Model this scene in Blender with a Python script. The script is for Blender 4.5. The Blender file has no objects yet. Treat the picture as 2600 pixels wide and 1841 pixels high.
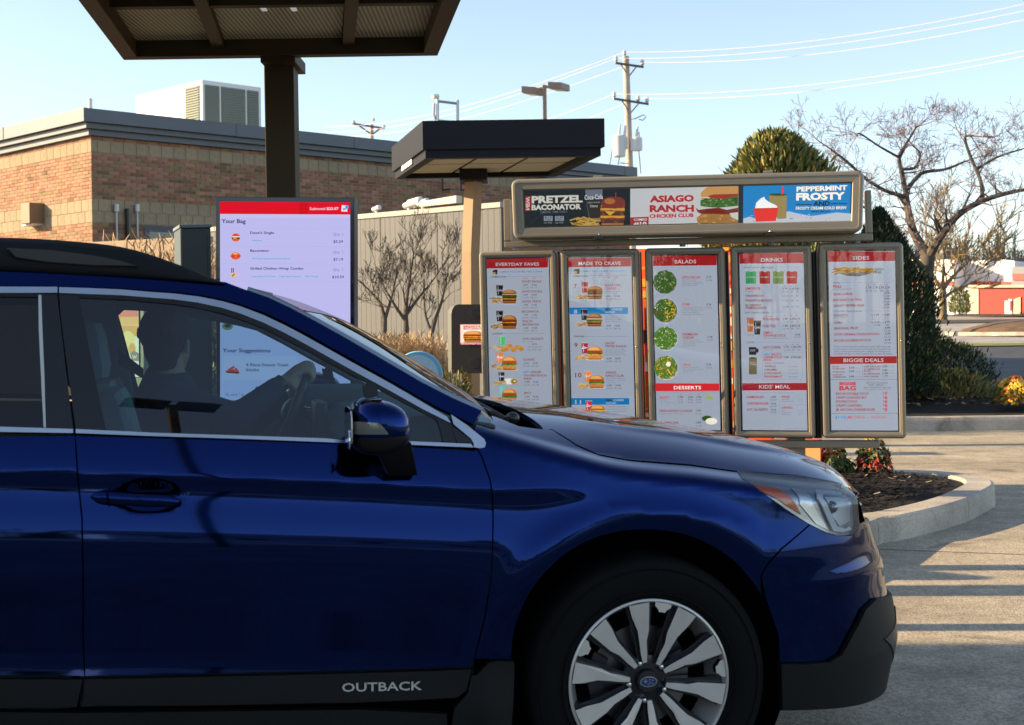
import bpy, bmesh, math, random
import numpy as np
from mathutils import Matrix, Vector, noise as mnoise
from mathutils.geometry import delaunay_2d_cdt
R = math.radians
random.seed(7)
SC = bpy.context.scene
COL = SC.collection

# ------------------------------------------------------------------ camera
FPX = 3500.0; CH = 1.4; CX = 1300.0; CY = 818.3; ROLL = R(0.8)   # focal length and horizon measured on a 2600 px wide frame
cr, sr = math.cos(ROLL), math.sin(ROLL)
cam_d = bpy.data.cameras.new('camera'); cam = bpy.data.objects.new('camera', cam_d); COL.objects.link(cam)
cam_d.sensor_width = 36.0; cam_d.lens = 36.0*FPX/2600.0
cam_d.shift_y = -(920.5-CY)/2600.0
cam_d.clip_start = 0.05; cam_d.clip_end = 1500
cam.matrix_world = Matrix(((cr, sr, 0, 0), (0, 0, -1, 0), (-sr, cr, 0, CH), (0, 0, 0, 1)))
cam_d.dof.use_dof = True; cam_d.dof.focus_distance = 6.8; cam_d.dof.aperture_fstop = 8.0
SC.camera = cam

# ------------------------------------------------------------------ light
SUN_EL = R(19.0); SUN_AZ_Y = R(3.0)       # low winter sun from the left and a touch behind the car
sdir = Vector((-math.cos(SUN_AZ_Y)*math.cos(SUN_EL), math.sin(SUN_AZ_Y)*math.cos(SUN_EL), math.sin(SUN_EL)))
W = bpy.data.worlds.new('World'); SC.world = W; W.use_nodes = True
nt = W.node_tree; bg = nt.nodes['Background']
sky = nt.nodes.new('ShaderNodeTexSky'); sky.sky_type = 'NISHITA'; sky.sun_disc = False
sky.sun_elevation = SUN_EL
sky.sun_rotation = math.atan2(sdir.x, sdir.y)
sky.air_density = 0.9; sky.dust_density = 0.4; sky.ozone_density = 1.6
hs = nt.nodes.new('ShaderNodeHueSaturation'); hs.inputs['Saturation'].default_value = .80; hs.inputs['Value'].default_value = 1.05
nt.links.new(sky.outputs[0], hs.inputs['Color']); nt.links.new(hs.outputs[0], bg.inputs[0]); bg.inputs[1].default_value = 0.104
sun_d = bpy.data.lights.new('sun', 'SUN'); sun = bpy.data.objects.new('sun', sun_d); COL.objects.link(sun)
sun_d.energy = 5.0; sun_d.angle = R(0.5); sun_d.color = (1.0, 0.74, 0.44)
sun.rotation_euler = (-sdir).to_track_quat('-Z', 'Y').to_euler(); sun.location = (-20, 5, 12)
SC.view_settings.view_transform = 'Standard'; SC.view_settings.look = 'None'
SC.view_settings.gamma = 1.0; SC.view_settings.use_curve_mapping = False
SC.view_settings.exposure = 1.3
SC.cycles.max_bounces = 8; SC.cycles.transparent_max_bounces = 16; SC.cycles.caustics_reflective = False; SC.cycles.caustics_refractive = False

# ------------------------------------------------------------------ helpers
def ray(px, py):
    a = px-CX; b = py-CY
    return Vector(((a*cr-b*sr)/FPX, 1.0, -(a*sr+b*cr)/FPX))
def at(px, py, d):
    q = ray(px, py); return Vector((q.x*d, d, CH+q.z*d))
def at_ground(px, py, z=0.0):
    q = ray(px, py); d = (z-CH)/q.z; return Vector((q.x*d, d, z))
def on_plane(px, py, p0, n):
    q = ray(px, py); o = Vector((0, 0, CH)); k = (p0-o).dot(n)/q.dot(n); return o+q*k
def proj(p):
    x, y, z = p; a = FPX*x/y; b = -FPX*(z-CH)/y
    return (CX+a*cr+b*sr, CY-a*sr+b*cr)

MATS = {}
def mat(name, col=(.5, .5, .5), rough=.6, metal=0.0, spec=.5, coat=0.0, emis=0.0, var=0.0, vscale=8.0, bump=0.0, bscale=60.0, col2=None, ecol=None, coords='Object'):
    if name in MATS: return MATS[name]
    m = bpy.data.materials.new(name); m.use_nodes = True; MATS[name] = m
    t = m.node_tree; b = t.nodes['Principled BSDF']
    b.inputs['Base Color'].default_value = (*col, 1); b.inputs['Roughness'].default_value = rough
    b.inputs['Metallic'].default_value = metal; b.inputs['Specular IOR Level'].default_value = spec
    b.inputs['Coat Weight'].default_value = coat; b.inputs['Coat Roughness'].default_value = .02
    if emis: b.inputs['Emission Color'].default_value = (*(ecol or col), 1); b.inputs['Emission Strength'].default_value = emis
    if var or bump or col2:
        tc = t.nodes.new('ShaderNodeTexCoord'); src = tc.outputs[coords]
    if var or col2:
        n = t.nodes.new('ShaderNodeTexNoise'); n.inputs['Scale'].default_value = vscale; n.inputs['Detail'].default_value = 6
        t.links.new(src, n.inputs['Vector'])
        r = t.nodes.new('ShaderNodeValToRGB'); r.color_ramp.elements[0].position = .3; r.color_ramp.elements[1].position = .7
        c2 = col2 or tuple(min(1, c*(1+var)) for c in col); c1 = col if col2 else tuple(c*(1-var) for c in col)
        r.color_ramp.elements[0].color = (*c1, 1); r.color_ramp.elements[1].color = (*c2, 1)
        t.links.new(n.outputs['Fac'], r.inputs['Fac']); t.links.new(r.outputs[0], b.inputs['Base Color'])
    if bump:
        n2 = t.nodes.new('ShaderNodeTexNoise'); n2.inputs['Scale'].default_value = bscale; n2.inputs['Detail'].default_value = 5
        t.links.new(src, n2.inputs['Vector'])
        bp = t.nodes.new('ShaderNodeBump'); bp.inputs['Strength'].default_value = bump; bp.inputs['Distance'].default_value = .01
        t.links.new(n2.outputs['Fac'], bp.inputs['Height']); t.links.new(bp.outputs[0], b.inputs['Normal'])
    return m
def glass(name, tint=(.9, .95, .95), refl=1.0, ior=1.5, rough=0.0):
    if name in MATS: return MATS[name]
    m = bpy.data.materials.new(name); m.use_nodes = True; MATS[name] = m; t = m.node_tree
    for n in list(t.nodes): t.nodes.remove(n)
    o = t.nodes.new('ShaderNodeOutputMaterial'); tr = t.nodes.new('ShaderNodeBsdfTransparent'); tr.inputs[0].default_value = (*tint, 1)
    g = t.nodes.new('ShaderNodeBsdfGlossy'); g.inputs['Roughness'].default_value = rough; g.inputs[0].default_value = (refl, refl, refl, 1)
    f = t.nodes.new('ShaderNodeFresnel'); f.inputs[0].default_value = ior; mx = t.nodes.new('ShaderNodeMixShader')
    t.links.new(f.outputs[0], mx.inputs[0]); t.links.new(tr.outputs[0], mx.inputs[1]); t.links.new(g.outputs[0], mx.inputs[2]); t.links.new(mx.outputs[0], o.inputs[0])
    return m

def tag(o, label=None, cat=None, group=None, kind=None):
    if label: o['label'] = label
    if cat: o['category'] = cat
    if group: o['group'] = group
    if kind: o['kind'] = kind
    return o
def thing(name, label, cat, loc=(0, 0, 0), group=None):
    o = bpy.data.objects.new(name, None); COL.objects.link(o); o.location = loc; o.empty_display_size = .1
    return tag(o, label, cat, group)
def root_off(p):
    v = Vector((0, 0, 0))
    while p is not None: v += p.location; p = p.parent
    return v
def link(name, me, parent=None, loc=None):
    """mesh data are in world coordinates unless loc is given"""
    o = bpy.data.objects.new(name, me); COL.objects.link(o)
    if loc is not None: o.location = Vector(loc)
    if parent is not None:
        o.parent = parent
        o.location = o.location - root_off(parent)
    return o
def mesh(name, vs, fs, m=None, parent=None, smooth=False, loc=None):
    me = bpy.data.meshes.new(name); me.from_pydata([tuple(v) for v in vs], [], fs)
    ms = m if isinstance(m, (list, tuple)) else [m]
    for x in ms:
        if x: me.materials.append(x)
    if smooth: me.polygons.foreach_set('use_smooth', [True]*len(me.polygons))
    me.update()
    return link(name, me, parent, loc)
class MB:
    """collects simple solids into one mesh"""
    def __init__(s): s.v = []; s.f = []; s.mi = []; s.cur = 0
    def add(s, vs, fs):
        k = len(s.v); s.v += [tuple(v) for v in vs]; s.f += [tuple(i+k for i in f) for f in fs]; s.mi += [s.cur]*len(fs); return s
    def hexa(s, p):       # 8 corners: bottom loop 0-3, top loop 4-7
        return s.add(p, [(3, 2, 1, 0), (4, 5, 6, 7), (0, 1, 5, 4), (1, 2, 6, 5), (2, 3, 7, 6), (3, 0, 4, 7)])
    def box(s, lo, hi, M=None):
        (x0, y0, z0), (x1, y1, z1) = lo, hi
        p = [Vector(q) for q in ((x0, y0, z0), (x1, y0, z0), (x1, y1, z0), (x0, y1, z0), (x0, y0, z1), (x1, y0, z1), (x1, y1, z1), (x0, y1, z1))]
        if M: p = [M @ q for q in p]
        return s.hexa(p)
    def tube(s, pts, r, n=8, cap=True):
        pts = [Vector(p) for p in pts]; rs = r if isinstance(r, (list, tuple)) else [r]*len(pts); rings = []; prev = None
        for i, p in enumerate(pts):
            d = (pts[min(i+1, len(pts)-1)]-pts[max(i-1, 0)]); d = d.normalized() if d.length > 1e-9 else Vector((0, 0, 1))
            if prev is None:
                a = Vector((0, 0, 1)) if abs(d.z) < .9 else Vector((1, 0, 0)); u = d.cross(a).normalized()
            else:
                u = (prev-d*prev.dot(d)); u = u.normalized() if u.length > 1e-6 else d.orthogonal().normalized()
            prev = u; w = d.cross(u)
            rings.append([p+(u*math.cos(2*math.pi*k/n)+w*math.sin(2*math.pi*k/n))*rs[i] for k in range(n)])
        vs = [q for rg in rings for q in rg]; fs = []
        for i in range(len(pts)-1):
            for k in range(n):
                a = i*n+k; b = i*n+(k+1) % n; fs.append((a, b, b+n, a+n))
        if cap: fs.append(tuple(range(n-1, -1, -1))); fs.append(tuple((len(pts)-1)*n+k for k in range(n)))
        return s.add(vs, fs)
    def prism(s, poly, d):
        """poly: list of 3D points, extruded by vector d"""
        poly = [Vector(p) for p in poly]; d = Vector(d); n = len(poly)
        fs = [tuple(range(n)), tuple(range(2*n-1, n-1, -1))]+[(i, i+n, (i+1) % n+n, (i+1) % n) for i in range(n)]
        return s.add(poly+[p+d for p in poly], fs)
    def lathe(s, prof, c, axis='y', n=32):
        """prof: (radius, axial) pairs; closed=False"""
        c = Vector(c); vs = []
        for r, a in prof:
            for k in range(n):
                t = 2*math.pi*k/n; p = {'y': (r*math.cos(t), a, r*math.sin(t)), 'z': (r*math.cos(t), r*math.sin(t), a), 'x': (a, r*math.cos(t), r*math.sin(t))}[axis]
                vs.append(c+Vector(p))
        fs = []
        for i in range(len(prof)-1):
            for k in range(n):
                a = i*n+k; b = i*n+(k+1) % n; fs.append((a, b, b+n, a+n))
        return s.add(vs, fs)
    def ball(s, c, r, n=12, m=8):
        c = Vector(c); r = r if isinstance(r, (list, tuple)) else (r, r, r); vs = []
        for i in range(m+1):
            ph = math.pi*i/m
            for k in range(n):
                t = 2*math.pi*k/n; vs.append(c+Vector((r[0]*math.sin(ph)*math.cos(t), r[1]*math.sin(ph)*math.sin(t), r[2]*math.cos(ph))))
        fs = []
        for i in range(m):
            for k in range(n):
                a = i*n+k; b = i*n+(k+1) % n; fs.append((a, a+n, b+n, b))
        return s.add(vs, fs)
    def xf(s, M):
        s.v = [tuple(M @ Vector(v)) for v in s.v]; return s
    def build(s, name, m, parent=None, smooth=False, bevel=0.0, loc=None, fix=True):
        o = mesh(name, s.v, s.f, m, parent, smooth, loc)
        if any(s.mi): o.data.polygons.foreach_set('material_index', s.mi)
        if fix or bevel:
            b = bmesh.new(); b.from_mesh(o.data)
            bmesh.ops.remove_doubles(b, verts=b.verts, dist=1e-5)
            if fix: bmesh.ops.recalc_face_normals(b, faces=b.faces)
            if bevel:
                ed = [e for e in b.edges if len(e.link_faces) == 2 and e.calc_face_angle(0) > .5]
                bmesh.ops.bevel(b, geom=ed, offset=bevel, segments=2, profile=.6, affect='EDGES', clamp_overlap=True)
            b.to_mesh(o.data); b.free()
        if smooth:
            o.data.polygons.foreach_set('use_smooth', [True]*len(o.data.polygons))
            try: o.data.set_sharp_from_angle(angle=R(38))
            except Exception: pass
        o.data.update()
        return o
def copy_tree(o, parent=None, delta=None):
    c = o.copy(); COL.objects.link(c); c.parent = parent
    if delta is not None: c.location = c.location+Vector(delta)
    for ch in [x for x in o.children]: copy_tree(ch, c)
    return c
def reveal_eval(o):
    """apply modifiers by swapping in evaluated mesh"""
    dg = bpy.context.evaluated_depsgraph_get(); dg.update()
    me = bpy.data.meshes.new_from_object(o.evaluated_get(dg)); o.modifiers.clear(); o.data = me
    return o
def interp(tab, x):
    xs = [t[0] for t in tab]; ys = [t[1] for t in tab]
    return float(np.interp(x, xs, ys))
def smooth_tab(tab, lo, hi, n=400, k=14):
    """piecewise linear table smoothed into a soft curve"""
    xs = np.linspace(lo, hi, n); ys = np.interp(xs, [t[0] for t in tab], [t[1] for t in tab])
    pad = np.pad(ys, (k, k), mode='reflect', reflect_type='odd')
    ker = np.hanning(2*k+1); ker /= ker.sum(); ys = np.convolve(pad, ker, mode='valid')
    return lambda x: float(np.interp(x, xs, ys))
# ================================================================== GROUND
def gz(y):            # the land is flat round the island and climbs gently to the far lots
    return float(np.interp(y, [-400, 30, 110, 160, 400], [0, 0, 1.32, 1.5, 6]))
def ground_mat(name, c1, c2, scale, bump, bscale, spots=None, rough=.9, cracks=0.0):
    m = mat(name, c1, rough=rough, col2=c2, vscale=scale, bump=bump, bscale=bscale)
    t = m.node_tree; b = t.nodes['Principled BSDF']
    tc = [n for n in t.nodes if n.type == 'TEX_COORD'][0]
    old = b.inputs['Base Color'].links[0].from_socket
    # fine aggregate speckle on top of the broad staining
    n = t.nodes.new('ShaderNodeTexVoronoi'); n.inputs['Scale'].default_value = 95; t.links.new(tc.outputs['Object'], n.inputs['Vector'])
    r = t.nodes.new('ShaderNodeValToRGB'); r.color_ramp.elements[0].color = (.55, .55, .55, 1); r.color_ramp.elements[1].color = (1.25, 1.22, 1.18, 1)
    r.color_ramp.elements[0].position = .1; r.color_ramp.elements[1].position = .8
    t.links.new(n.outputs['Color'], r.inputs['Fac'])
    mx = t.nodes.new('ShaderNodeMix'); mx.data_type = 'RGBA'; mx.blend_type = 'MULTIPLY'; mx.inputs['Factor'].default_value = .8 if name != 'kerb_concrete' else .35
    t.links.new(old, mx.inputs['A']); t.links.new(r.outputs[0], mx.inputs['B'])
    n3 = t.nodes.new('ShaderNodeTexNoise'); n3.inputs['Scale'].default_value = .9; n3.inputs['Detail'].default_value = 7; t.links.new(tc.outputs['Object'], n3.inputs['Vector'])
    r3 = t.nodes.new('ShaderNodeValToRGB'); r3.color_ramp.elements[0].color = (.72, .71, .70, 1); r3.color_ramp.elements[1].color = (1.1, 1.1, 1.1, 1); r3.color_ramp.elements[0].position = .35; r3.color_ramp.elements[1].position = .6
    t.links.new(n3.outputs['Fac'], r3.inputs['Fac'])
    m2 = t.nodes.new('ShaderNodeMix'); m2.data_type = 'RGBA'; m2.blend_type = 'MULTIPLY'; m2.inputs['Factor'].default_value = .9
    t.links.new(mx.outputs['Result'], m2.inputs['A']); t.links.new(r3.outputs[0], m2.inputs['B']); n4 = t.nodes.new('ShaderNodeTexNoise'); n4.inputs['Scale'].default_value = 2.3; n4.inputs['Detail'].default_value = 3; n4.inputs['Distortion'].default_value = .6; t.links.new(tc.outputs['Object'], n4.inputs['Vector'])
    r4 = t.nodes.new('ShaderNodeValToRGB'); r4.color_ramp.elements[0].color = (.50, .49, .48, 1); r4.color_ramp.elements[1].color = (1, 1, 1, 1); r4.color_ramp.elements[0].position = .27; r4.color_ramp.elements[1].position = .37
    t.links.new(n4.outputs['Fac'], r4.inputs['Fac']); m3 = t.nodes.new('ShaderNodeMix'); m3.data_type = 'RGBA'; m3.blend_type = 'MULTIPLY'; m3.inputs['Factor'].default_value = .9
    t.links.new(m2.outputs['Result'], m3.inputs['A']); t.links.new(r4.outputs[0], m3.inputs['B']); t.links.new(m3.outputs['Result'], b.inputs['Base Color'])
    return m
LANE = ground_mat('worn_concrete', (.34, .295, .215), (.48, .42, .315), 6, .5, 110)
FARLOT = ground_mat('pale_pavement', (.34, .31, .27), (.42, .39, .34), 1.5, .2, 40)
ASPH = ground_mat('asphalt', (.045, .047, .052), (.065, .067, .072), 4, .4, 90, rough=.75)
GRASS_M = mat('grass_strip', (.09, .14, .03), rough=.95, col2=(.22, .24, .06), vscale=9, bump=1, bscale=60)
EARTH = mat('earth', (.10, .085, .05), rough=1, col2=(.16, .14, .08), vscale=.6)
def sheet(name, x0, x1, y0, y1, m, dz=0.0, kind='structure', ny=None):
    ys = sorted(set([y0, y1]+[v for v in (30, 110, 160) if y0 < v < y1])); vs = []; 
    for y in ys: vs += [(x0, y, gz(y)+dz), (x1, y, gz(y)+dz)]
    o = mesh(name, vs, [(2*i, 2*i+1, 2*i+3, 2*i+2) for i in range(len(ys)-1)], m); o['kind'] = kind; return o
sheet('ground', -400, 400, -400, 400, EARTH, -.012)
sheet('drive_lane', -60, 60, -30, 30, LANE, 0)
sheet('car_park', -90, 90, -120, -30, ASPH, 0)
sheet('asphalt_lot', -60, 90, 24.5, 48, ASPH, .006)
sheet('grass_verge', -60, 90, 48.6, 51, GRASS_M, .03)
sheet('road', -60, 90, 51.5, 86, FARLOT, .006)
sheet('far_verge', -60, 90, 86, 96, mat('dark_mulch_far', (.035, .03, .025), rough=1, var=.3, vscale=2), .05)
sheet('far_car_park', -60, 120, 96, 135, FARLOT, .01)

MULCH = mat('mulch_black', (.006, .005, .0045), rough=1, col2=(.022, .018, .014), vscale=45, bump=1.0, bscale=70)
KERB = ground_mat('kerb_concrete', (.40, .37, .31), (.52, .48, .41), 5, .6, 70)
def resample(pts, step):
    pts = [Vector((p[0], p[1], 0)) for p in pts]; out = [pts[0]]; 
    for a, b in zip(pts[:-1], pts[1:]):
        n = max(1, int((b-a).length/step)); out += [a.lerp(b, (k+1)/n) for k in range(n)]
    return out
def catm(pts, k=6):
    out = []; n = len(pts)
    for i in range(n-1):
        p0, p1, p2, p3 = [Vector(pts[j]) for j in (max(i-1, 0), i, i+1, min(i+2, n-1))]
        for j in range(k):
            t = j/k; out.append(.5*((2*p1)+(-p0+p2)*t+(2*p0-5*p1+4*p2-p3)*t*t+(-p0+3*p1-3*p2+p3)*t**3))
    return out+[Vector(pts[-1])]
def kerb(name, path, w=.17, h=.15, seg=14, inner=1, label=None):
    """path in order; inner = +1 puts the kerb's body to the left of the direction of travel"""
    root = bpy.data.objects.new(name, None); COL.objects.link(root); root['kind'] = 'structure'
    n = len(path); nor = []
    for i in range(n):
        d = (path[min(i+1, n-1)]-path[max(i-1, 0)]).normalized(); nor.append(Vector((-d.y, d.x, 0))*inner)
    for a in range(0, n-1, seg):
        b = min(a+seg, n-1); vs = []; 
        for i in range(a, b+1):
            p = path[i]; q = nor[i]; e = Vector((0, 0, 0))
            if i == a and a > 0: e = (path[i+1]-path[i]).normalized()*.004
            if i == b and b < n-1: e = -(path[i]-path[i-1]).normalized()*.004
            for off, z in ((0, -.05), (.004, h*.75), (.012, h*.95), (.03, h), (w-.015, h+.002), (w, h-.012), (w, -.05)):
                vs.append(p+q*off+e+Vector((0, 0, z+gz(p.y))))
        k = 7; m_ = b-a+1
        fs = [(i*k+j, i*k+(j+1) % k, (i+1)*k+(j+1) % k, (i+1)*k+j) for i in range(m_-1) for j in range(k)]+[tuple(range(k)), tuple((m_-1)*k+j for j in range(k-1, -1, -1))]
        mesh('kerb_section', vs, fs, KERB, root, False)
    return root
zG = lambda l: [(1950+x/2.054, 1050+y/2.054) for x, y in l]
near_edge = [Vector((-14, 3.1, 0)), Vector((-5, 5.02, 0)), Vector((-1, 5.90, 0)), Vector((.3, 6.22, 0)), Vector((1.1, 6.72, 0)), Vector((1.72, 7.55, 0))]
ne2 = [at_ground(x, y) for x, y in zG([(580, 685), (700, 660), (900, 610), (1050, 560), (1150, 505), (1190, 475)])]
be = [at_ground(x, y, .15) for x, y in zG([(1193, 395), (1150, 350), (1050, 318), (900, 300), (700, 290), (430, 293)])]
for v in be: v.z = 0
tipx = max(ne2[-1].x, be[0].x)
isl = near_edge+ne2[:-1]+[Vector((3.56, 10.2, 0)), Vector((3.64, 10.55, 0)), Vector((3.58, 10.9, 0)), Vector((3.36, 11.17, 0)), Vector((3.05, 11.3, 0))]+be[-1:]+[Vector((.5, 11.5, 0)), Vector((-4, 11.3, 0)), Vector((-14, 9.5, 0))]
islp = catm(isl, 6)
kerb('island_kerb', islp, w=.22, h=.155, seg=18, inner=1)
def inset(path, w):
    out = []; n = len(path)
    for i in range(n):
        d = (path[min(i+1, n-1)]-path[max(i-1, 0)]).normalized(); out.append(path[i]+Vector((-d.y, d.x, 0))*w)
    return out
def mulch_bed(name, poly, z0, hump, step=.16, m=MULCH):
    pl = [(p.x, p.y) for p in poly]; pts = list(pl); n = len(pl); arr = np.array(pl)
    xs = np.arange(arr[:, 0].min(), arr[:, 0].max(), step); ys = np.arange(arr[:, 1].min(), arr[:, 1].max(), step); rr = random.Random(5)
    for x in xs:
        for y in ys:
            x2 = x+rr.uniform(-.05, .05); y2 = y+rr.uniform(-.05, .05)
            if inside_((x2, y2), pl) and ((arr[:, 0]-x2)**2+(arr[:, 1]-y2)**2).min() > (step*.5)**2: pts.append((x2, y2))
    r = delaunay_2d_cdt([Vector(p) for p in pts], [(i, (i+1) % n) for i in range(n)], [], 1, 1e-6)
    vs = []
    for v in r[0]:
        d = math.sqrt(((arr[:, 0]-v.x)**2+(arr[:, 1]-v.y)**2).min()); vs.append((v.x, v.y, z0+gz(v.y)+hump*min(1, d/1.2)+(.02*mnoise.noise(Vector((v.x*4, v.y*4, 0)))+.012*mnoise.noise(Vector((v.x*13, v.y*13, 3))) if d > .05 else 0)))
    fs = [tuple(f) for f in r[2] if inside_((sum(r[0][i].x for i in f)/3, sum(r[0][i].y for i in f)/3), pl)]
    o = mesh(name, vs, fs, m, None, True); o['kind'] = 'structure'
    return o, pl
def inside_(p, poly):
    x, y = p; c = False; n = len(poly)
    for i in range(n):
        x1, y1 = poly[i]; x2, y2 = poly[(i+1) % n]
        if (y1 > y) != (y2 > y) and x < (x2-x1)*(y-y1)/(y2-y1)+x1: c = not c
    return c
ib, ipl = mulch_bed('mulch_bed', inset(islp, .215), .13, .04, .2)
def chips(name, region, n, zf, size=(.012, .05), m=None, seed=1, flat=.35):
    """loose bark chips and dead leaves, real little slabs"""
    rr = random.Random(seed); mb = MB(); arr = region
    x0, x1 = min(p[0] for p in arr), max(p[0] for p in arr); y0, y1 = min(p[1] for p in arr), max(p[1] for p in arr); c = 0
    while c < n:
        x, y = rr.uniform(x0, x1), rr.uniform(y0, y1)
        if not inside_((x, y), arr): continue
        c += 1; L = rr.uniform(*size); w = L*rr.uniform(.2, .5); a = rr.uniform(0, 6.28); t = rr.uniform(-flat, flat); u = Vector((math.cos(a), math.sin(a), t)); v = Vector((-math.sin(a), math.cos(a), rr.uniform(-flat, flat)))
        p = Vector((x, y, zf(x, y)+rr.uniform(.0, .02)))
        mb.add([p-u*L/2-v*w/2, p+u*L/2-v*w/2, p+u*L/2+v*w/2, p-u*L/2+v*w/2], [(0, 1, 2, 3)])
        mb.mi[-1] = 0 if rr.random() < .8 else 1
    o = mb.build(name, m or [MULCH, mat('chip_brown', (.045, .028, .016), rough=1)], None, fix=False); o['kind'] = 'stuff'
    tag(o, None, None); return o
vis = [(1.35, 7.6), (2.0, 8.75), (2.9, 9.6), (3.3, 10.3), (3.15, 10.8), (2.7, 11.05), (1.6, 11.1), (.8, 9)]
tag(chips('bark_chips', vis, 9000, lambda x, y: .165), 'loose black bark chips covering the near kerbed island', 'bark mulch')
tag(chips('fallen_leaves', vis, 60, lambda x, y: .185, (.02, .05), [mat('leaf_pale', (.45, .38, .26), rough=.9), mat('leaf_tan', (.35, .2, .08), rough=.9)], 4), 'few pale fallen leaves scattered on the near bark mulch', 'leaves')
# rear island with trees
ryk = 16.8
rear = [Vector((13.5, 16.55, 0)), Vector((9, ryk-.08, 0)), Vector((5, ryk, 0)), Vector((1.5, ryk+.1, 0)), Vector((.6, 17.6, 0)), Vector((.5, 22, 0)), Vector((2, 24.2, 0)), Vector((13.5, 24.2, 0))]
rp = catm(rear, 8)
kerb('rear_island_kerb', rp[::-1], w=.19, h=.17, seg=9, inner=1)
rb_, rpl = mulch_bed('mulch_bed', inset(rp[::-1], .185)[::-1], .14, .16, .45)
tag(chips('bark_chips', [(4, 17), (12, 17), (12, 24), (4, 24)], 5000, lambda x, y: .31, (.03, .10)), 'loose dark bark chips covering the rear tree island', 'bark mulch')
tag(chips('fallen_leaves', [(4.8, 17.7), (9, 17.7), (9, 18.9), (4.8, 18.9)], 260, lambda x, y: .33, (.04, .09), [mat('leaf_tan'), mat('leaf_orange', (.5, .17, .04), rough=.9)], 6), 'tan and orange leaves lying in the sun on the rear mulch', 'leaves')
# expansion joints sawn across the lane
jm = mat('joint_dark', (.06, .055, .05), rough=1)
for a, b in (((2.2, 8.3), (6.5, 6.9)), ((2.6, 13.2), (13, 12.6)), ((-2, 13.0), (2.6, 13.2))):
    a = Vector((*a, .003)); b = Vector((*b, .003)); d = (b-a).normalized(); q = Vector((-d.y, d.x, 0))*.006
    mesh('expansion_joint', [a-q, b-q, b+q, a+q], [(0, 1, 2, 3)], jm)['kind'] = 'structure'
# ================================================================== BRICK BUILDING
BD = 25.7; Bc = at(230, 281.7, BD); BT = Bc.z; Bc.z = 0
uR = Vector((1, 1, 0)).normalized(); uL = Vector((-1, 1, 0)).normalized(); nR = Vector((1, -1, 0)).normalized(); nL = Vector((-1, -1, 0)).normalized()
bld = thing('brick_building', 'low brick restaurant building with tan block bands and dark grey metal cornice', 'building', tuple(Bc))
MORT = mat('mortar', (.34, .30, .25), rough=.95, var=.12, vscale=6)
BRK = [mat('brick_red', (.27, .13, .078), rough=.9, var=.18, vscale=7, bump=.4, bscale=80), mat('brick_pink', (.34, .18, .115), rough=.9, var=.18, vscale=7, bump=.4, bscale=80),
       mat('brick_tan', (.25, .17, .085), rough=.9, var=.2, vscale=7, bump=.4, bscale=80), mat('brick_brown', (.17, .105, .06), rough=.9, var=.25, vscale=7, bump=.4, bscale=80), mat('brick_salmon', (.40, .20, .12), rough=.9, var=.15, vscale=7)]
BLK = [mat('block_tan', (.34, .27, .175), rough=.95, var=.12, vscale=9, bump=1.0, bscale=45), mat('block_buff', (.31, .25, .165), rough=.95, var=.16, vscale=9, bump=1.0, bscale=45)]
LR, LL = 15.5, 9.0; CB = BT-.462
# core walls (mortar plane), 12 mm behind the brick faces
core = MB()
def wallface(u, n, L, zt, zb): 
    a = Bc-n*.012; return [a+Vector((0, 0, zb)), a+u*L+Vector((0, 0, zb)), a+u*L+Vector((0, 0, zt)), a+Vector((0, 0, zt))]
pR = Bc+uR*LR; pL = Bc+uL*LL; o_ = -(nR+nL)*.012
cc = [Bc+o_, pR+o_, Bc+uR*LR+uL*LL, pL+o_]
core.hexa([p+Vector((0, 0, -.05)) for p in cc]+[p+Vector((0, 0, BT-.1)) for p in cc])
core.build('wall', MORT, bld)
H_, bw, bh, blw = .067, .235, .057, .27
def box_data(name, u, n, w, h, m, dep=.03):
    mb = MB(); a = Vector((0, 0, 0)); p = [a, a+u*w, a+u*w-n*dep, a-n*dep]
    mb.hexa([q for q in p]+[q+Vector((0, 0, h)) for q in p]); me = bpy.data.meshes.new(name); me.from_pydata(mb.v, [], mb.f); me.materials.append(m)
    bm = bmesh.new(); bm.from_mesh(me); bmesh.ops.recalc_face_normals(bm, faces=bm.faces)
    ed = [e for e in bm.edges if e.calc_face_angle(0) > .5]; bmesh.ops.bevel(bm, geom=ed[:], offset=.004, segments=1, affect='EDGES') if False else None
    bm.to_mesh(me); bm.free(); return me
rr = random.Random(11); allb = []
rows = [(CB-.067, 1, 'b')]+[(CB-.067-.23, 1, 'k')]+[(CB-.297-.067*(i+1), 1, 'b') for i in range(13)]+[(CB-.297-.871-.225, 1, 'k'), (CB-.297-.871-.225-.215, 1, 'k')]+[(CB-1.608-.067*(i+1), 1, 'b') for i in range(22)]
for fi, (u, n, L) in enumerate(((uR, nR, LR), (uL, nL, LL))):
    for ri, (z, _, kind) in enumerate(rows):
        w = bw if kind == 'b' else blw; h = bh if kind == 'b' else (.22 if ri == 1 else (.215 if z > CB-1.4 else .205))
        x = -(ri % 2)*w/2
        while x < L-.05:
            x0 = max(0.0, x); x1 = min(x+w-.010, L)
            if x1-x0 > .05: allb.append((fi, x0, z, x1-x0, h, kind, n, u))
            x += w
def vis_size(b):
    p = Bc+b[7]*(b[1]+b[3]/2)+Vector((0, 0, b[2])); px, py = proj(p); d = p.y
    onscr = 0 < px < 2600 and py < 640; ok = onscr and not (py > 500 and 545 < px) and not (px > 985 and py < 455)
    return (1 if ok else 0, (b[3]*b[4])/d/d)
def brick_part(b, name, dat):
    fi, x0, z, w, h, kind, n, u = b
    o = bpy.data.objects.new(name, dat); COL.objects.link(o); o.parent = bld
    p = Bc+u*x0+n*rrp.uniform(-.002, .003)+Vector((0, 0, z)); o.location = p-root_off(bld)
    return o
cache = {}; rrp = random.Random(2)
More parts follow.
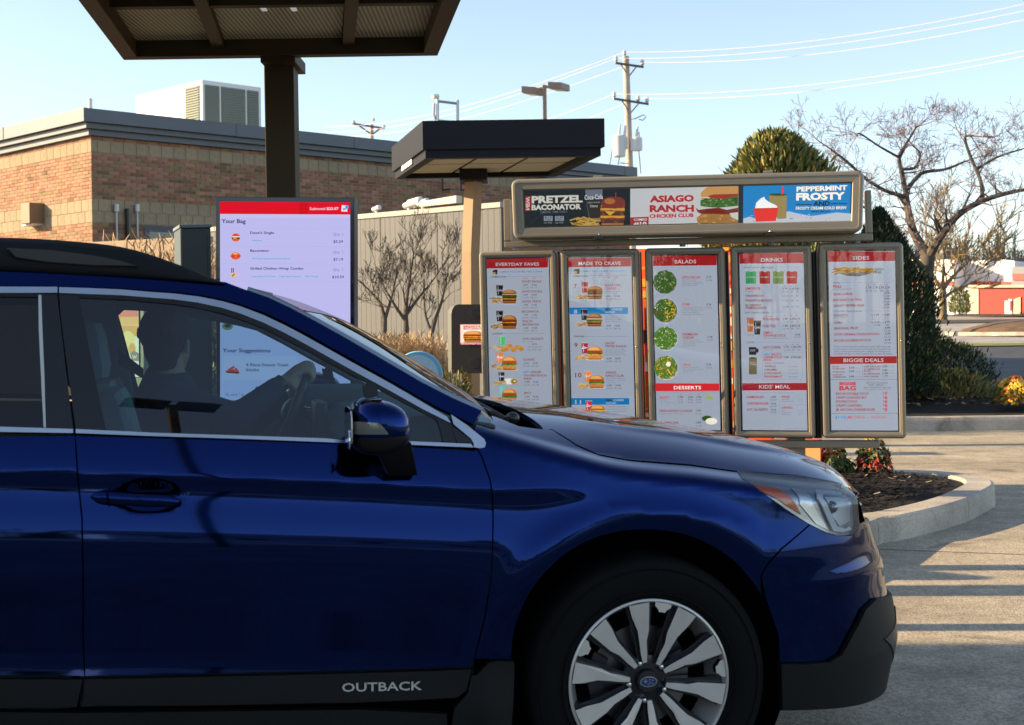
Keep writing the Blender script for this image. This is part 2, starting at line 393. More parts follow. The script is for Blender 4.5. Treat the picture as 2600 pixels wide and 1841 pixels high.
for kind, nm, mats in (('b', 'brick', BRK), ('k', 'block', BLK)):
    L_ = [b for b in allb if b[5] == kind]; L_.sort(key=vis_size, reverse=True); rest = MB(); r2 = random.Random(3)
    for i, b in enumerate(L_):
        fi, x0, z, w, h, kd, n, u = b
        wts = (.30, .26, .28, .09, .07) if fi == 0 else (.2, .34, .14, .02, .30)  # paler mix puts the sunlight on the left face into its colour
        mi = r2.choices(range(5), wts)[0] if kd == 'b' else r2.randint(0, 1)
        if i < 300:
            key = (kd, fi, mi, round(w, 3), round(h, 3))
            if key not in cache: cache[key] = box_data(nm, u, n, w, h, mats[mi])
            brick_part(b, nm, cache[key])
        else:
            p = Bc+u*x0+n*r2.uniform(-.002, .003)+Vector((0, 0, z)); q = [p, p+u*w, p+u*w-n*.03, p-n*.03]
            rest.cur = mi; rest.hexa(q+[v+Vector((0, 0, h)) for v in q])
    if rest.v: tag(rest.build(nm+'work', mats, bld), kind='stuff')
# cornice: tall cap over two receding steps, mitred round the corner
CORN = mat('cornice_metal', (.085, .105, .13), rough=.45, metal=.0, spec=.5, var=.06, vscale=2)
def course(z0, z1, proud, name):
    mb = MB(); c = Bc+(nR+nL)*proud
    p = [c, Bc+uR*LR+nR*proud, Bc+uR*LR-nR*.25, Bc-(nR+nL)*.25]; mb.hexa([q+Vector((0, 0, z0)) for q in p]+[q+Vector((0, 0, z1)) for q in p])
    mb.build(name, CORN, bld)
    mb = MB(); p = [c+Vector((0, 0, 0)), Bc+uL*LL+nL*proud, Bc+uL*LL-nL*.25, Bc-(nR+nL)*.25]; mb.hexa([q+Vector((0, 0, z0)) for q in p]+[q+Vector((0, 0, z1)) for q in p])
    mb.build(name, CORN, bld)
course(BT-.246, BT, .30, 'cornice_cap'); course(BT-.35, BT-.25, .20, 'cornice_step'); course(CB, BT-.354, .10, 'cornice_step')
for k in range(1, 6):       # standing joints of the metal cap
    for u, n in ((uR, nR), (uL, nL)):
        a = Bc+u*(k*3.0)+n*.302; MB().box((-.006, -.006, 0), (.006, .006, .246), Matrix.Translation(a+Vector((0, 0, BT-.246)))).build('cap_joint', CORN, bld)
MB().hexa([p+Vector((0, 0, BT-.5)) for p in cc]+[p+Vector((0, 0, BT-.35)) for p in cc]).build('roof', mat('roof_membrane', (.5, .5, .5), rough=.9), bld)
# wall light on the left face
def onL(px, py): return on_plane(px, py, Bc, nL)
def onR(px, py): return on_plane(px, py, Bc, nR)
a = onL(84, 516); b = onL(120, 568)
wl = MB(); c0 = onL(112, 568); t0 = onL(112, 516); s_ = -uL
p = [c0+uL*.0, c0-uL*0+uL*.36, c0+uL*.36+nL*.30, c0+nL*.30]
hgt = t0.z-c0.z
wl.hexa([q for q in p]+[q+Vector((0, 0, hgt)) for q in p]); wlo = wl.build('wall_light', mat('bronze_box', (.20, .15, .09), rough=.6), bld, bevel=.01)
MB().hexa([q+Vector((0, 0, -.03)) for q in [c0+uL*.02, c0+uL*.5, c0+uL*.5+nL*.22, c0+nL*.22]]+[q for q in [c0+uL*.02, c0+uL*.5, c0+uL*.5+nL*.22, c0+nL*.22]]).build('light_shelf', mat('pale_metal', (.6, .6, .58), rough=.5), wlo)
# conduits, window opening
PIPE = mat('galvanised_pipe', (.45, .47, .48), rough=.45, metal=.6)
for px, r_ in ((292.5, .018), (345, .018)):
    t = onR(px, 538)+nR*.05; q = onR(px-1, 640)+nR*.05; q.z = 0; q.x = t.x; q.y = t.y
    MB().tube([q, t], r_, 8).tube([t, t+Vector((0, 0, .14))], .05, 10).build('conduit', PIPE, bld, smooth=True)
t = onR(320, 530)+nR*.05; m1 = onR(321, 600)+nR*.05; m1.x, m1.y = t.x, t.y
MB().tube([t, m1, onR(327, 618)+nR*.05, onR(350, 634)+nR*.05, onR(400, 640)+nR*.05], .045, 8).build('cable_duct', mat('trim_black', (.012, .012, .013), rough=.35) , bld, smooth=True)
w0, w1, w2, w3 = onR(366, 572), onR(470, 580), onR(470, 640), onR(366, 640)
win = MB(); q = [w0+nR*.02, w1+nR*.02, Vector((w1.x, w1.y, w0.z-1.4))+nR*.02, Vector((w0.x, w0.y, w0.z-1.4))+nR*.02]; w1 = Vector((w1.x, w1.y, w0.z))
q = [Vector((w0.x, w0.y, w0.z-1.5)), Vector((w1.x, w1.y, w0.z-1.5)), w1, w0]
wo = MB().prism([v+nR*.015 for v in q], nR*-.05).build('window', mat('window_frame_slate', (.05, .065, .08), rough=.5), bld)
inn = [q[0]+uR*.10+Vector((0, 0, .1)), q[1]-uR*.10+Vector((0, 0, .1)), q[2]-uR*.10-Vector((0, 0, .12)), q[3]+uR*.10-Vector((0, 0, .12))]
MB().prism([v+nR*.020 for v in inn], nR*-.003).build('pane', mat('dark_pane', (.01, .012, .015), rough=.05, spec=.8), wo)
# ------------------------------------------------ things on the roof
def roofbox(name, label, cat, c, wa, wb, z0, z1, m):
    pass
ac = at(513, 202, 30.0); zt = ac.z; zb = BT-.35
acL = at(347, 238, 30.0); 
la = 2.35; 
# lengths along the two walls found from the outer corners
def hitlen(c, u, px):
    q = ray(px, 300); # distance along u from c until the ray's column is met
    k = q.x
    return (k*c.y-c.x)/(u.x-k*u.y)
lL = hitlen(ac, uL, 345); lR = hitlen(ac, uR, 664)
rtu = thing('rooftop_unit', 'large white rooftop air conditioning unit with grey louvred side', 'air conditioner', (ac.x, ac.y, zb))
WHT = mat('white_sheet_metal', (.78, .76, .74), rough=.5, var=.03, vscale=3); LOUV = mat('louvre_grey', (.20, .235, .20), rough=.7)
b0 = Vector((ac.x, ac.y, zb)); p = [b0, b0+uR*lR, b0+uR*lR+uL*lL, b0+uL*lL]
MB().hexa(p+[v+Vector((0, 0, zt-zb)) for v in p]).build('cabinet', WHT, rtu, bevel=.02)
def louv(u, n, x0, x1, name='louvre_panel'):
    a = b0+u*x0+n*.012; L = x1-x0; h0, h1 = .12, zt-zb-.10
    q = [a, a+u*L, a+u*L-n*.02, a-n*.02]; root = MB().hexa([v+Vector((0, 0, h0)) for v in q]+[v+Vector((0, 0, h1)) for v in q]).build(name, LOUV, rtu)
    mb = MB(); z = h0+.03
    while z < h1-.03:
        q = [a+u*.02+n*.001, a+u*(L-.02)+n*.001, a+u*(L-.02)+n*.022, a+u*.02+n*.022]; mb.hexa([v+Vector((0, 0, z)) for v in q]+[v+Vector((0, 0, z+.018)) for v in q]); z += .055
    tag(mb.build('louvre_blade', LOUV, root), kind='stuff')
for a_, b_ in ((.06, lR*.28), (lR*.31, lR*.72), (lR*.75, lR*.95)): louv(uR, nR, a_, b_)
louv(uL, nL, .10, lL*.24)
vp = at(414, 300, 27.5)
vent = thing('roof_vent', 'small white mushroom vent in front of the rooftop unit', 'vent', (vp.x, vp.y, BT-.35))
MB().tube([(vp.x, vp.y, BT-.35), (vp.x, vp.y, vp.z-.02)], .09, 16).build('vent_neck', WHT, vent, smooth=True)
MB().lathe([(.10, -.14), (.17, -.12), (.175, .10), (.15, .13), (.0, .14)], (vp.x, vp.y, vp.z-.13), 'z', 24).build('vent_hood', WHT, vent, smooth=True)
ap = at(229, 250, 27.0)
tag(MB().tube([(ap.x, ap.y, BT-.4), (ap.x, ap.y, ap.z)], .042, 12).build('vent_pipe', WHT, None, smooth=True), 'thin white vent pipe standing on the roof corner', 'pipe')
# hatch rail above the second canopy, with the ladder below it
hr_ = thing('roof_hatch_rail', 'galvanised guard rail round the roof hatch, above the far canopy', 'guard rail', tuple(at(1130, 311, 31)))
D_ = 31.0
def ra(px, py, d=D_): return at(px, py, d)
MB().tube([ra(1111, 311), ra(1111, 246)], .035, 8).build('rail_post', PIPE, hr_, smooth=True)
MB().tube([ra(1162, 311), ra(1162, 254)], .035, 8).build('rail_post', PIPE, hr_, smooth=True)
MB().tube([ra(1112, 257), ra(1162, 263)], .03, 8).build('rail_bar', PIPE, hr_, smooth=True)
MB().tube([ra(1102, 262), ra(1101, 290), ra(1106, 303), ra(1113, 306), ra(1162, 311)], .028, 8).build('rail_loop', PIPE, hr_, smooth=True)
MB().tube([ra(1098, 246, 30.8), ra(1111, 244, 31)], .05, 8).build('rail_cap', WHT, hr_, smooth=True)
lad = thing('wall_ladder', 'dark steel ladder bracket on the brick wall under the far canopy', 'ladder', tuple(onR(1138, 470)))
for px in (1115, 1162):
    a = onR(px, 455)+nR*.12; b = onR(px, 484)+nR*.12; b.x, b.y = a.x, a.y
    MB().tube([a, b], .022, 8).tube([b, b+nR*.25], .018, 6).build('ladder_rail', mat('dark_steel', (.05, .05, .055), rough=.5, metal=.5), lad, smooth=True)
# ================================================================== GREY ENCLOSURE FENCE
f0 = at(893, 546, 19.4); f1 = at(1282, 513.5, 17.6)
ft = (f0.z+f1.z)/2; F0 = Vector((f0.x, f0.y, 0)); F1 = Vector((f1.x, f1.y, 0)); fu = (F1-F0).normalized(); fn = Vector((fu.y, -fu.x, 0)); 
if fn.y > 0: fn = -fn
fence = thing('enclosure_fence', 'tall grey ribbed metal fence in front of the brick wall with tree shadows on it', 'fence', tuple(F0))
FEN = mat('fence_grey', (.070, .080, .092), rough=.6, var=.05, vscale=1.5)
LF = (F1-F0).length; F0e = F0-fu*3.2
seams = [-3.2, -1.55]; 
def alongF(px):
    q = ray(px, 700); k = q.x; return (k*F0.y-F0.x)/(fu.x-k*fu.y)
cuts = [-3.2, -1.5]+[alongF(x) for x in (972, 1116, 1279)]
cuts = [-3.2, alongF(840)]+[alongF(x) for x in (972, 1116, 1279)]
for a, b in zip(cuts[:-1], cuts[1:]):
    vs = []; fs = []; n = max(4, int((b-a)/.095)); xs = []
    for k in range(n):
        x0 = a+.006+(b-a-.012)*k/n; w = (b-a-.012)/n; xs += [(x0, 0), (x0+w*.80, 0), (x0+w*.86, -.002), (x0+w*.94, -.002)]
    xs.append((b-.006, 0))
    for x, d in xs:
        p = F0+fu*x+fn*(.03+d); vs += [p+Vector((0, 0, .02)), p+Vector((0, 0, ft-.07))]
    m_ = len(xs); fs = [(2*i, 2*i+2, 2*i+3, 2*i+1) for i in range(m_-1)]
    k = len(vs); q0 = F0+fu*(a+.006)-fn*.02; q1 = F0+fu*(b-.006)-fn*.02
    vs += [q0+Vector((0, 0, .02)), q1+Vector((0, 0, .02)), q1+Vector((0, 0, ft-.07)), q0+Vector((0, 0, ft-.07))]; fs += [(k, k+3, k+2, k+1), (0, 1, k+3, k), (2*m_-2, k+1, k+2, 2*m_-1)]
    mesh('fence_panel', vs, fs, FEN, fence)
q = [F0+fu*cuts[0]+fn*.05, F0+fu*cuts[-1]+fn*.05, F0+fu*cuts[-1]-fn*.04, F0+fu*cuts[0]-fn*.04]
MB().hexa([v+Vector((0, 0, ft-.07)) for v in q]+[v+Vector((0, 0, ft)) for v in q]).build('coping', mat('coping_pale', (.30, .29, .27), rough=.5), fence, bevel=.006)
# lamps and pale rail fixed on the coping
def offF(px, up=0.0): return F0+fu*alongF(px)+Vector((0, 0, ft+up))
MB().hexa([offF(1080, .02)+fn*.1, offF(1174, .03)+fn*.1, offF(1174, .03)-fn*.02, offF(1080, .02)-fn*.02, offF(1080, .09)+fn*.1, offF(1174, .13)+fn*.1, offF(1174, .13)-fn*.02, offF(1080, .09)-fn*.02]).build('top_rail', mat('cream_metal', (.62, .55, .42), rough=.5), fence, bevel=.008)
for px, s_ in ((958, .8), (1040, 1.0), (1056, 1.4), (1076, 1.1)):
    c = offF(px, .06*s_)
    MB().tube([c+Vector((0, 0, -.06)), c+Vector((0, 0, .0))], .02, 8).tube([c-fu*.07*s_, c+fu*.08*s_+Vector((0, 0, .03))], .045*s_, 12).build('fence_lamp', mat('fence_lamp_white', (.7, .68, .66), rough=.4), fence, smooth=True)
# ================================================================== CANOPIES
BRZ = mat('bronze_paint', (.058, .040, .018), rough=.6, spec=.25, var=.06, vscale=4)
SOF = mat('perforated_soffit', (.34, .34, .27), rough=.6)
def perf(m):
    t = m.node_tree; b = t.nodes['Principled BSDF']; tc = t.nodes.new('ShaderNodeTexCoord'); mp = t.nodes.new('ShaderNodeMapping'); mp.inputs['Scale'].default_value = (44, 44, 1)
    t.links.new(tc.outputs['Object'], mp.inputs[0]); v = t.nodes.new('ShaderNodeTexVoronoi'); v.voronoi_dimensions = '2D'; v.inputs['Randomness'].default_value = 0; v.inputs['Scale'].default_value = 1
    t.links.new(mp.outputs[0], v.inputs['Vector']); r = t.nodes.new('ShaderNodeValToRGB'); r.color_ramp.elements[0].position = .30; r.color_ramp.elements[1].position = .36
    r.color_ramp.elements[0].color = (.02, .02, .018, 1); r.color_ramp.elements[1].color = (.75, .75, .58, 1)
    t.links.new(v.outputs['Distance'], r.inputs['Fac']); t.links.new(r.outputs[0], b.inputs['Base Color'])
perf(SOF)
zc = at(314, 153, 7.7).z; cFL = at(314, 153, 7.7); cFR = at(1111, 142, 7.7); cFR.z = zc
dv = Vector((.136, -1, 0)).normalized(); D1 = 2.3
c1 = thing('order_canopy', 'brown steel canopy with perforated soffit on a square post behind the order screen', 'canopy', (0, 0, 0))
colp = [at(677, 300, 7.85), at(752, 300, 7.85)]
c1.location = ((colp[0].x+colp[1].x)/2, 7.85, 0)
def rimbar(a, b, inw, w, z0, z1, name='rim_beam'):
    q = [a, b, b+inw*w, a+inw*w]; return MB().hexa([Vector((v.x, v.y, z0)) for v in q]+[Vector((v.x, v.y, z1)) for v in q]).build(name, BRZ, c1, bevel=.004)
cNL = cFL+dv*D1; cNR = cFR+dv*D1; rx = Vector((1, 0, 0))
rimbar(cFL, cFR, dv, .09, zc, zc+.20); rimbar(cNL, cNR, -dv, .09, zc, zc+.20); rimbar(cFL+dv*.092, cNL-dv*.092, rx, .085, zc, zc+.20); rimbar(cFR+dv*.092-rx*.085, cNR-dv*.092-rx*.085, rx, .085, zc, zc+.20)
# soffit bays with cross bars between
W1 = (cFR-cFL).x
xb = [0.085, W1*.305, W1*.715, W1-.085]
yb = [.092, 1.02, D1-.092]
for i in range(3):
    for j in range(2):
        a = cFL+rx*(xb[i]+.035*(i > 0))+dv*(yb[j]+.035*(j > 0)); b = cFL+rx*(xb[i+1]-.035*(i < 2))+dv*(yb[j]+.035*(j > 0)); q = [a, b, cFL+rx*(xb[i+1]-.035*(i < 2))+dv*(yb[j+1]-.035*(j < 1)), cFL+rx*(xb[i]+.035*(i > 0))+dv*(yb[j+1]-.035*(j < 1))]
        MB().hexa([Vector((v.x, v.y, zc+.090)) for v in q]+[Vector((v.x, v.y, zc+.096)) for v in q]).build('soffit_panel', SOF, c1)
for i in (1, 2):
    a = cFL+rx*(xb[i]-.032)+dv*.094; q = [a, a+rx*.064, a+rx*.064+dv*(D1-.19), a+dv*(D1-.19)]; MB().hexa([Vector((v.x, v.y, zc+.045)) for v in q]+[Vector((v.x, v.y, zc+.16)) for v in q]).build('soffit_bar', BRZ, c1)
for i in range(3):
    a = cFL+rx*(xb[i]+(.034 if i else 0))+dv*(1.02-.03); b = cFL+rx*(xb[i+1]-(.034 if i < 2 else 0))+dv*(1.02-.03); q = [a, b, b+dv*.06, a+dv*.06]; MB().hexa([Vector((v.x, v.y, zc+.055)) for v in q]+[Vector((v.x, v.y, zc+.15)) for v in q]).build('soffit_bar', BRZ, c1)
q = [cFL, cFR, cNR, cNL]; MB().hexa([Vector((v.x, v.y, zc+.202)) for v in q]+[Vector((v.x, v.y, zc+.23)) for v in q]).build('canopy_roof', BRZ, c1)
for px in (668, 744):  # glowing strips stand in for small LED reflections under the canopy
    p = at(px, 20, 7.0); k = (zc+.088-CH)/ray(px, 20).z; p = Vector((ray(px, 20).x*k, k, zc+.086)); MB().box((-.012, -.05, -.004), (.012, .05, .003), Matrix.Translation(p)).build('soffit_glint', mat('glint_strip', (.9, .9, .95), emis=.12), c1)
cwx = (colp[1].x-colp[0].x); cx0 = colp[0].x; 
M_ = Matrix.Identity(4)
b0_ = at(684, 500, 7.85).x; 
bot = [Vector((b0_-.0, 7.78, 0)), Vector((b0_+cwx, 7.78, 0)), Vector((b0_+cwx, 7.78+cwx, 0)), Vector((b0_, 7.78+cwx, 0))]
top = [Vector((cx0, 7.78, zc+.05)), Vector((cx0+cwx, 7.78, zc+.05)), Vector((cx0+cwx, 7.78+cwx, zc+.05)), Vector((cx0, 7.78+cwx, zc+.05))]
MB().hexa(bot+top).build('post', BRZ, c1, bevel=.006)
cl = at(664, 140, 7.7).x; crr = at(752, 140, 7.7).x
MB().box((cl, 7.66, zc-.03), (crr, 8.05, zc+.035)).build('post_collar', BRZ, c1, bevel=.004)
MB().box((cx0-.0, 7.70, zc+.035), (cx0+cwx, 7.98, zc+.20)).build('post_head', BRZ, c1, bevel=.02)
MB().box((cx0-.12, 7.66, .13), (cx0+cwx+.12, 8.08, .155)).build('base_plate', BRZ, c1)

# ---- far canopy, same make, seen from the side
NAV = mat('canopy_navy', (.01, .012, .016), rough=.5, spec=.4); CNG = mat('canopy_side', (.07, .07, .072), rough=.5)
FASC = mat('fascia_charcoal', (.009, .011, .016), rough=.6, spec=.25, var=.05, vscale=3)
z2 = lambda x, y: (850+x/2.538, y/2.538)
dn = 13.6; A = at(*z2(585, 1020), dn); Bq = at(*z2(1715, 1018), dn); zs = A.z; Bq.z = zs
# far edge from the same height
def atz(px, py, z): q = ray(px, py); k = (z-CH)/q.z; return Vector((q.x*k, k, z))
E_ = atz(*z2(390, 1155), zs); G_ = atz(*z2(1420, 1140), zs)
c2 = thing('far_canopy', 'dark charcoal canopy on a bent tan post beside the menu board', 'canopy', (at(1190, 800, 15.2).x, 15.2, 0))
def ring4(s, a, b, c, d):
    m = (a+b+c+d)/4; return [m+(v-m)*s for v in (a, b, c, d)]
base = [A, Bq, G_, E_]
hz = (at(*z2(590, 965), dn).z); ht = at(*z2(565, 795), dn).z
lowf = ring4(1.0, *base); upf = ring4(1.035, *base)
def frame(poly, z0, z1, w, m, name):
    n = 4; mdl = sum(poly, Vector((0, 0, 0)))/4
    for i in range(4):
        a, b = poly[i], poly[(i+1) % 4]; ia = a+(mdl-a).normalized()*w; ib = b+(mdl-b).normalized()*w
        MB().hexa([Vector((v.x, v.y, z0)) for v in (a, b, ib, ia)]+[Vector((v.x, v.y, z1)) for v in (a, b, ib, ia)]).build(name, m, c2)
frame(lowf, zs, hz, .14, FASC, 'lower_fascia'); frame(upf, hz, ht, .14, FASC, 'upper_fascia')
inn = ring4(.9, *base); ms = MB()
q = [Vector((v.x, v.y, zs+.05)) for v in inn]; 
for i in range(3):
    for j in range(2):
        def bl(u, v): return q[0].lerp(q[1], u).lerp(q[3].lerp(q[2], u), v)
        u0, u1 = i/3+.012, (i+1)/3-.012; v0, v1 = j/2+.015, (j+1)/2-.015; p = [bl(u0, v0), bl(u1, v0), bl(u1, v1), bl(u0, v1)]
        MB().hexa(p+[v+Vector((0, 0, .01)) for v in p]).build('soffit_panel', mat('soffit_beige', (.42, .42, .33), rough=.7), c2)
p = [Vector((v.x, v.y, zs+.075)) for v in ring4(.97, *base)]; MB().hexa(p+[v+Vector((0, 0, .02)) for v in p]).build('soffit_frame', FASC, c2)
p = [Vector((v.x, v.y, ht)) for v in upf]; MB().hexa(p+[v+Vector((0, 0, .02)) for v in p]).build('canopy_roof', FASC, c2)
mm = (upf[0]*.75+upf[1]*.25); 
lt = at(*z2(485, 1070), 14.6); n_ = (lowf[3]-lowf[0]).normalized(); aa = lowf[0]+n_*.62*(lowf[3]-lowf[0]).length*.5
sgn = Vector((n_.y*-1, n_.x, 0)); 
if sgn.x > 0: sgn = -sgn
pa = lowf[0].lerp(lowf[3], .38); pb = lowf[0].lerp(lowf[3], .72)
MB().prism([Vector((pa.x, pa.y, zs+.03))+sgn*.004, Vector((pb.x, pb.y, zs+.03))+sgn*.004, Vector((pb.x, pb.y, zs+.13))+sgn*.004, Vector((pa.x, pa.y, zs+.15))+sgn*.004], sgn*.012).build('side_sticker', mat('white_sticker', (.9, .88, .86), rough=.4), c2)
TANP = mat('post_tan', (.27, .165, .07), rough=.55, var=.05, vscale=3)
def quadpost(pts, w, m, name, par):
    vs = []; 
    for (lx, ly) in pts:
        a = at(lx, ly, 15.2); vs.append(a)
    out = []
    for a in vs:
        out += [a, a+Vector((w*.62, -w*.45, 0)), a+Vector((w*1.15, w*.35, 0)), a+Vector((w*.5, w*.8, 0))]
    fs = [(4*i+j, 4*i+(j+1) % 4, 4*(i+1)+(j+1) % 4, 4*(i+1)+j) for i in range(len(vs)-1) for j in range(4)]+[(3, 2, 1, 0), tuple(4*(len(vs)-1)+j for j in range(4))]
    o = mesh(name, out, fs, m, par)
    bm = bmesh.new(); bm.from_mesh(o.data); bmesh.ops.recalc_face_normals(bm, faces=bm.faces); bm.to_mesh(o.data); bm.free(); return o
pg = at_ground(1174, 1166); 
quadpost([(1174, 1150), (1172, 640), (1180, 452)], .17, TANP, 'post', c2)
a = at(1198, 450, 15.2); MB().box((a.x-.13, 15.0, a.z-.05), (a.x+.17, 15.45, zs+.06)).build('post_head', FASC, c2, bevel=.01)
# ================================================================== POLES AND WIRES
WOOD = mat('pole_wood', (.46, .40, .35), rough=.9, var=.15, vscale=1.5, bump=.5, bscale=12); ARM = mat('crossarm_wood', (.12, .11, .11), rough=.9); XF = mat('transformer_grey', (.62, .64, .66), rough=.5)
def P2(x, y, d): return at(*z2(x, y), d)
DP = 62.0
up_ = thing('utility_pole', 'tall pale wooden utility pole with two crossarms and grey transformers', 'utility pole', (P2(1900, 1130, DP).x, DP, gz(DP)))
tp = P2(1876, 365, DP); bt = P2(1902, 1130, DP); d_ = (bt-tp); base_ = tp+d_*((gz(DP)-tp.z)/d_.z)
MB().tube([base_, tp], [.19, .145], 16).build('pole', WOOD, up_, smooth=True)
def arm(xa, ya, xb_, yb_, par, D, th=.045):
    a, b = P2(xa, ya, D-.25), P2(xb_, yb_, D-.25); u = (b-a).normalized(); MB().prism([a+Vector((0, -.06, -th)), a+Vector((0, .06, -th)), a+Vector((0, .06, th)), a+Vector((0, -.06, th))], b-a).build('crossarm', ARM, par)
def insul(x, y, D, par, r=.10): MB().lathe([(.04, -.22), (.05, -.12), (r, -.08), (r*.8, 0), (r, .05), (r*.5, .12), (0, .14)], P2(x, y, D), 'z', 12).build('insulator', mat('insulator_pale', (.62, .60, .62), rough=.3), par, smooth=True)
arm(1808, 406, 1990, 432, up_, DP); arm(1798, 636, 2022, 671, up_, DP)
for (x, y) in ((1866, 342), (1812, 380), (1982, 403), (1800, 610), (1955, 635), (2012, 642)): insul(x, y, DP-.2, up_)
for a, b in (((1845, 418), (1880, 470)), ((1945, 428), (1898, 490)), ((1850, 648), (1892, 710)), ((1960, 665), (1905, 730))): MB().tube([P2(*a, DP-.3), P2(*b, DP-.28)], .03, 6).build('arm_brace', ARM, up_)
for (x, y0, y1, r) in ((1832, 872, 1012, .30), (1945, 885, 972, .26), (1868, 880, 962, .13)):
    c = P2(x, (y0+y1)/2, DP-.45); h = (y1-y0)/2.538/3500*DP/2
    MB().lathe([(0, h+.05), (r*.7, h), (r, h*.88), (r, -h*.9), (r*.8, -h), (0, -h)], c, 'z', 20).build('transformer', XF, up_, smooth=True)
    MB().tube([c+Vector((0, 0, h)), c+Vector((.05, 0, h+.5))], [.07, .05], 8).build('bushing', XF, up_, smooth=True)
for pts in (((1880, 700), (1905, 770), (1935, 765), (1990, 740), (2005, 755), (1985, 775), (1960, 770)), ((1805, 900), (1790, 960), (1772, 1060), (1780, 1130)), ((1958, 960), (1965, 1030), (1972, 1120)), ((1835, 1010), (1825, 1060), (1840, 1050), (1895, 1055)), ((1960, 850), (1962, 880), (1950, 890))):
    MB().tube([P2(*p, DP-.5) for p in pts], .022, 5).build('service_cable', ARM, up_)
D2 = 118.0
dp = thing('utility_pole', 'distant wooden utility pole with a single crossarm above the brick roof', 'utility pole', (P2(235, 900, D2).x, D2, gz(D2)))
tp = P2(236, 800, D2); MB().tube([(tp.x, D2, gz(D2)), tp], [.22, .18], 12).build('pole', WOOD, dp, smooth=True)
arm(115, 797, 322, 828, dp, D2, .08)
for x, y in ((122, 785), (248, 770), (316, 815)): insul(x, y, D2-.3, dp, .16)
for a, b in (((150, 805), (228, 860)), ((295, 826), (244, 865))): MB().tube([P2(*a, D2-.4), P2(*b, D2-.4)], .07, 5).build('arm_brace', ARM, dp)
# wires: sagging spans between the poles and out over the road to the right
WIRE = mat('bare_wire', (.75, .58, .56), rough=.5, metal=.3)
z3 = lambda x, y: (1700+x/2.538, 100+y/2.538)
def wire(pa, da, pb, db, sag, label, r=.0085):
    a = at(*pa, da); b = at(*pb, db); pts = []
    for k in range(25):
        t = k/24; p = a.lerp(b, t); p.z -= sag*4*t*(1-t); pts.append(p)
    tag(MB().tube(pts, [r*max(1, p.y/62)*1.0 for p in pts], 5).build('overhead_wire', WIRE, None, smooth=True), label, 'wire', None)
d0 = DP-.2
wire(z2(-60, 815), D2-.3, z2(1866, 335), d0, .9, 'overhead wire from the distant pole to the tall pole top')
wire(z2(-60, 850), D2-.3, z2(1812, 375), d0, .9, 'second overhead wire just under the topmost one, left of the tall pole')
wire(z2(-60, 880), D2-.3, z2(1850, 432), d0, .9, 'third overhead wire passing behind the twin lamp heads')
wire(z2(700, 895), 98, z2(1800, 605), d0, .5, 'overhead wire from the far canopy roof up to the lower crossarm')
wire(z2(900, 915), 96, z2(1870, 665), d0, .5, 'lower overhead wire meeting the tall pole under its lower crossarm')
wire(z2(1866, 335), d0, (2700, -12), 44, .5, 'topmost overhead wire running right from the tall pole')
wire(z2(1812, 375), d0, (2700, 6), 44, .5, 'second overhead wire running right from the upper crossarm')
wire(z2(1982, 400), d0, (2700, 28), 44, .5, 'third overhead wire running right below the topmost pair')
wire(z2(1800, 605), d0, z3(2500, 28), 44, .5, 'upper wire of the low pair running right over the bare tree')
wire(z2(1955, 632), d0, z3(2500, 62), 44, .5, 'lower wire of the low pair running right over the bare tree')
# ---- car park lamps
LAMPM = mat('lamp_bronze', (.26, .20, .15), rough=.5)
def shoebox(x0, y0, x1, y1, D, par, h=.19, dep=.45):
    a = P2(x0, y0, D); b = P2(x1, y1, D); u = (b-a); q = Vector((.25, dep, 0))
    MB().hexa([a, b, b+q, a+q]+[v+Vector((0, 0, h)) for v in (a, b, b+q, a+q)]).build('lamp_head', LAMPM, par, bevel=.02)
    mb = (a+b)/2+q/2; MB().hexa([v+Vector((0, 0, -.01)) for v in (a+(mb-a)*.2, b+(mb-b)*.2, b+q+(mb-b-q)*.2, a+q+(mb-a-q)*.2)]+[v+Vector((0, 0, .005)) for v in (a+(mb-a)*.2, b+(mb-b)*.2, b+q+(mb-b-q)*.2, a+q+(mb-a-q)*.2)]).build('lamp_glass', mat('lamp_glass_pale', (.6, .58, .5), rough=.3), par)
DL = 38.0
l1 = thing('car_park_lamp', 'twin headed bronze car park lamp post behind the far canopy', 'lamp post', (P2(1351, 790, DL).x, DL+.2, gz(DL)))
t_ = P2(1351, 548, DL+.2); MB().box((t_.x-.055, DL+.15, gz(DL)), (t_.x+.055, DL+.26, t_.z)).build('pole', LAMPM, l1, bevel=.01)
shoebox(1202, 598, 1290, 604, DL, l1); shoebox(1372, 570, 1462, 574, DL, l1)
MB().tube([P2(1290, 580, DL+.3), P2(1380, 556, DL+.3)], .04, 8).build('lamp_arm', LAMPM, l1, smooth=True)
DL2 = 66.0
l2 = thing('car_park_lamp', 'small single headed lamp post just above the menu board top', 'lamp post', (P2(1585, 1130, DL2).x, DL2+.2, gz(DL2)))
t_ = P2(1586, 1078, DL2+.2); MB().box((t_.x-.07, DL2+.1, gz(DL2)), (t_.x+.07, DL2+.24, t_.z)).build('pole', LAMPM, l2)
shoebox(1592, 1112, 1655, 1118, DL2, l2, .42, .6)
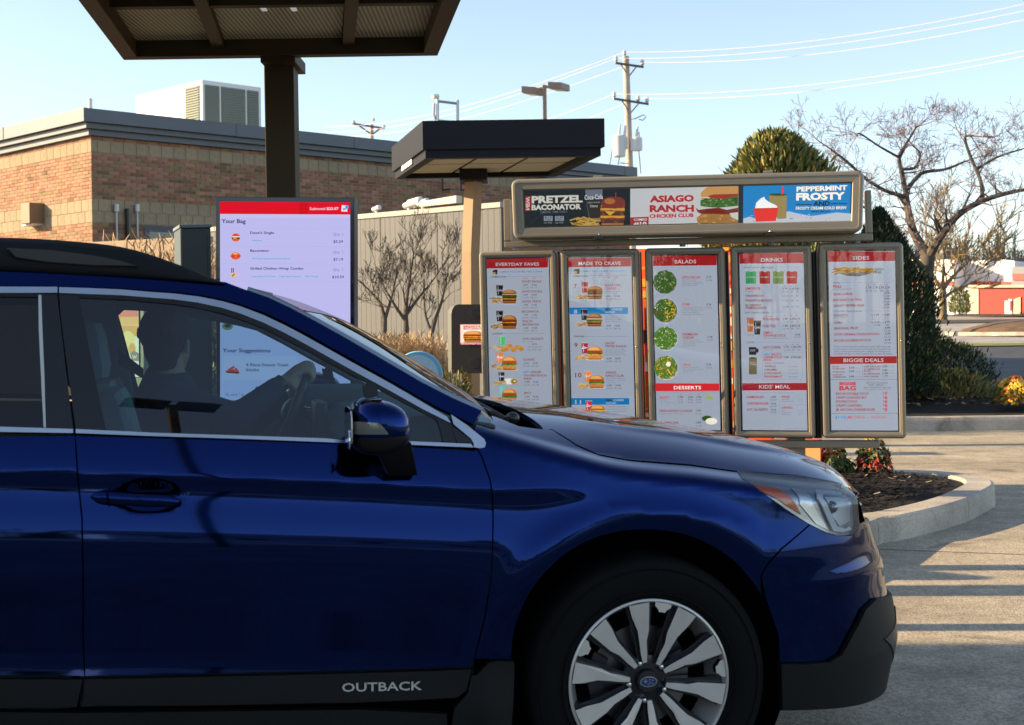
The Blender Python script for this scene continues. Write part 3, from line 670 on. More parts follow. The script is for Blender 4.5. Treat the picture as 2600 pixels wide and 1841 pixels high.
# ================================================================== SIGNS
EXPF = 2**SC.view_settings.exposure
def lin(r, g, b): return tuple((c/255/12.92 if c <= 10 else ((c/255+.055)/1.055)**2.4) for c in (r, g, b))
def screen_m(name, rgb, k=1.0):
    c = lin(*rgb); m = mat(name, tuple(.01 for _ in c), rough=.3, spec=.1, emis=k/EXPF, ecol=c); return m
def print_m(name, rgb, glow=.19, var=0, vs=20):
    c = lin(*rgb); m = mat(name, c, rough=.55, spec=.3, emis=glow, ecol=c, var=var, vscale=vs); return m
_gc = {}
def glyphs(txt, bold=0.0, shear=0.0):
    k = (txt, bold, shear)
    if k in _gc: return _gc[k]
    cu = bpy.data.curves.new('t', 'FONT'); cu.body = txt; cu.offset = bold; cu.shear = shear; cu.resolution_u = 2; cu.size = 1
    o = bpy.data.objects.new('t', cu); COL.objects.link(o); dg = bpy.context.evaluated_depsgraph_get(); dg.update()
    me = o.evaluated_get(dg).to_mesh(); vs = [(v.co.x, v.co.y) for v in me.vertices]; fs = [tuple(p.vertices) for p in me.polygons]
    o.evaluated_get(dg).to_mesh_clear(); bpy.data.objects.remove(o); bpy.data.curves.remove(cu)
    _gc[k] = (vs, fs); return _gc[k]
class Poster:
    def __init__(s, parent, p0, n, zoom=(0, 0, 1)):
        s.par = parent; s.p0 = Vector(p0); s.n = Vector(n).normalized(); s.z = zoom; s.lv = .0006; s.mbs = {}; s.mats = {}
    def w(s, x, y, off): return on_plane(s.z[0]+x/s.z[2], s.z[1]+y/s.z[2], s.p0+s.n*off, s.n)
    def _mb(s, nm, m):
        mb = s.mbs.setdefault(nm, MB()); ml = s.mats.setdefault(nm, [])
        if m not in ml: ml.append(m)
        mb.cur = ml.index(m); return mb
    def poly(s, pts, m, nm='print'):
        s.lv += .00004; off = s.lv; P = [s.w(x, y, off) for x, y in pts]; s._mb(nm, m).add(P, [tuple(range(len(P)))])
    def rect(s, x0, y0, x1, y1, m, nm='print'): s.poly([(x0, y0), (x1, y0), (x1, y1), (x0, y1)], m, nm)
    def ell(s, cx, cy, rx, ry, m, nm='print', n=20, a0=0, a1=2*math.pi):
        s.poly([(cx+rx*math.cos(t), cy+ry*math.sin(t)) for t in np.linspace(a0, a1, n, endpoint=(a1-a0) < 6)], m, nm)
    def text(s, t, x0, yb0, x1, h, m, yb1=None, bold=.02, shear=0, nm='lettering', vert=False, capref='H'):
        if t.endswith('®') or t.endswith('™'): t = t[:-1]; x1 -= h*.5
        t = t.replace('®', '')
        vs, fs = glyphs(t, bold, shear); H = glyphs('H', bold)[0]; ch = max(v[1] for v in H)-min(v[1] for v in H); b0 = min(v[1] for v in H)
        if not vs: return
        mn = min(v[0] for v in vs); mx = max(v[0] for v in vs); yb1 = yb0 if yb1 is None else yb1; s.lv += .00004; off = s.lv
        P = []
        for (a, b) in vs:
            u = (a-mn)/(mx-mn); q = (b-b0)/ch*h
            if vert: P.append(s.w(x0-(h-q)+0, yb0-(yb0-x1)*u, off))
            else: P.append(s.w(x0+(x1-x0)*u, yb0+(yb1-yb0)*u-q, off))
        s._mb(nm, m).add(P, fs)
    def done(s, extra=''):
        for nm, mb in s.mbs.items():
            ml = s.mats[nm]; o = mb.build(nm, ml if len(ml) > 1 else ml[0], s.par, fix=False)
            if nm != 'display': o['kind'] = 'stuff'
            o.data.polygons.foreach_set('material_index', mb.mi)
            # faces look towards the reader
            bm = bmesh.new(); bm.from_mesh(o.data)
            for f in bm.faces:
                if f.normal.dot(s.n) < 0: f.normal_flip()
            bm.to_mesh(o.data); bm.free()
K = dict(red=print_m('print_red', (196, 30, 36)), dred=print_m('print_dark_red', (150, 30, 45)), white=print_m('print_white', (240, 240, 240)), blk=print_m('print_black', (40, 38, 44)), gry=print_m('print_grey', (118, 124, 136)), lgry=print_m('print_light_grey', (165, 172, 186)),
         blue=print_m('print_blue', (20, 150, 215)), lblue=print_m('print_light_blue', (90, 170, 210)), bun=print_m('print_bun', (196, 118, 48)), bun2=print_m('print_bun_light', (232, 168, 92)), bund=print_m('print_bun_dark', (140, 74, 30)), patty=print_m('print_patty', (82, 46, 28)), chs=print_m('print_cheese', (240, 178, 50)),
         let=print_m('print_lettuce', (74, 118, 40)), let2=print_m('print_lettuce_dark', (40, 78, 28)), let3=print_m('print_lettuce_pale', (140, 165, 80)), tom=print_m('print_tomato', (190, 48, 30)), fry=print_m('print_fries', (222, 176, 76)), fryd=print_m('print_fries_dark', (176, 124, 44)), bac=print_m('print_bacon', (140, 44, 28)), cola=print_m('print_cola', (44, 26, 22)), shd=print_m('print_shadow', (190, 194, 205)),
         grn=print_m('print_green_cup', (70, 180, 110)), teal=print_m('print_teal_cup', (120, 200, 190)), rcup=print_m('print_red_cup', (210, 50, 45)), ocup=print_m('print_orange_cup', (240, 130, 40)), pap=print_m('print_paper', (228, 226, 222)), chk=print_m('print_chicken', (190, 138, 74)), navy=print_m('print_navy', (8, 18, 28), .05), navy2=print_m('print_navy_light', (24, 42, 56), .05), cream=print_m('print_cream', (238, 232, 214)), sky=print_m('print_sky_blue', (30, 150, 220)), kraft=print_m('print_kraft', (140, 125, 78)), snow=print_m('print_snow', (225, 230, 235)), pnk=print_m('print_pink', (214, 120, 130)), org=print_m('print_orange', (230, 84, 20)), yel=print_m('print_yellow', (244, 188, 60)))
def burger(p, cx, cy, w, h, layers, rr, top='bun'):
    """printed burger: cx, cy is the centre; layers from bottom to top"""
    y = cy+h/2; p.ell(cx, y-.02*h, w*.62, h*.07, K['shd'], n=16)
    seq = ['bunb']+layers+['bunt']; tot = sum({'bunb': 1.1, 'bunt': 2.0, 'patty': .8, 'cheese': .35, 'lettuce': .6, 'tomato': .35, 'bacon': .45, 'chicken': 1.0, 'onion': .3}[l] for l in seq); u = h/tot
    for l in seq:
        t = {'bunb': 1.1, 'bunt': 2.0, 'patty': .8, 'cheese': .35, 'lettuce': .6, 'tomato': .35, 'bacon': .45, 'chicken': 1.0, 'onion': .3}[l]*u
        if l == 'bunb':
            p.poly([(cx-w*.42, y-t*.1), (cx-w*.36, y), (cx+w*.36, y), (cx+w*.42, y-t*.1), (cx+w*.46, y-t), (cx-w*.46, y-t)], K['bun']); p.rect(cx-w*.44, y-t*.35, cx+w*.44, y-t*.15, K['bund'])
        elif l == 'bunt':
            pts = [(cx+w*.49*math.cos(a), y-t*math.sin(a)**.8) for a in np.linspace(0, math.pi, 18)]
            p.poly(pts, K['bun']); p.poly([(cx-w*.05+w*.36*math.cos(a), y-t*.30-t*.60*math.sin(a)) for a in np.linspace(0, math.pi, 12)], K['bun2']); p.rect(cx-w*.47, y-t*.16, cx+w*.47, y, K['bund'])
        else:
            cs = {'patty': ('patty', 'bund'), 'cheese': ('chs', 'chs'), 'lettuce': ('let', 'let2'), 'tomato': ('tom', 'tom'), 'bacon': ('bac', 'tom'), 'chicken': ('chk', 'bun'), 'onion': ('cream', 'cream')}[l]
            n = 9; a = .50 if l in ('lettuce', 'bacon', 'cheese') else .46
            up = [(cx-w*a+2*w*a*k/n, y-t) for k in range(n+1)]; dn = [(cx-w*a+2*w*a*k/n, y+(rr.uniform(0, .6)*t if l in ('lettuce', 'cheese', 'bacon', 'chicken') else 0)) for k in range(n, -1, -1)]
            p.poly(up+dn, K[cs[0]])
            for k in range(4):
                x = cx+rr.uniform(-.42, .42)*w; p.ell(x, y-t*rr.uniform(.2, .8), w*rr.uniform(.04, .09), t*.3, K[cs[1]], n=7)
        y -= t*.96
def fries(p, cx, cy, w, h, rr, n=12):
    for k in range(n):
        x = cx+rr.uniform(-.5, .5)*w; y = cy+rr.uniform(-.35, .45)*h; a = rr.uniform(-.9, .5); L = w*rr.uniform(.28, .45); t = h*.075
        dx, dy = L*math.cos(a)/2, L*math.sin(a)/2*.7; p.poly([(x-dx, y-dy-t), (x+dx, y+dy-t), (x+dx, y+dy+t), (x-dx, y-dy+t)], K['fry'] if k % 3 else K['fryd'])
def cup(p, cx, cy, w, h, m, txt=None):
    p.poly([(cx-w*.5, cy-h*.5), (cx+w*.5, cy-h*.5), (cx+w*.36, cy+h*.5), (cx-w*.36, cy+h*.5)], m); p.rect(cx-w*.52, cy-h*.54, cx+w*.52, cy-h*.46, K['lgry'])
    p.poly([(cx-w*.28, cy-h*.4), (cx-w*.18, cy-h*.4), (cx-w*.12, cy+h*.4), (cx-w*.20, cy+h*.4)], K['shd'])
    if txt: p.text(txt, cx-w*.4, cy+h*.08, cx+w*.4, h*.22, K['white'], bold=.02, shear=.3, nm='print')
# ---------------------------------------------------------------- order screen
scr = thing('order_screen', 'tall outdoor order screen showing a red header, bag items and suggestions', 'screen', tuple(at(724, 1150, 6.3)))
DS = 6.3; sp = at(724, 800, DS); sn = Vector((-.02, -1, 0)).normalized()
def oscr(px, py, off=0): return on_plane(px, py, sp+sn*off, sn)
q = [oscr(547, 499.5), oscr(900, 501.5), oscr(901, 1127), oscr(549, 1125)]
BEZ = mat('screen_bezel', (.006, .003, .022), rough=.12, spec=.5, coat=.5)  # violet tint puts the screen's glow haze into the black bezel
MB().prism(q, -sn*.12).build('housing', mat('housing_black', (.012, .012, .014), rough=.4), scr, bevel=.004)
q = [oscr(549, 501, .004), oscr(898, 503, .004), oscr(899, 1125, .004), oscr(551, 1123, .004)]
MB().prism(q, sn*-.003).build('bezel', BEZ, scr)
S = dict(bg=screen_m('screen_lavender', (188, 186, 236)), row=screen_m('screen_row', (196, 193, 236)), red=screen_m('screen_red', (222, 0, 32)), redd=screen_m('screen_red_dark', (205, 0, 18)), wht=screen_m('screen_white', (235, 225, 245)), ink=screen_m('screen_ink', (38, 34, 84)), gry=screen_m('screen_grey', (120, 116, 165)), pill=screen_m('screen_pill', (176, 192, 238)), line=screen_m('screen_line', (168, 168, 215)),
         bun=screen_m('screen_bun', (228, 96, 40)), pat=screen_m('screen_patty', (120, 40, 30)), grn=screen_m('screen_green', (110, 130, 60)), brd=screen_m('screen_bright_red', (226, 60, 40)), cy=screen_m('screen_cyan', (60, 160, 240)), pk=screen_m('screen_pale_pink', (222, 180, 220)), chs=screen_m('screen_cheese', (240, 190, 90)))
disp = bpy.data.objects.new('display', None); COL.objects.link(disp); disp.parent = scr; disp.location = (0, 0, 0)
z1 = (530, 490, 5.238)
P = Poster(scr, sp+sn*.005, sn, z1)
bq = [P.w(150, 114, 0), P.w(1881, 126, 0)]; 
P.poly([(150, 114), (1881, 126), (1884, 3200), (152, 3200)], S['bg'], 'display')
P.poly([(150, 114), (1881, 126), (1881, 287), (150, 279)], S['red'], 'display'); P.poly([(1205, 122), (1320, 122), (1320, 284), (1205, 283)], S['redd'], 'display')
P.poly([(150, 284), (1881, 292), (1881, 330), (150, 330)], S['row'], 'display')
P.text('Subtotal', 1343, 227, 1550, 36, S['wht'], bold=.004); P.text('$23.07', 1568, 226, 1726, 36, S['wht'], bold=.025)
P.poly([(1768, 162), (1838, 166), (1845, 250), (1762, 246)], S['wht'], 'print'); P.text('W', 1782, 230, 1825, 30, S['ink'], bold=.03); P.ell(1838, 186, 24, 24, S['cy'])
P.text('Your Bag', 170, 401, 492, 54, S['ink'], bold=.02, yb1=403)
for y in (470, 706, 938, 1172): P.poly([(170, y), (1870, y+6), (1870, y+8), (170, y+2)], S['line'])
P.text("Dave's Single", 552, 545, 870, 33, S['ink'], bold=.018); P.text('Baconator', 552, 783, 806, 33, S['ink'], bold=.018); P.text('Grilled Chicken Wrap Combo', 550, 1020, 1258, 33, S['ink'], bold=.018)
for y, pr in ((566, '$5.29'), (803, '$7.19'), (1037, '$10.59')):
    P.text('Qty: 1', 1653, y, 1785, 36, S['gry'], bold=-.004); P.text(pr, 1658 if pr != '$10.59' else 1642, y+97, 1786 if pr != '$10.59' else 1798, 34, S['ink'], bold=.012)
def pill(x0, y0, x1, y1):
    r = (y1-y0)/2; P.poly([(x0+r-r*math.sin(a), (y0+y1)/2-r*math.cos(a)) for a in np.linspace(0, math.pi, 8)]+[(x1-r+r*math.sin(a), (y0+y1)/2+r*math.cos(a)) for a in np.linspace(0, math.pi, 8)], S['pill'])
pill(560, 612, 735, 655); pill(560, 850, 1105, 895); pill(560, 1086, 900, 1132); pill(925, 1086, 1245, 1132); pill(1270, 1086, 1465, 1132)
P.text('With Plain', 578, 643, 710, 20, S['gry'], bold=0); P.text('With Extra Applewood Smoked Bacon', 575, 882, 1080, 20, S['gry'], bold=0); P.text('Large Natural-Cut Fries', 573, 1118, 884, 20, S['gry'], bold=0); P.text('Large Fanta Freestyle', 942, 1118, 1225, 20, S['gry'], bold=0); P.text('With Orange', 1285, 1118, 1452, 20, S['gry'], bold=0)
# items
def sburger(cx, cy, w, h, kind):
    P.poly([(cx+w*.5*math.cos(a), cy-h*.12-h*.38*math.sin(a)) for a in np.linspace(0, math.pi, 14)], S['bun']); P.poly([(cx+w*.3*math.cos(a)-2, cy-h*.22-h*.2*math.sin(a)) for a in np.linspace(0, math.pi, 10)], S['chs'] if kind else S['brd'])
    if kind == 0:
        P.rect(cx-w*.5, cy-h*.14, cx+w*.5, cy-h*.04, S['wht']); P.rect(cx-w*.52, cy-h*.04, cx+w*.52, cy+h*.08, S['grn']); P.rect(cx-w*.48, cy+h*.06, cx+w*.5, cy+h*.2, S['pat']); P.rect(cx-w*.3, cy+h*.02, cx+w*.1, cy+h*.14, S['chs'])
    else:
        P.poly([(cx-w*.62, cy-h*.02), (cx-w*.3, cy-h*.2), (cx+w*.4, cy-h*.16), (cx+w*.6, cy-h*.1), (cx+w*.5, cy+h*.25), (cx-w*.45, cy+h*.22)], S['brd']); P.rect(cx-w*.1, cy-h*.02, cx+w*.1, cy+h*.06, S['chs']); P.rect(cx-w*.35, cy+h*.05, cx-w*.1, cy+h*.12, S['pat'])
    P.poly([(cx+w*.46*math.cos(a), cy+h*.2+h*.3*math.sin(a)) for a in np.linspace(0, math.pi, 12)], S['bun'])
sburger(360, 592, 108, 108, 0); sburger(357, 838, 118, 98, 1)
for x in (306, 328): P.rect(x-6, 998, x+6, 1060, S['pat'])
P.ell(328, 1092, 34, 30, S['chs']); P.ell(335, 1084, 14, 10, S['grn']); P.ell(318, 1102, 12, 8, S['pat']); P.poly([(360, 1080), (425, 1065), (395, 1105), (362, 1118)], S['pk'])
P.z = (530, 780, 4.7775)
P.ell(228, 232, 68, 46, S['grn']); P.ell(228, 226, 40, 22, S['ink'])
P.text('Your Suggestions', 168, 547, 750, 46, S['ink'], bold=.02, yb1=549); P.poly([(170, 596), (1075, 596), (1075, 880), (170, 880)], S['row']); 
P.text('4 Piece French Toast', 452, 717, 966, 34, S['ink'], bold=.018); P.text('Sticks', 452, 777, 608, 34, S['ink'], bold=.018)
for pts in (((200, 768), (360, 775), (375, 790), (215, 798)), ((225, 760), (300, 710), (318, 728), (240, 780)), ((235, 775), (305, 745), (320, 768), (250, 796)), ((310, 735), (340, 740), (378, 800), (335, 812))): P.poly(pts, S['brd'])
P.poly([(205, 780), (370, 785), (350, 806), (230, 800)], S['pat'])
P.text('Got Room For More?', 562, 1005, 1330, 44, S['ink'], bold=.02); P.text("Let's Add In Something Else", 215, 1075, 1560, 36, S['gry'], bold=0)
P.lv = .002; P.done(); bpy.data.objects.remove(disp)
MB().box((-.05, -.03, 0), (.05, .03, .7), Matrix.Translation((sp.x, DS+.12, 0))).build('mount_post', mat('housing_black', (.012, .012, .014), rough=.4), scr)
GP = glass('cover_glass', (.985, .985, .99), 1.0, 1.5, .01)
# ---------------------------------------------------------------- dark speaker pedestal left of the screen
PED = mat('pedestal_slate', (.030, .042, .040), rough=.4, var=.06, vscale=3); ped = thing('speaker_pedestal', 'tall slate green speaker pedestal standing left of the order screen', 'pedestal', tuple(at(490, 1150, 7.2)))
def pedbox():
    d = 7.1; a = at(457, 579, d); b = at(535, 580, d); l = at(441.5, 579, d+.28); zt = a.z
    q = [Vector((a.x, a.y, 0)), Vector((b.x, b.y, 0)), Vector((b.x+(l.x-a.x), l.y, 0)), Vector((l.x, l.y, 0))]
    MB().hexa([v+Vector((0, 0, .15)) for v in q]+[v+Vector((0, 0, zt)) for v in q]).build('cabinet', PED, ped, bevel=.008)
    m = sum(q, Vector((0, 0, 0)))/4; q2 = [m+(v-m)*1.06 for v in q]
    MB().hexa([v+Vector((0, 0, zt)) for v in q2]+[v+Vector((0, 0, zt+.018)) for v in q2]).build('cap', mat('cap_grey', (.16, .17, .17), rough=.4), ped, bevel=.003)
    MB().prism([Vector((a.x+.02, a.y-.004, .9)), Vector((b.x-.02, b.y-.004, .9)), Vector((b.x-.02, b.y-.004, zt-.03)), Vector((a.x+.02, a.y-.004, zt-.03))], (0, .003, 0)).build('front_door', PED, ped)
    MB().box((a.x-.03, a.y-.02, .13), (b.x+.03, l.y+.02, .152)).build('base_plate', PED, ped)
pedbox()
# ---------------------------------------------------------------- intercom post unit with breakfast sticker
ICM = mat('intercom_black', (.018, .018, .018), rough=.55); ICS = mat('intercom_side', (.13, .14, .13), rough=.5)
z5 = lambda x, y: (850+x/2.538, 560+y/2.538)
D5 = 14.2; icn = Vector((-.12, -1, 0)).normalized(); ic0 = at(*z5(830, 760), D5)
def oic(x, y, off=0): return on_plane(*z5(x, y), ic0+icn*off, icn)
icom = thing('intercom', 'black intercom speaker box with a red and white breakfast sticker', 'intercom', tuple(oic(830, 985)))
prof = [(752, 985), (750, 600), (757, 570), (772, 548), (795, 540), (1010, 540), (1010, 985)]
sidev = oic(712, 760)-oic(752, 760)+Vector((-.02, .28, 0)); sidev = Vector((-.05, .30, 0))
MB().prism([oic(*p) for p in prof], sidev).build('body', ICS, icom, bevel=.012)
MB().prism([oic(p[0]+1, p[1], .006) for p in prof], -icn*.005).build('face', ICM, icom)
for cy_ in (590, 915):
    for k in range(9): 
        w_ = 38*math.sqrt(max(0, 1-((k-4)/4.6)**2)); y = cy_-32+k*8
        MB().prism([oic(893-w_, y, .012), oic(893+w_, y, .012), oic(893+w_, y+3.4, .012), oic(893-w_, y+3.4, .012)], -icn*.004).build('speaker_slot', mat('slot_grey', (.05, .05, .05), rough=.5), icom)
P = Poster(icom, oic(830, 760, .012), icn, (850, 560, 2.538))
P.rect(806, 667, 980, 800, K['red']); P.rect(810, 671, 976, 790, K['cream']); P.text('BREAKFAST', 830, 690, 970, 14, K['red'], bold=.03); P.text('BACONATOR', 830, 703, 970, 12, K['red'], bold=.03)
r_ = random.Random(8); burger(P, 893, 748, 130, 78, ['patty', 'cheese', 'bacon', 'cheese', 'bacon'], r_); P.text('BREAKFAST DAILY', 815, 798, 968, 6, K['white'], bold=.02); P.done()
# ---------------------------------------------------------------- MENU BOARD
FR = mat('menu_frame_bronze', (.29, .25, .185), rough=.42, metal=.3, spec=.5, var=.05, vscale=4)
FRI = mat('menu_frame_inner', (.13, .115, .085), rough=.45, metal=.3)
pl_a = at(1214, 1000, 9.65/(1+4.4e-5*(1214-1750))); pl_b = at(2300, 1000, 9.65/(1+4.4e-5*(2300-1750))); ex = (pl_b-pl_a); ex.z = 0; ex.normalize(); mn_ = Vector((ex.y, -ex.x, 0)); 
if mn_.y > 0: mn_ = -mn_
ez = Vector((0, 0, 1))
board = thing('menu_board', 'wide drive through menu board with a header sign over five tall panels', 'menu board', tuple(at(1750, 1200, 9.65)))
board.location.z = 0
def onb(px, py, off=0, base=None): return on_plane(px, py, (base or pl_a)+mn_*off, mn_)
def loc2(p, o): d = p-o; return (d.dot(ex), d.z)
def rring(q2, inset_, rad_, n=5):
    """rounded outline of a 2D quad (TL, TR, BR, BL), moved inward"""
    c = [Vector(p) for p in q2]; m = sum(c, Vector((0, 0)))/4; ins = []
    for i in range(4):
        p, a, b = c[i], c[i-1], c[(i+1) % 4]; da = (a-p).normalized(); db = (b-p).normalized(); ins.append(p+(da+db)*inset_)
    out = []
    for i in range(4):
        p, a, b = ins[i], ins[i-1], ins[(i+1) % 4]; da = (a-p).normalized(); db = (b-p).normalized(); r = max(rad_-inset_, .0008)
        for k in range(n+1):
            t = k/n*math.pi/2; out.append(p+da*r*(1-math.sin(t))+db*r*(1-math.cos(t)))
    return out
def cabinet(parent, q, depth, base, rad_=.03, wfr=.055, frn='frame', tw=None):
    """q: outer corners in the photograph; a rounded aluminium case with a stepped front frame"""
    o = onb(*q[0], base=base); q2 = [loc2(onb(*p, base=base), o) for p in q]
    prof = [(0, -depth), (0, -.030), (.003, -.012), (.010, -.003), (.020, 0), (.030, -.001), (.0315, -.005), (wfr-.012, -.007), (wfr-.006, -.013), (wfr, -.015), (wfr, -.030)]
    vs = []; 
    for d, f_ in prof:
        vs += [o+ex*p.x+ez*p.y+mn_*f_ for p in rring(q2, d, rad_)]
    n = 24; fs = [(i*n+k, i*n+(k+1) % n, (i+1)*n+(k+1) % n, (i+1)*n+k) for i in range(len(prof)-1) for k in range(n)]
    fs.append(tuple(range(n)))
    ob = mesh(frn, vs, fs, [FR, FRI], parent, True)
    bm = bmesh.new(); bm.from_mesh(ob.data); bmesh.ops.recalc_face_normals(bm, faces=bm.faces); bm.to_mesh(ob.data); bm.free()
    mi = [0]*len(ob.data.polygons)
    for i in range(6, len(prof)-1):
        for k in range(n): mi[i*n+k] = 0 if i < 8 else 1
    ob.data.polygons.foreach_set('material_index', mi); ob.data.polygons.foreach_set('use_smooth', [True]*len(ob.data.polygons)); ob.data.set_sharp_from_angle(angle=R(30))
    return o, q2
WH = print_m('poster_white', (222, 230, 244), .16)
def panel_(q, pq, zoom, fill):
    pan = bpy.data.objects.new('menu_panel', None); COL.objects.link(pan); pan.parent = board; pan.location = onb(*q[0])-root_off(board)
    cabinet(pan, q, .13, pl_a)
    bq = [onb(*p, off=-.022) for p in [(pq[0][0]-4, pq[0][1]-7), (pq[1][0]+5, pq[1][1]-7), (pq[2][0]+5, pq[2][1]+3), (pq[3][0]-4, pq[3][1]+3)]]
    MB().prism(bq, -mn_*.01).build('backing', mat('poster_surround', (.015, .015, .015), rough=.4), pan)
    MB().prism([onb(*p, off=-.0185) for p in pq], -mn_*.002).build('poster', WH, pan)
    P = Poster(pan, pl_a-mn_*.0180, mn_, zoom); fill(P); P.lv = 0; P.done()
    MB().prism([onb(*p, off=-.0100) for p in [(pq[0][0]-4, pq[0][1]-7), (pq[1][0]+5, pq[1][1]-7), (pq[2][0]+5, pq[2][1]+3), (pq[3][0]-4, pq[3][1]+3)]], -mn_*.0015).build('cover_glass', GP, pan)
    # small lock on the right stile
    lx, ly = q[1][0]-9, q[1][1]+250
    MB().ball(onb(lx+3, ly, .001), .006, 10, 6).build('lock', CHROME_, pan, smooth=True)
    return pan
CHROME_ = mat('lock_chrome', (.7, .7, .7), rough=.15, metal=1)
def T(P, t, x0, y, x1, h, c, y1=None, b=.012): P.text(t, x0, y, x1, h, K[c], yb1=y1, bold=b)
def prices(P, x, y, a, b_, ca, cb, dx=78, s=1.0):
    T(P, a, x+12, y, x+12+40*s, 15*s, 'blk', b=.01); T(P, b_, x+12+dx, y, x+12+dx+46*s, 15*s, 'blk', b=.01)
    T(P, ca, x, y+26*s, x+60*s, 14*s, 'gry', b=0); T(P, cb, x+dx, y+26*s, x+dx+66*s, 14*s, 'gry', b=0)
def lines(P, ls, x, y, h, dy, c='gry', sc=1.0):
    for i, (t, w) in enumerate(ls): T(P, t, x, y+dy*i, x+w, h, c, b=0)
rg = random.Random(21)
def p1(P):
    P.poly([(92, 126), (672, 130), (668, 219), (94, 228)], K['red']); T(P, 'EVERYDAY FAVES', 180, 204, 586, 30, 'white', 202, .014)
    P.poly([(150, 248), (172, 240), (198, 240), (192, 284), (155, 284)], K['cola']); P.rect(155, 262, 178, 284, K['fry']); T(P, 'COMBOS INCLUDE MED FRIES & DRINK', 212, 266, 620, 14, 'blue', 264)
    T(P, 'HAMBURGERS', 141, 313, 280, 13, 'blk'); P.rect(290, 303, 620, 305, K['gry'])
    T(P, 'SANDWICH', 425, 323, 487, 7, 'red'); T(P, 'COMBO', 516, 322, 558, 7, 'red')
    for t, y, x1, a, b_ in (("DAVE'S SINGLE®", 360, 618, '5.29', '9.29'), ("DAVE'S DOUBLE®", 453, 626, '6.49', '10.69'), ("DAVE'S TRIPLE®", 547, 612, '7.69', '11.69'), ('BACONATOR®', 642, 594, '7.19', '11.49')):
        T(P, t, 425, y, x1, 20, 'dred', y-1); prices(P, 428, y+29, a, b_, 'Cal 590', '940-1270')
    T(P, 'SON OF', 430, 732, 522, 20, 'dred'); T(P, 'BACONATOR®', 432, 763, 596, 20, 'dred'); prices(P, 432, 793, '5.59', '9.59', 'Cal 630', '980-1310')
    T(P, 'CHICKEN', 148, 846, 242, 13, 'blk'); P.rect(252, 836, 632, 838, K['gry'])
    T(P, '10 PC. NUGGETS', 434, 897, 626, 20, 'dred'); T(P, 'Spicy or Regular', 436, 917, 534, 9, 'gry', b=0); T(P, '8.79', 524, 946, 566, 15, 'blk', b=.01); T(P, 'Spicy Cal 900-1210', 478, 970, 612, 14, 'gry', b=0); T(P, 'Reg Cal 890-1190', 478, 996, 604, 14, 'gry', b=0)
    T(P, 'CLASSIC', 438, 1091, 548, 20, 'dred'); prices(P, 438, 1124, '5.79', '9.79', 'Cal 490', '840-1080')
    T(P, 'NEW', 440, 1208, 494, 20, 'blue'); T(P, 'GRILLED', 506, 1208, 606, 20, 'dred'); T(P, 'CHICKEN RANCH', 440, 1240, 654, 20, 'dred'); T(P, 'WRAP', 440, 1271, 516, 20, 'dred'); prices(P, 442, 1300, '5.59', '9.59', 'Cal 420', '770-1000')
    T(P, 'SPICY', 442, 1405, 516, 20, 'dred'); prices(P, 442, 1438, '5.79', '9.79', 'Cal 490', '840-1070')
    for cy, ly, cc, ct, ex_ in ((482, ['patty', 'cheese', 'patty', 'lettuce', 'tomato', 'onion'], 'cola', 'Coke', 0), (722, ['patty', 'bacon', 'cheese', 'bacon'], 'cola', 'Dr', 0), (1110, ['chicken', 'lettuce', 'tomato'], 'ocup', 'Fanta', 0), (1412, ['chicken', 'lettuce', 'tomato'], 'teal', None, 0)):
        fries(P, 212, cy+42, 130, 56, rg, 16); cup(P, 216-(0 if cc != 'teal' else -26), cy-48, 66, 100, K[cc], ct); fries(P, 205, cy+50, 110, 40, rg, 8); burger(P, 308, cy+6, 140, 132, ly, rg)
    fries(P, 200, 972, 130, 40, rg, 14); cup(P, 240, 905, 62, 84, K['grn']); 
    for k in range(11): P.ell(250+k*17+rg.uniform(-5, 5), 970+rg.uniform(-22, 26), 24, 19, K['chk'] if k % 2 else K['fryd'], n=9)
    cup(P, 234, 1240, 58, 84, K['cola'], 'Coke'); fries(P, 225, 1298, 130, 44, rg, 16); P.poly([(262, 1262), (325, 1258), (335, 1312), (285, 1314)], K['pap']); P.ell(352, 1286, 34, 30, K['chk']); P.ell(352, 1286, 20, 18, K['let']); P.ell(356, 1284, 9, 8, K['cream'])
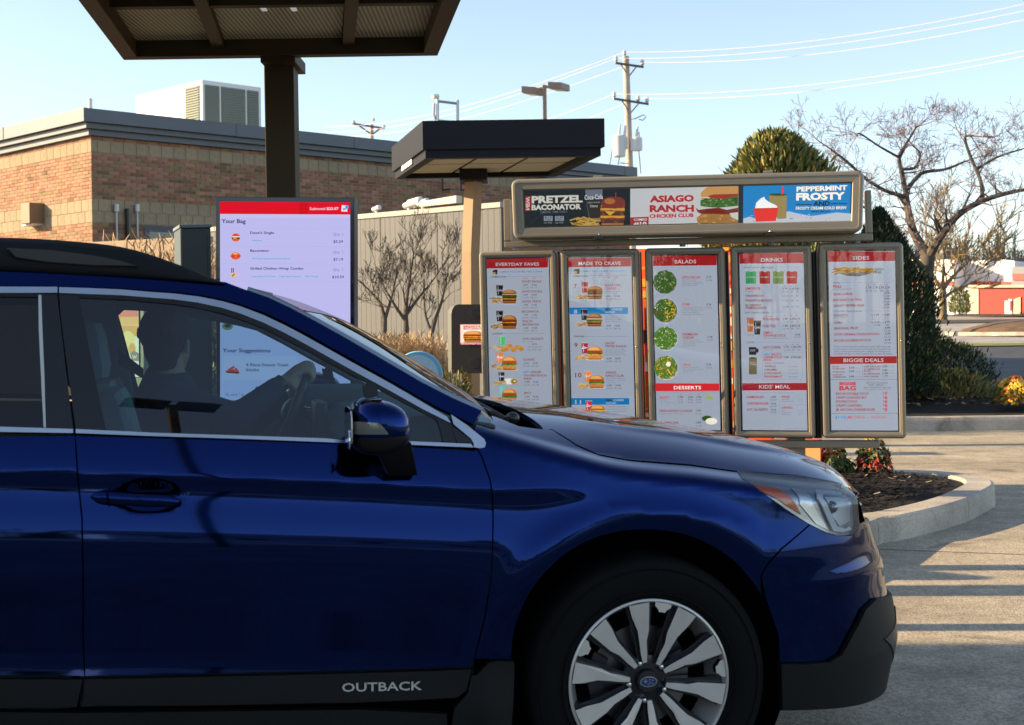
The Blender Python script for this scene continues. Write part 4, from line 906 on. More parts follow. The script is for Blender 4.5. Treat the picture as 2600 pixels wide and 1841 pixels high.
def p2(P):
    P.poly([(82, 128), (658, 124), (656, 204), (84, 212)], K['red']); T(P, 'MADE TO CRAVE', 176, 193, 564, 31, 'white', 190, .014)
    P.poly([(134, 234), (160, 226), (188, 226), (184, 272), (140, 274)], K['cola']); P.rect(138, 246, 162, 274, K['fry']); T(P, 'COMBOS INCLUDE MED FRIES & DRINK', 198, 256, 606, 14, 'blue', 252)
    T(P, 'HAMBURGERS', 126, 299, 266, 13, 'blk'); P.rect(276, 286, 612, 288, K['gry']); T(P, 'SANDWICH', 414, 306, 476, 7, 'red'); T(P, 'COMBO', 502, 305, 542, 7, 'red')
    T(P, '7', 133, 405, 160, 38, 'dred'); T(P, 'BIG BACON', 416, 387, 558, 20, 'red', 384); T(P, 'CLASSIC®', 416, 416, 534, 20, 'red'); lines(P, [('Applewood Smoked Bacon,', 170), ('American Cheese', 112)], 416, 435, 9, 17); prices(P, 420, 484, '6.49', '10.49', 'Cal 650', '1000-1330', 76)
    P.poly([(88, 581), (630, 578), (630, 641), (90, 643)], K['sky']); T(P, '8', 134, 636, 164, 36, 'white'); T(P, 'NEW', 418, 609, 476, 19, 'navy'); T(P, 'LOADED', 484, 607, 580, 19, 'white'); T(P, 'NACHO', 420, 634, 510, 19, 'white')
    lines(P, [('Spicy Chipotle Sauce, Poblano', 190), ('Queso, Spicy Corn and Tortilla', 190), ('Strips, American Cheese,', 158), ('Jalapeño Cheddar Bun', 140)], 420, 660, 9, 17); prices(P, 422, 755, '6.49', '10.49', 'Cal 710', '1060-1390', 76)
    T(P, 'CHICKEN', 135, 852, 229, 13, 'blk'); P.rect(240, 844, 620, 846, K['gry'])
    T(P, '9', 137, 944, 168, 38, 'dred'); T(P, 'GHOST', 422, 918, 508, 20, 'dred'); T(P, 'PEPPER RANCH', 422, 945, 614, 20, 'dred'); lines(P, [('Spicy Chicken, Ghost Pepper', 180), ('American Cheese, Ghost Pepper', 200), ('Ranch Sauce, Ghost Pepper', 170), ('Seasoned Crispy Fried Onions', 186)], 424, 966, 9, 17); prices(P, 426, 1055, '6.49', '10.49', 'Cal 690', '1040-1370', 76)
    T(P, '10', 146, 1220, 204, 40, 'dred'); T(P, 'ASIAGO', 426, 1186, 522, 20, 'dred'); T(P, 'RANCH CLUB', 426, 1215, 588, 20, 'dred'); lines(P, [('Classic Chicken, Applewood', 176), ('Smoked Bacon, Ranch Sauce,', 182), ('Asiago Cheese', 90)], 426, 1232, 9, 18); prices(P, 428, 1302, '6.49', '10.49', 'Cal 620', '970-1300', 76)
    P.poly([(104, 1410), (642, 1410), (642, 1470), (106, 1472)], K['sky']); T(P, '11', 146, 1464, 200, 36, 'white'); T(P, 'NEW', 430, 1440, 486, 19, 'navy'); T(P, 'LOADED', 494, 1438, 592, 19, 'white'); T(P, 'NACHO', 430, 1465, 522, 19, 'white'); lines(P, [('Classic Chicken, Spicy Chipotle', 200), ('Sauce, Poblano Queso, Spicy Corn', 216), ('and Tortilla Strips, American', 186), ('Cheese, Jalapeño Cheddar Bun', 198)], 430, 1488, 9, 17)
    for cx, cy, ly, cc, ct in ((325, 442, ['patty', 'cheese', 'patty', 'bacon', 'lettuce', 'tomato'], 'rcup', 'Coke'), (320, 692, ['patty', 'cheese', 'lettuce', 'cheese', 'onion'], 'cola', 'Coke'), (325, 998, ['chicken', 'cheese', 'lettuce', 'bacon'], 'dred', 'Dr'), (340, 1258, ['chicken', 'lettuce', 'tomato'], 'ocup', 'Hi-C'), (350, 1530, ['chicken', 'lettuce', 'cheese'], 'rcup', 'Dr')):
        fries(P, cx-112, cy+34, 110, 50, rg, 14); cup(P, cx-92+(12 if cx > 335 else 0), cy-46, 62, 96, K[cc], ct); fries(P, cx-110, cy+42, 100, 36, rg, 8); burger(P, cx+2, cy, 142, 122, ly, rg)
def salad(P, cx, cy, r, tints):
    P.ell(cx+4, cy+6, r*1.02, r*1.02, K['shd'], n=24)
    P.poly([(cx+r*(1+.04*math.sin(k*2.6))*math.cos(2*math.pi*k/26), cy+r*(1+.04*math.sin(k*2.6))*math.sin(2*math.pi*k/26)) for k in range(26)], K['let'])
    for _ in range(170):
        a = rg.uniform(0, 6.28); q = r*math.sqrt(rg.random())*.95; x = cx+q*math.cos(a); y = cy+q*math.sin(a); s = rg.uniform(4, 12); b = rg.uniform(0, 3.1); c = tints(x-cx, y-cy)
        P.poly([(x+s*math.cos(b), y+s*math.sin(b)), (x+s*.35*math.cos(b+1.57), y+s*.35*math.sin(b+1.57)), (x-s*math.cos(b), y-s*math.sin(b)), (x-s*.35*math.cos(b+1.57), y-s*.35*math.sin(b+1.57))], K[c])
def p3(P):
    P.poly([(92, 95), (630, 95), (628, 178), (94, 183)], K['red']); T(P, 'SALADS', 275, 163, 456, 30, 'white', 161, .014)
    ch = rg.choice
    salad(P, 192, 318, 98, lambda x, y: ch(['let', 'let', 'let3', 'let2', 'cream', 'patty'])); salad(P, 195, 557, 98, lambda x, y: ch(['let', 'let2', 'cream', 'let3']) if x*y > 0 and x < 0 else ch(['bac', 'tom', 'let', 'let2']) if x < 0 else ch(['let3', 'yel', 'chs', 'let']))
    salad(P, 198, 792, 98, lambda x, y: ch(['let', 'let', 'let2', 'let3', 'cream'])); salad(P, 200, 1038, 98, lambda x, y: ch(['let3', 'yel', 'let', 'chk', 'chs']) if y < 0 or x > 0 else ch(['bund', 'chk', 'let', 'yel'])); P.ell(222, 1010, 20, 20, K['cream'])
    for t, x0, y, x1, ls, pr, py in (('APPLE PECAN', 335, 288, 490, [('Grilled Chicken, Apples,', 118), ('Cranberries, Pecans, Blue Cheese,', 174), ('Pomegranate Vinaigrette Dressing', 182), ('(Cal Cal 80 per packet)', 124)], '7.79', 285), ('COBB', 338, 515, 404, [('Grilled Chicken, Diced Tomatoes,', 168), ('Shredded Cheddar Cheese, Crispy', 176), ('Fried Onions, Applewood Smoked', 176), ('Bacon, Chopped Egg (Ranch', 144), ('Dressing Add Cal 200 per packet)', 174)], '7.79', 517), ('TACO', 346, 1024, 410, [('Romaine, Chili, Tomatoes,', 134), ('Salsa, Tortilla Chips, Sour Cream,', 172), ('Cheddar Cheese', 84)], '7.59', 1021)):
        T(P, t, x0, y, x1, 20, 'red'); lines(P, ls, x0+2, y+17, 9, 15.5); T(P, pr, 542, py, 582, 16, 'blk', b=.01); T(P, 'Cal 450', 538, py+25, 590, 14, 'gry', b=0)
    T(P, 'PARMESAN', 343, 768, 470, 20, 'dred'); T(P, 'CAESAR', 343, 795, 438, 20, 'dred'); lines(P, [('Grilled Chicken, Parmesan', 136), ('Croutons, Italian Cheese Blend', 166), ('(Caesar Dressing Add', 106), ('Cal 160 per packet)', 104)], 345, 810, 9, 15.5); T(P, '7.79', 550, 790, 592, 16, 'blk', b=.01); T(P, 'Cal 290', 544, 813, 596, 14, 'gry', b=0)
    P.poly([(110, 1170), (650, 1172), (651, 1234), (110, 1236)], K['red']); T(P, 'DESSERTS', 268, 1221, 498, 28, 'white', 1221, .014)
    T(P, 'FROSTY®', 148, 1300, 240, 19, 'red'); 
    for x, t, a, b_ in ((305, '1.99', 'Cal 340', 'Cal 340'), (388, '2.59', '390', '400'), (458, '2.99', '530', '560')): T(P, t, x, 1295, x+40, 16, 'blk', b=.01); T(P, a, x-2, 1316, x+42, 13, 'gry', b=0); T(P, b_, x-2, 1337, x+42, 13, 'gry', b=0); T(P, 'SML', x+12, 1267, x+30, 7, 'red')
    T(P, 'Chocolate or', 148, 1314, 222, 9, 'gry', b=0); T(P, 'NEW', 148, 1337, 205, 9, 'lblue'); T(P, 'Peppermint', 210, 1337, 280, 9, 'gry', b=0)
    T(P, 'FRESH-BAKED COOKIES', 148, 1411, 424, 18, 'dred'); T(P, 'Chocolate Chunk or Sugar Cookie', 148, 1430, 345, 9, 'gry', b=0); T(P, '1.99', 455, 1408, 496, 16, 'blk', b=.01); T(P, 'Cal 330', 448, 1434, 500, 13, 'gry', b=0)
    T(P, 'OATMEAL BAR', 150, 1510, 308, 18, 'dred'); T(P, '1.59', 455, 1508, 496, 16, 'blk', b=.01); T(P, 'Cal 280', 450, 1534, 500, 13, 'gry', b=0)
    P.poly([(532, 1300), (545, 1278), (566, 1262), (572, 1278), (598, 1282), (600, 1300)], K['let3']); P.ell(548, 1466, 44, 24, K['let2'], n=20); P.ell(584, 1490, 50, 28, K['cream'], n=20)
def p4(P):
    P.poly([(86, 104), (612, 104), (612, 184), (90, 190)], K['red']); T(P, 'DRINKS', 262, 175, 438, 30, 'white', 173, .014)
    T(P, "DAVE'S CRAFT LEMONADES", 124, 228, 368, 14, 'gry'); P.rect(378, 216, 562, 218, K['lgry'])
    for x, c, t in ((136, 'grn', 'ALL NATURAL'), (248, 'tom', 'STRAWBERRY'), (358, 'let3', 'PINEAPPLE'), (467, 'rcup', 'BLUEBERRY')): P.poly([(x, 254), (x+20, 248), (x+45, 256), (x+70, 249), (x+88, 254), (x+86, 352), (x+3, 352)], K[c]); T(P, t, x+8, 303, x+80, 9, 'white', b=.01)
    for x in (446, 496, 540): T(P, 'SML', x, 374, x+18, 7, 'red'); T(P, 'SML', x, 611, x+18, 7, 'red'); T(P, 'SML', x+12, 848, x+30, 7, 'red')
    def tri_(y, a, b_, c, cal=True, x=436, dy=22):
        for dx, t in ((0, a), (56, b_), (98, c)): T(P, t, x+dx, y, x+dx+37, 16, 'blk', b=.01)
        if cal: 
            for dx, t in ((-4, 'Cal 190'), (62, '280'), (106, '330')): T(P, t, x+dx, y+dy, x+dx+(52 if dx < 0 else 24), 13, 'gry', b=0)
    T(P, 'LEMONADE', 134, 400, 256, 20, 'red'); T(P, 'All Natural', 136, 416, 198, 8, 'gry', b=0); tri_(400, '2.79', '3.29', '3.69')
    for t, y, x1 in (('STRAWBERRY', 459, 288), ('PINEAPPLE MANGO', 496, 352)): T(P, t, 136, y, x1, 18, 'dred'); [T(P, tt, xx, y-2, xx+w, 13, 'gry', b=0) for tt, xx, w in (('Cal 230', 432, 52), ('330', 500, 24), ('420', 543, 24))]
    T(P, 'BLUEBERRY', 138, 535, 265, 18, 'dred'); T(P, 'POMEGRANATE', 138, 556, 306, 18, 'dred'); [T(P, tt, xx, 543, xx+w, 13, 'gry', b=0) for tt, xx, w in (('Cal 240', 434, 52), ('350', 502, 24), ('450', 545, 24))]
    T(P, 'SOFT DRINKS & MORE', 133, 592, 328, 13, 'gry'); P.rect(340, 580, 570, 582, K['lgry'])
    T(P, 'Coca-Cola', 292, 622, 348, 10, 'red', b=.0); T(P, 'freestyle', 277, 647, 410, 24, 'red', b=.005); tri_(643, '1.99', '2.69', '3.19', x=440); T(P, 'ICED TEA', 278, 703, 380, 19, 'dred'); tri_(700, '1.99', '2.69', '3.19', x=440); T(P, 'SIMPLY', 280, 756, 360, 18, 'red'); T(P, 'ORANGE® JUICE', 281, 779, 460, 19, 'red'); T(P, '100% Pure Squeezed, Pasteurized', 282, 795, 474, 8, 'gry', b=0); T(P, '3.39', 538, 770, 576, 15, 'blk', b=.01); T(P, 'Cal 160', 530, 790, 582, 13, 'gry', b=0)
    cup(P, 174, 685, 58, 112, K['ocup'], 'Fanta'); cup(P, 232, 706, 60, 112, K['cola'], 'Coke'); lines(P, [('Our Drinks', 50), ('poured fresh', 56)], 150, 764, 7, 11)
    T(P, 'COFFEE', 139, 832, 207, 13, 'gry'); P.rect(216, 824, 578, 826, K['lgry'])
    T(P, 'HOT COFFEE', 282, 876, 420, 19, 'dred'); T(P, 'Regular or Decaf', 284, 892, 356, 8, 'gry', b=0); tri_(872, '1.19', '1.59', '1.79', x=448); P.poly([(164, 864), (224, 864), (224, 926), (166, 926)], K['blk']); P.ell(232, 892, 10, 18, K['blk']); T(P, 'JUST BETTER', 174, 898, 216, 14, 'white')
    P.poly([(164, 952), (228, 952), (228, 1084), (164, 1084)], K['kraft']); P.ell(196, 952, 32, 6, K['let2']); T(P, 'FROSTY', 172, 995, 220, 10, 'cream'); T(P, 'CREAM', 172, 1010, 220, 10, 'cream')
    for a in ((272, 904, 596, 906), (276, 1124, 600, 1126), (272, 904, 274, 1126), (596, 904, 598, 1126)): P.rect(*a, K['lgry'])
    T(P, 'NEW', 284, 932, 332, 18, 'blue'); T(P, 'FROSTY®', 342, 932, 436, 18, 'red'); T(P, 'CREAM COLD', 283, 955, 432, 19, 'red'); T(P, 'BREW', 283, 977, 350, 18, 'red'); tri_(954, '1.99', '2.79', '3.49', False, x=448); T(P, 'CHOOSE YOUR FLAVOR', 287, 999, 448, 11, 'gry'); P.rect(460, 994, 580, 995, K['lgry'])
    for t, y, x1, c in (('VANILLA', 1027, 384, 'dred'), ('CARAMEL', 1055, 394, 'dred'), ('CHOCOLATE', 1083, 425, 'dred'), ('PEPPERMINT', 1111, 435, 'rcup')): T(P, t, 288, y, x1, 17, c); T(P, 'Cal 100-200', 484, y-2, 556, 9, 'gry', b=0)
    P.poly([(108, 1156), (638, 1154), (638, 1212), (110, 1214)], K['red']); T(P, "KIDS' MEAL", 246, 1199, 497, 29, 'white', 1198, .014); T(P, 'ASK FOR A SPECIAL TOY FOR CHILDREN UNDER AGE 3', 210, 1238, 532, 8, 'lgry')
    T(P, 'HAMBURGER', 146, 1276, 287, 18, 'red'); T(P, 'CHEESEBURGER', 146, 1328, 324, 18, 'red'); T(P, '4 PC. NUGGETS', 148, 1377, 315, 18, 'dred')
    for y, t in ((1276, '3.99'), (1328, '4.19'), (1378, '4.19')): T(P, t, 344, y, 382, 15, 'blk', b=.01); T(P, 'Cal 250', 336, y+20, 388, 13, 'gry', b=0)
    P.rect(409, 1262, 411, 1412, K['lgry']); P.rect(426, 1328, 606, 1330, K['lgry']); T(P, 'SIDES', 427, 1274, 495, 17, 'red'); lines(P, [('Apple Bites', 62), ('Natural-Cut Fries', 98)], 428, 1291, 9, 15); T(P, 'DRINKS', 428, 1362, 518, 18, 'red'); lines(P, [('Milk', 24), ('Bottled Water', 82), ('Honest Kids', 72)], 429, 1380, 9, 16)
    for y in (1293, 1308, 1382, 1396, 1411): T(P, 'Cal 35', 558, y, 596, 12, 'lgry', b=0)
    T(P, '2000 calories a day is used for general nutrition advice', 448, 1522, 634, 7, 'lgry', b=0)
def p5(P):
    P.poly([(98, 112), (608, 118), (608, 188), (98, 196)], K['red']); T(P, 'SIDES', 284, 180, 413, 27, 'white', 178, .014)
    fries(P, 296, 262, 260, 44, rg, 60); P.poly([(175, 280), (240, 302), (340, 306), (430, 282), (400, 272), (220, 274)], K['gry']); fries(P, 300, 258, 240, 36, rg, 40)
    T(P, 'QUESO', 447, 261, 522, 16, 'blk'); T(P, 'FRIES', 447, 283, 508, 16, 'blk')
    T(P, 'FRIES', 136, 361, 187, 12, 'gry'); P.rect(196, 353, 566, 355, K['lgry']); T(P, 'FRIES', 136, 393, 199, 18, 'red'); T(P, 'Natural-Cut with Sea Salt', 136, 407, 282, 8, 'gry', b=0)
    for x, t, c in ((390, '1.19', 'Cal 170'), (438, '2.19', '260'), (486, '2.79', '350'), (533, '3.29', '470')): T(P, t, x, 399, x+37, 16, 'blk', b=.01); T(P, c, x-4 if c[0] == 'C' else x+6, 423, x+40 if c[0] == 'C' else x+32, 14, 'gry', b=0); T(P, 'JR', x+8, 375, x+22, 7, 'red')
    for t, y, x1 in (('QUESO FRIES', 449, 284), ('BACONATOR® FRIES', 493, 356), ('GHOST PEPPER FRIES', 537, 374)): T(P, t, 139, y+2, x1, 17, 'red' if y < 500 else 'dred', y-1); T(P, '3.79', 528, y-8, 566, 15, 'blk', b=.01); T(P, 'Cal 480', 520, y+14, 570, 14, 'gry', b=0)
    T(P, 'CHICKEN, CHILI & MORE', 141, 578, 358, 12, 'gry'); P.rect(368, 569, 570, 571, K['lgry']); T(P, 'NUGGETS', 142, 612, 244, 17, 'dred'); T(P, 'Spicy or Regular', 142, 625, 232, 8, 'gry', b=0)
    T(P, '4 PC', 421, 606, 445, 7, 'red'); T(P, '1.79', 449, 608, 487, 15, 'blk', b=.01); T(P, '6 PC', 500, 606, 524, 7, 'red'); T(P, '2.49', 530, 607, 568, 15, 'blk', b=.01); T(P, 'Spicy Cal 190-290', 434, 624, 566, 10, 'lgry', b=0); T(P, 'Reg Cal 180-270', 434, 639, 566, 10, 'lgry', b=0)
    T(P, 'CHILI', 143, 668, 205, 18, 'dred'); T(P, 'SM', 428, 660, 444, 7, 'red'); T(P, '3.19', 452, 662, 490, 15, 'blk', b=.01); T(P, 'LG', 506, 660, 524, 7, 'red'); T(P, '3.79', 530, 662, 569, 15, 'blk', b=.01); T(P, 'Cal 240', 446, 684, 496, 14, 'gry', b=0); T(P, '340', 538, 684, 564, 14, 'gry', b=0)
    for t, y, x1, pr in (('SEASONAL FRUIT', 711, 330, '0.99'), ('SOUR CREAM & CHIVES POTATO', 757, 492, '2.79'), ('BACON & CHEESE POTATO', 804, 427, '4.19')): T(P, t, 144, y+1, x1, 17, 'red' if y > 720 else 'dred', y-2); T(P, pr, 532, y-5, 572, 15, 'blk', b=.01); T(P, 'Cal 320', 526, y+17, 576, 14, 'gry', b=0)
    lines(P, [('Additional nutrition information available upon request. 2,000 calories a day', 432), ('is used for general nutrition advice, but calorie needs vary. Our products may', 432), ('contain or come into contact with common allergens. View this location on', 430), ("our website, the app, or contact Customer Care for more information.", 446)], 143, 848, 13, 18.4)
    P.poly([(110, 918), (622, 916), (622, 970), (110, 976)], K['red']); T(P, 'BIGGIE DEALS', 216, 961, 522, 28, 'white', 960, .014)
    for i, (t, y, x1) in enumerate((('BACON', 1001, 180), ('DOUBLE STACK', 1017, 228), ('DOUBLE STACK™', 1040, 232), ('JR. BACON', 1063, 202), ('CHEESEBURGER', 1080, 234))): T(P, t, 134, y, x1, 10, 'dred')
    for t, y, x1 in (('CRISPY CHICKEN BLT', 1001, 504), ('JR. CHEESEBURGER', 1020, 495), ('DELUXE', 1034, 420), ('JR. CHEESEBURGER', 1055, 495), ('CRISPY CHICKEN', 1076, 484)): T(P, t, 371, y, x1, 10, 'dred')
    for x, y, t in ((258, 1012, '3.19'), (258, 1037, '2.69'), (258, 1078, '2.49'), (513, 1001, '2.59'), (513, 1030, '2.49'), (516, 1053, '1.69'), (516, 1076, '1.79')): T(P, t, x, y, x+37, 15, 'blk', b=.01); T(P, 'Cal 430', x+42, y, x+92, 12, 'lgry', b=0)
    P.rect(361, 985, 363, 1082, K['gry']); P.poly([(116, 1094), (628, 1091), (628, 1094), (116, 1097)], K['gry'])
    T(P, 'BIGGIE', 184, 1137, 312, 24, 'red', b=.04); T(P, 'BAG', 184, 1177, 311, 34, 'red', b=.03)
    for t, x0, x1, y in (('GET 4 PC. NUGGETS,', 387, 554, 1126), ('FRIES, DRINK +', 406, 537, 1143), ('ANY SANDWICH BELOW', 369, 579, 1163)): T(P, t, x0, y, x1, 14, 'gry')
    P.rect(365, 1171, 580, 1173, K['gry'])
    for t, y, x1, d in (('BACON DOUBLE STACK', 1210, 407, '$7'), ('CRISPY CHICKEN BLT', 1240, 394, '$6'), ('DOUBLE STACK', 1270, 323, '$6'), ('CRISPY CHICKEN', 1301, 353, '$5'), ('JR. BACON CHEESEBURGER', 1332, 460, '$5')): T(P, t, 158, y, x1, 17, 'dred'); T(P, d[0], 517, y-8, 526, 10, 'dred'); T(P, d[1], 529, y+3, 552, 22, 'red', b=.03)
    P.rect(122, 1352, 632, 1355, K['gry']); T(P, '$7 CBJ', 155, 1391, 236, 18, 'blue'); T(P, 'JBC', 243, 1391, 290, 18, 'red'); lines(P, [('JR. BACON', 70), ('CHEESEBURGER', 84)], 300, 1378, 8, 12, 'red'); T(P, '+', 397, 1388, 409, 12, 'blue'); lines(P, [('2 PC. MOZZ STICKS', 120), ('SMALL FRY & DRINK', 120)], 423, 1378, 8, 12, 'red'); T(P, 'Cal 1120', 560, 1374, 613, 12, 'lgry', b=0); T(P, '1480', 586, 1391, 612, 10, 'lgry', b=0); P.rect(155, 1400, 425, 1402, K['lgry'])
PQ = [([(1214.5, 638.8), (1411.5, 635), (1424, 1112), (1226, 1110)], [(1235, 654.6), (1394, 654.6), (1404, 1092), (1243, 1092)], (1210, 620, 3.691), p1),
      ([(1421, 633), (1622, 631), (1634, 1112), (1433, 1112)], [(1443, 654.6), (1602.6, 653.6), (1613, 1092), (1452, 1092)], (1420, 620, 3.609), p2),
      ([(1636, 630), (1840, 626.8), (1852, 1113), (1648, 1112)], [(1657, 650.6), (1820, 649), (1829.5, 1092.5), (1666, 1092)], (1630, 620, 3.313), p3),
      ([(1853.7, 624.4), (2060.5, 620.5), (2072, 1114), (1864, 1112)], [(1877, 642), (2042, 639.4), (2052, 1093), (1886, 1092.5)], (1850, 610, 3.183), p4),
      ([(2077, 617.7), (2294, 615), (2303, 1114.5), (2089, 1113)], [(2102.7, 637.4), (2272, 638), (2281, 1093), (2111, 1094.5)], (2070, 600, 3.008), p5)]
for q, pq, zm, fl in PQ: panel_(q, pq, zm, fl)
# pivots joining the panels to the beam above, crossbar below
for px in (1310, 1521, 1733, 1960, 2177):
    MB().tube([onb(px, 634-(px-1310)*.018, -.06), onb(px, 612-(px-1310)*.018, -.06)], .022, 12).build('panel_pivot', mat('pivot_grey', (.30, .34, .38), rough=.4), board, smooth=True)
for px, r_w in ((1416.5, .030), (1847, .016), (2068.5, .030), (1628.5, .010)):
    MB().tube([onb(px-3, 640, -.16), onb(px+9, 1112, -.16)], r_w, 12).build('panel_side_post', mat('post_black', (.012, .012, .012), rough=.3), board, smooth=True)
# header
hb0 = at(1750, 520, 9.5)
def onh(px, py, off=0): return onb(px, py, off, hb0)
zH = lambda x, y: (1280+x/2.4404, 420+y/2.4404)
hd = bpy.data.objects.new('header_sign', None); COL.objects.link(hd); hd.parent = board; hd.location = hb0-root_off(board)
hq = [zH(40, 85), zH(2234, 30), zH(2222, 412), zH(55, 458)]
cabinet(hd, hq, .20, hb0, .05, .085)
MB().prism([onh(*p, off=-.026) for p in (zH(84, 140), zH(2184, 92), zH(2172, 376), zH(84, 420))], -mn_*.01).build('backing', mat('poster_surround'), hd)
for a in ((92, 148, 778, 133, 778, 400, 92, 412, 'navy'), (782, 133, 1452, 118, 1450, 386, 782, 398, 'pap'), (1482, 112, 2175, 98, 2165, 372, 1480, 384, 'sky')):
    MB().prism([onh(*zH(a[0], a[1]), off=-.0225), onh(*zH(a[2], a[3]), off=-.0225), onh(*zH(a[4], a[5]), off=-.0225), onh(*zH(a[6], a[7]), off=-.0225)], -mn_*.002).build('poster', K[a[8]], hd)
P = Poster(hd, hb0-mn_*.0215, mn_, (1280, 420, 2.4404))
def TH_(t, x0, y, x1, h, c, y1=None, b=.018): P.text(t, x0, y, x1, h, K[c], yb1=y1, bold=b)
for k in range(5): P.poly([(110+k*14, 400-k*9), (190+k*16, 330-k*12), (260+k*10, 300-k*8), (262+k*10, 301-k*8), (192+k*16, 333-k*12), (112+k*14, 402-k*9)], K['navy2'])
P.poly([(130, 192), (165, 190), (163, 280), (132, 283)], K['red']); P.text('NEW', 158, 276, 196, 24, K['cream'], bold=.03, vert=True)
TH_('PRETZEL', 170, 236, 486, 46, 'cream', 229, .05); TH_('BACONATOR®', 170, 278, 495, 34, 'cream', 272, .05); TH_('LIMITED TIME ONLY', 226, 297, 392, 13, 'gry', 293)
for x, t in ((246, '8.19'), (316, '12.39')): P.rect(x, 314, x+54, 344, K['lgry']); TH_(t, x+6, 330, x+48, 13, 'navy'); TH_('COMBO', x+6, 341, x+48, 7, 'navy'); TH_('Cal 1050', x, 360, x+50, 11, 'lgry', b=0)
P.poly([(502, 150), (520, 142), (590, 140), (610, 148), (606, 240), (590, 360), (535, 364), (512, 250)], K['gry']); P.poly([(506, 200), (606, 196), (604, 240), (590, 355), (537, 358), (514, 250)], K['cola']); TH_('Coca-Cola', 498, 214, 612, 30, 'white', 208, .02); TH_('ZERO SUGAR', 516, 236, 596, 9, 'lgry', 233); TH_('Cherry', 532, 260, 580, 15, 'cream', 258, .01)
fries(P, 510, 346, 150, 56, rg, 34); burger(P, 672, 295, 150, 190, ['patty', 'bacon', 'cheese', 'patty', 'bacon', 'cheese'], rg); P.poly([(625, 284), (690, 286), (655, 312)], K['yel']); P.rect(691, 168, 693, 200, K['pnk'])
P.poly([(600, 230), (618, 205), (660, 194), (720, 196), (748, 214), (752, 250), (690, 268), (610, 262)], K['bac']); P.ell(655, 222, 34, 18, K['bun'])
TH_('ASIAGO', 902, 230, 1176, 42, 'red', 224, .05); TH_('RANCH', 902, 290, 1176, 44, 'red', 288, .05); TH_('CHICKEN CLUB', 900, 326, 1174, 23, 'red', 320, .04)
P.poly([(782, 322), (896, 318), (895, 394), (782, 398)], K['red']); TH_('COMBO', 803, 344, 886, 15, 'white', 342); TH_('#10', 802, 381, 884, 30, 'white', 379, .04)
P.poly([(1218, 170), (1250, 138), (1300, 124), (1452, 120), (1452, 190), (1300, 200), (1220, 196)], K['bun2']); P.poly([(1262, 190), (1300, 180), (1450, 176), (1450, 200), (1290, 212)], K['tom'])
fr_ = random.Random(4); P.poly([(1215, 225), (1245, 205), (1300, 202), (1340, 212), (1400, 196), (1450, 192), (1450, 250), (1390, 256), (1330, 262), (1260, 258), (1218, 252)], K['let'])
for _ in range(60): x = fr_.uniform(1225, 1440); y = fr_.uniform(205, 252); P.ell(x, y, fr_.uniform(5, 14), fr_.uniform(3, 7), K[fr_.choice(['let', 'let2', 'let3', 'let'])], n=7)
P.poly([(1186, 262), (1205, 276), (1260, 268), (1330, 262), (1380, 276), (1450, 262), (1450, 300), (1390, 310), (1300, 300), (1230, 304), (1200, 290)], K['bac']); P.poly([(1192, 325), (1225, 300), (1300, 300), (1400, 304), (1450, 296), (1450, 386), (1225, 388), (1200, 360)], K['chk'])
for _ in range(40): x = fr_.uniform(1205, 1445); y = fr_.uniform(310, 382); P.ell(x, y, fr_.uniform(6, 16), fr_.uniform(3, 7), K[fr_.choice(['chk', 'bun', 'bun2', 'fryd'])], n=7)
P.poly([(1395, 296), (1450, 290), (1450, 340), (1410, 322)], K['cream']); P.poly([(1220, 370), (1450, 366), (1450, 387), (1226, 389)], K['bun'])
P.poly([(1482, 330), (1520, 318), (1600, 344), (1680, 322), (1760, 284), (1810, 296), (1900, 314), (1980, 304), (2060, 292), (2167, 300), (2165, 372), (1480, 384)], K['snow'])
for _ in range(34): 
    x = fr_.uniform(1500, 2150); y = fr_.uniform(300, 372); a = fr_.uniform(0, 3); s = fr_.uniform(5, 16); P.poly([(x-s*math.cos(a), y-s*.5*math.sin(a)), (x, y-3), (x+s*math.cos(a), y+s*.5*math.sin(a)), (x, y+3)], K['rcup'] if fr_.random() < .6 else K['shd'])
P.poly([(1640, 182), (1752, 180), (1748, 328), (1700, 332), (1650, 290)], K['kraft']); P.ell(1696, 181, 56, 8, K['let2']); P.poly([(1722, 132), (1734, 132), (1728, 180), (1716, 180)], K['rcup'])
P.poly([(1555, 268), (1562, 232), (1590, 205), (1612, 194), (1616, 208), (1640, 226), (1690, 250), (1695, 266)], K['snow']); P.poly([(1545, 266), (1698, 262), (1684, 344), (1560, 350)], K['rcup']); P.poly([(1545, 266), (1698, 262), (1697, 270), (1546, 275)], K['tom'])
TH_('PEPPERMINT', 1812, 163, 2126, 31, 'cream', 153, .04); TH_('FROSTY', 1810, 218, 2112, 46, 'cream', 211, .05); P.rect(1808, 240, 1908, 244, K['navy2']); TH_('AND', 1916, 252, 2018, 30, 'navy2', 251, .03); P.rect(2024, 234, 2122, 238, K['navy2']); TH_('FROSTY CREAM COLD BREW', 1808, 275, 2122, 18, 'cream', 271); TH_('LIMITED TIME ONLY', 1902, 290, 2022, 9, 'navy2')
P.lv = 0; P.done()
MB().prism([onh(*p, off=-.012) for p in (zH(84, 140), zH(2184, 92), zH(2172, 376), zH(84, 420))], -mn_*.0015).build('cover_glass', glass('header_glass', (.99, .99, .99), .6, 1.25), hd)
for x, y in ((588, 448), (1650, 428)):
    MB().prism([onh(*zH(x-30, y-8), off=.012), onh(*zH(x+32, y-9), off=.012), onh(*zH(x+32, y+8), off=.012), onh(*zH(x-30, y+9), off=.012)], -mn_*.03).build('latch', mat('poster_surround'), hd, bevel=.002); MB().ball(onh(*zH(x, y-20), off=.0), .008, 10, 6).build('lock', CHROME_, hd, smooth=True)
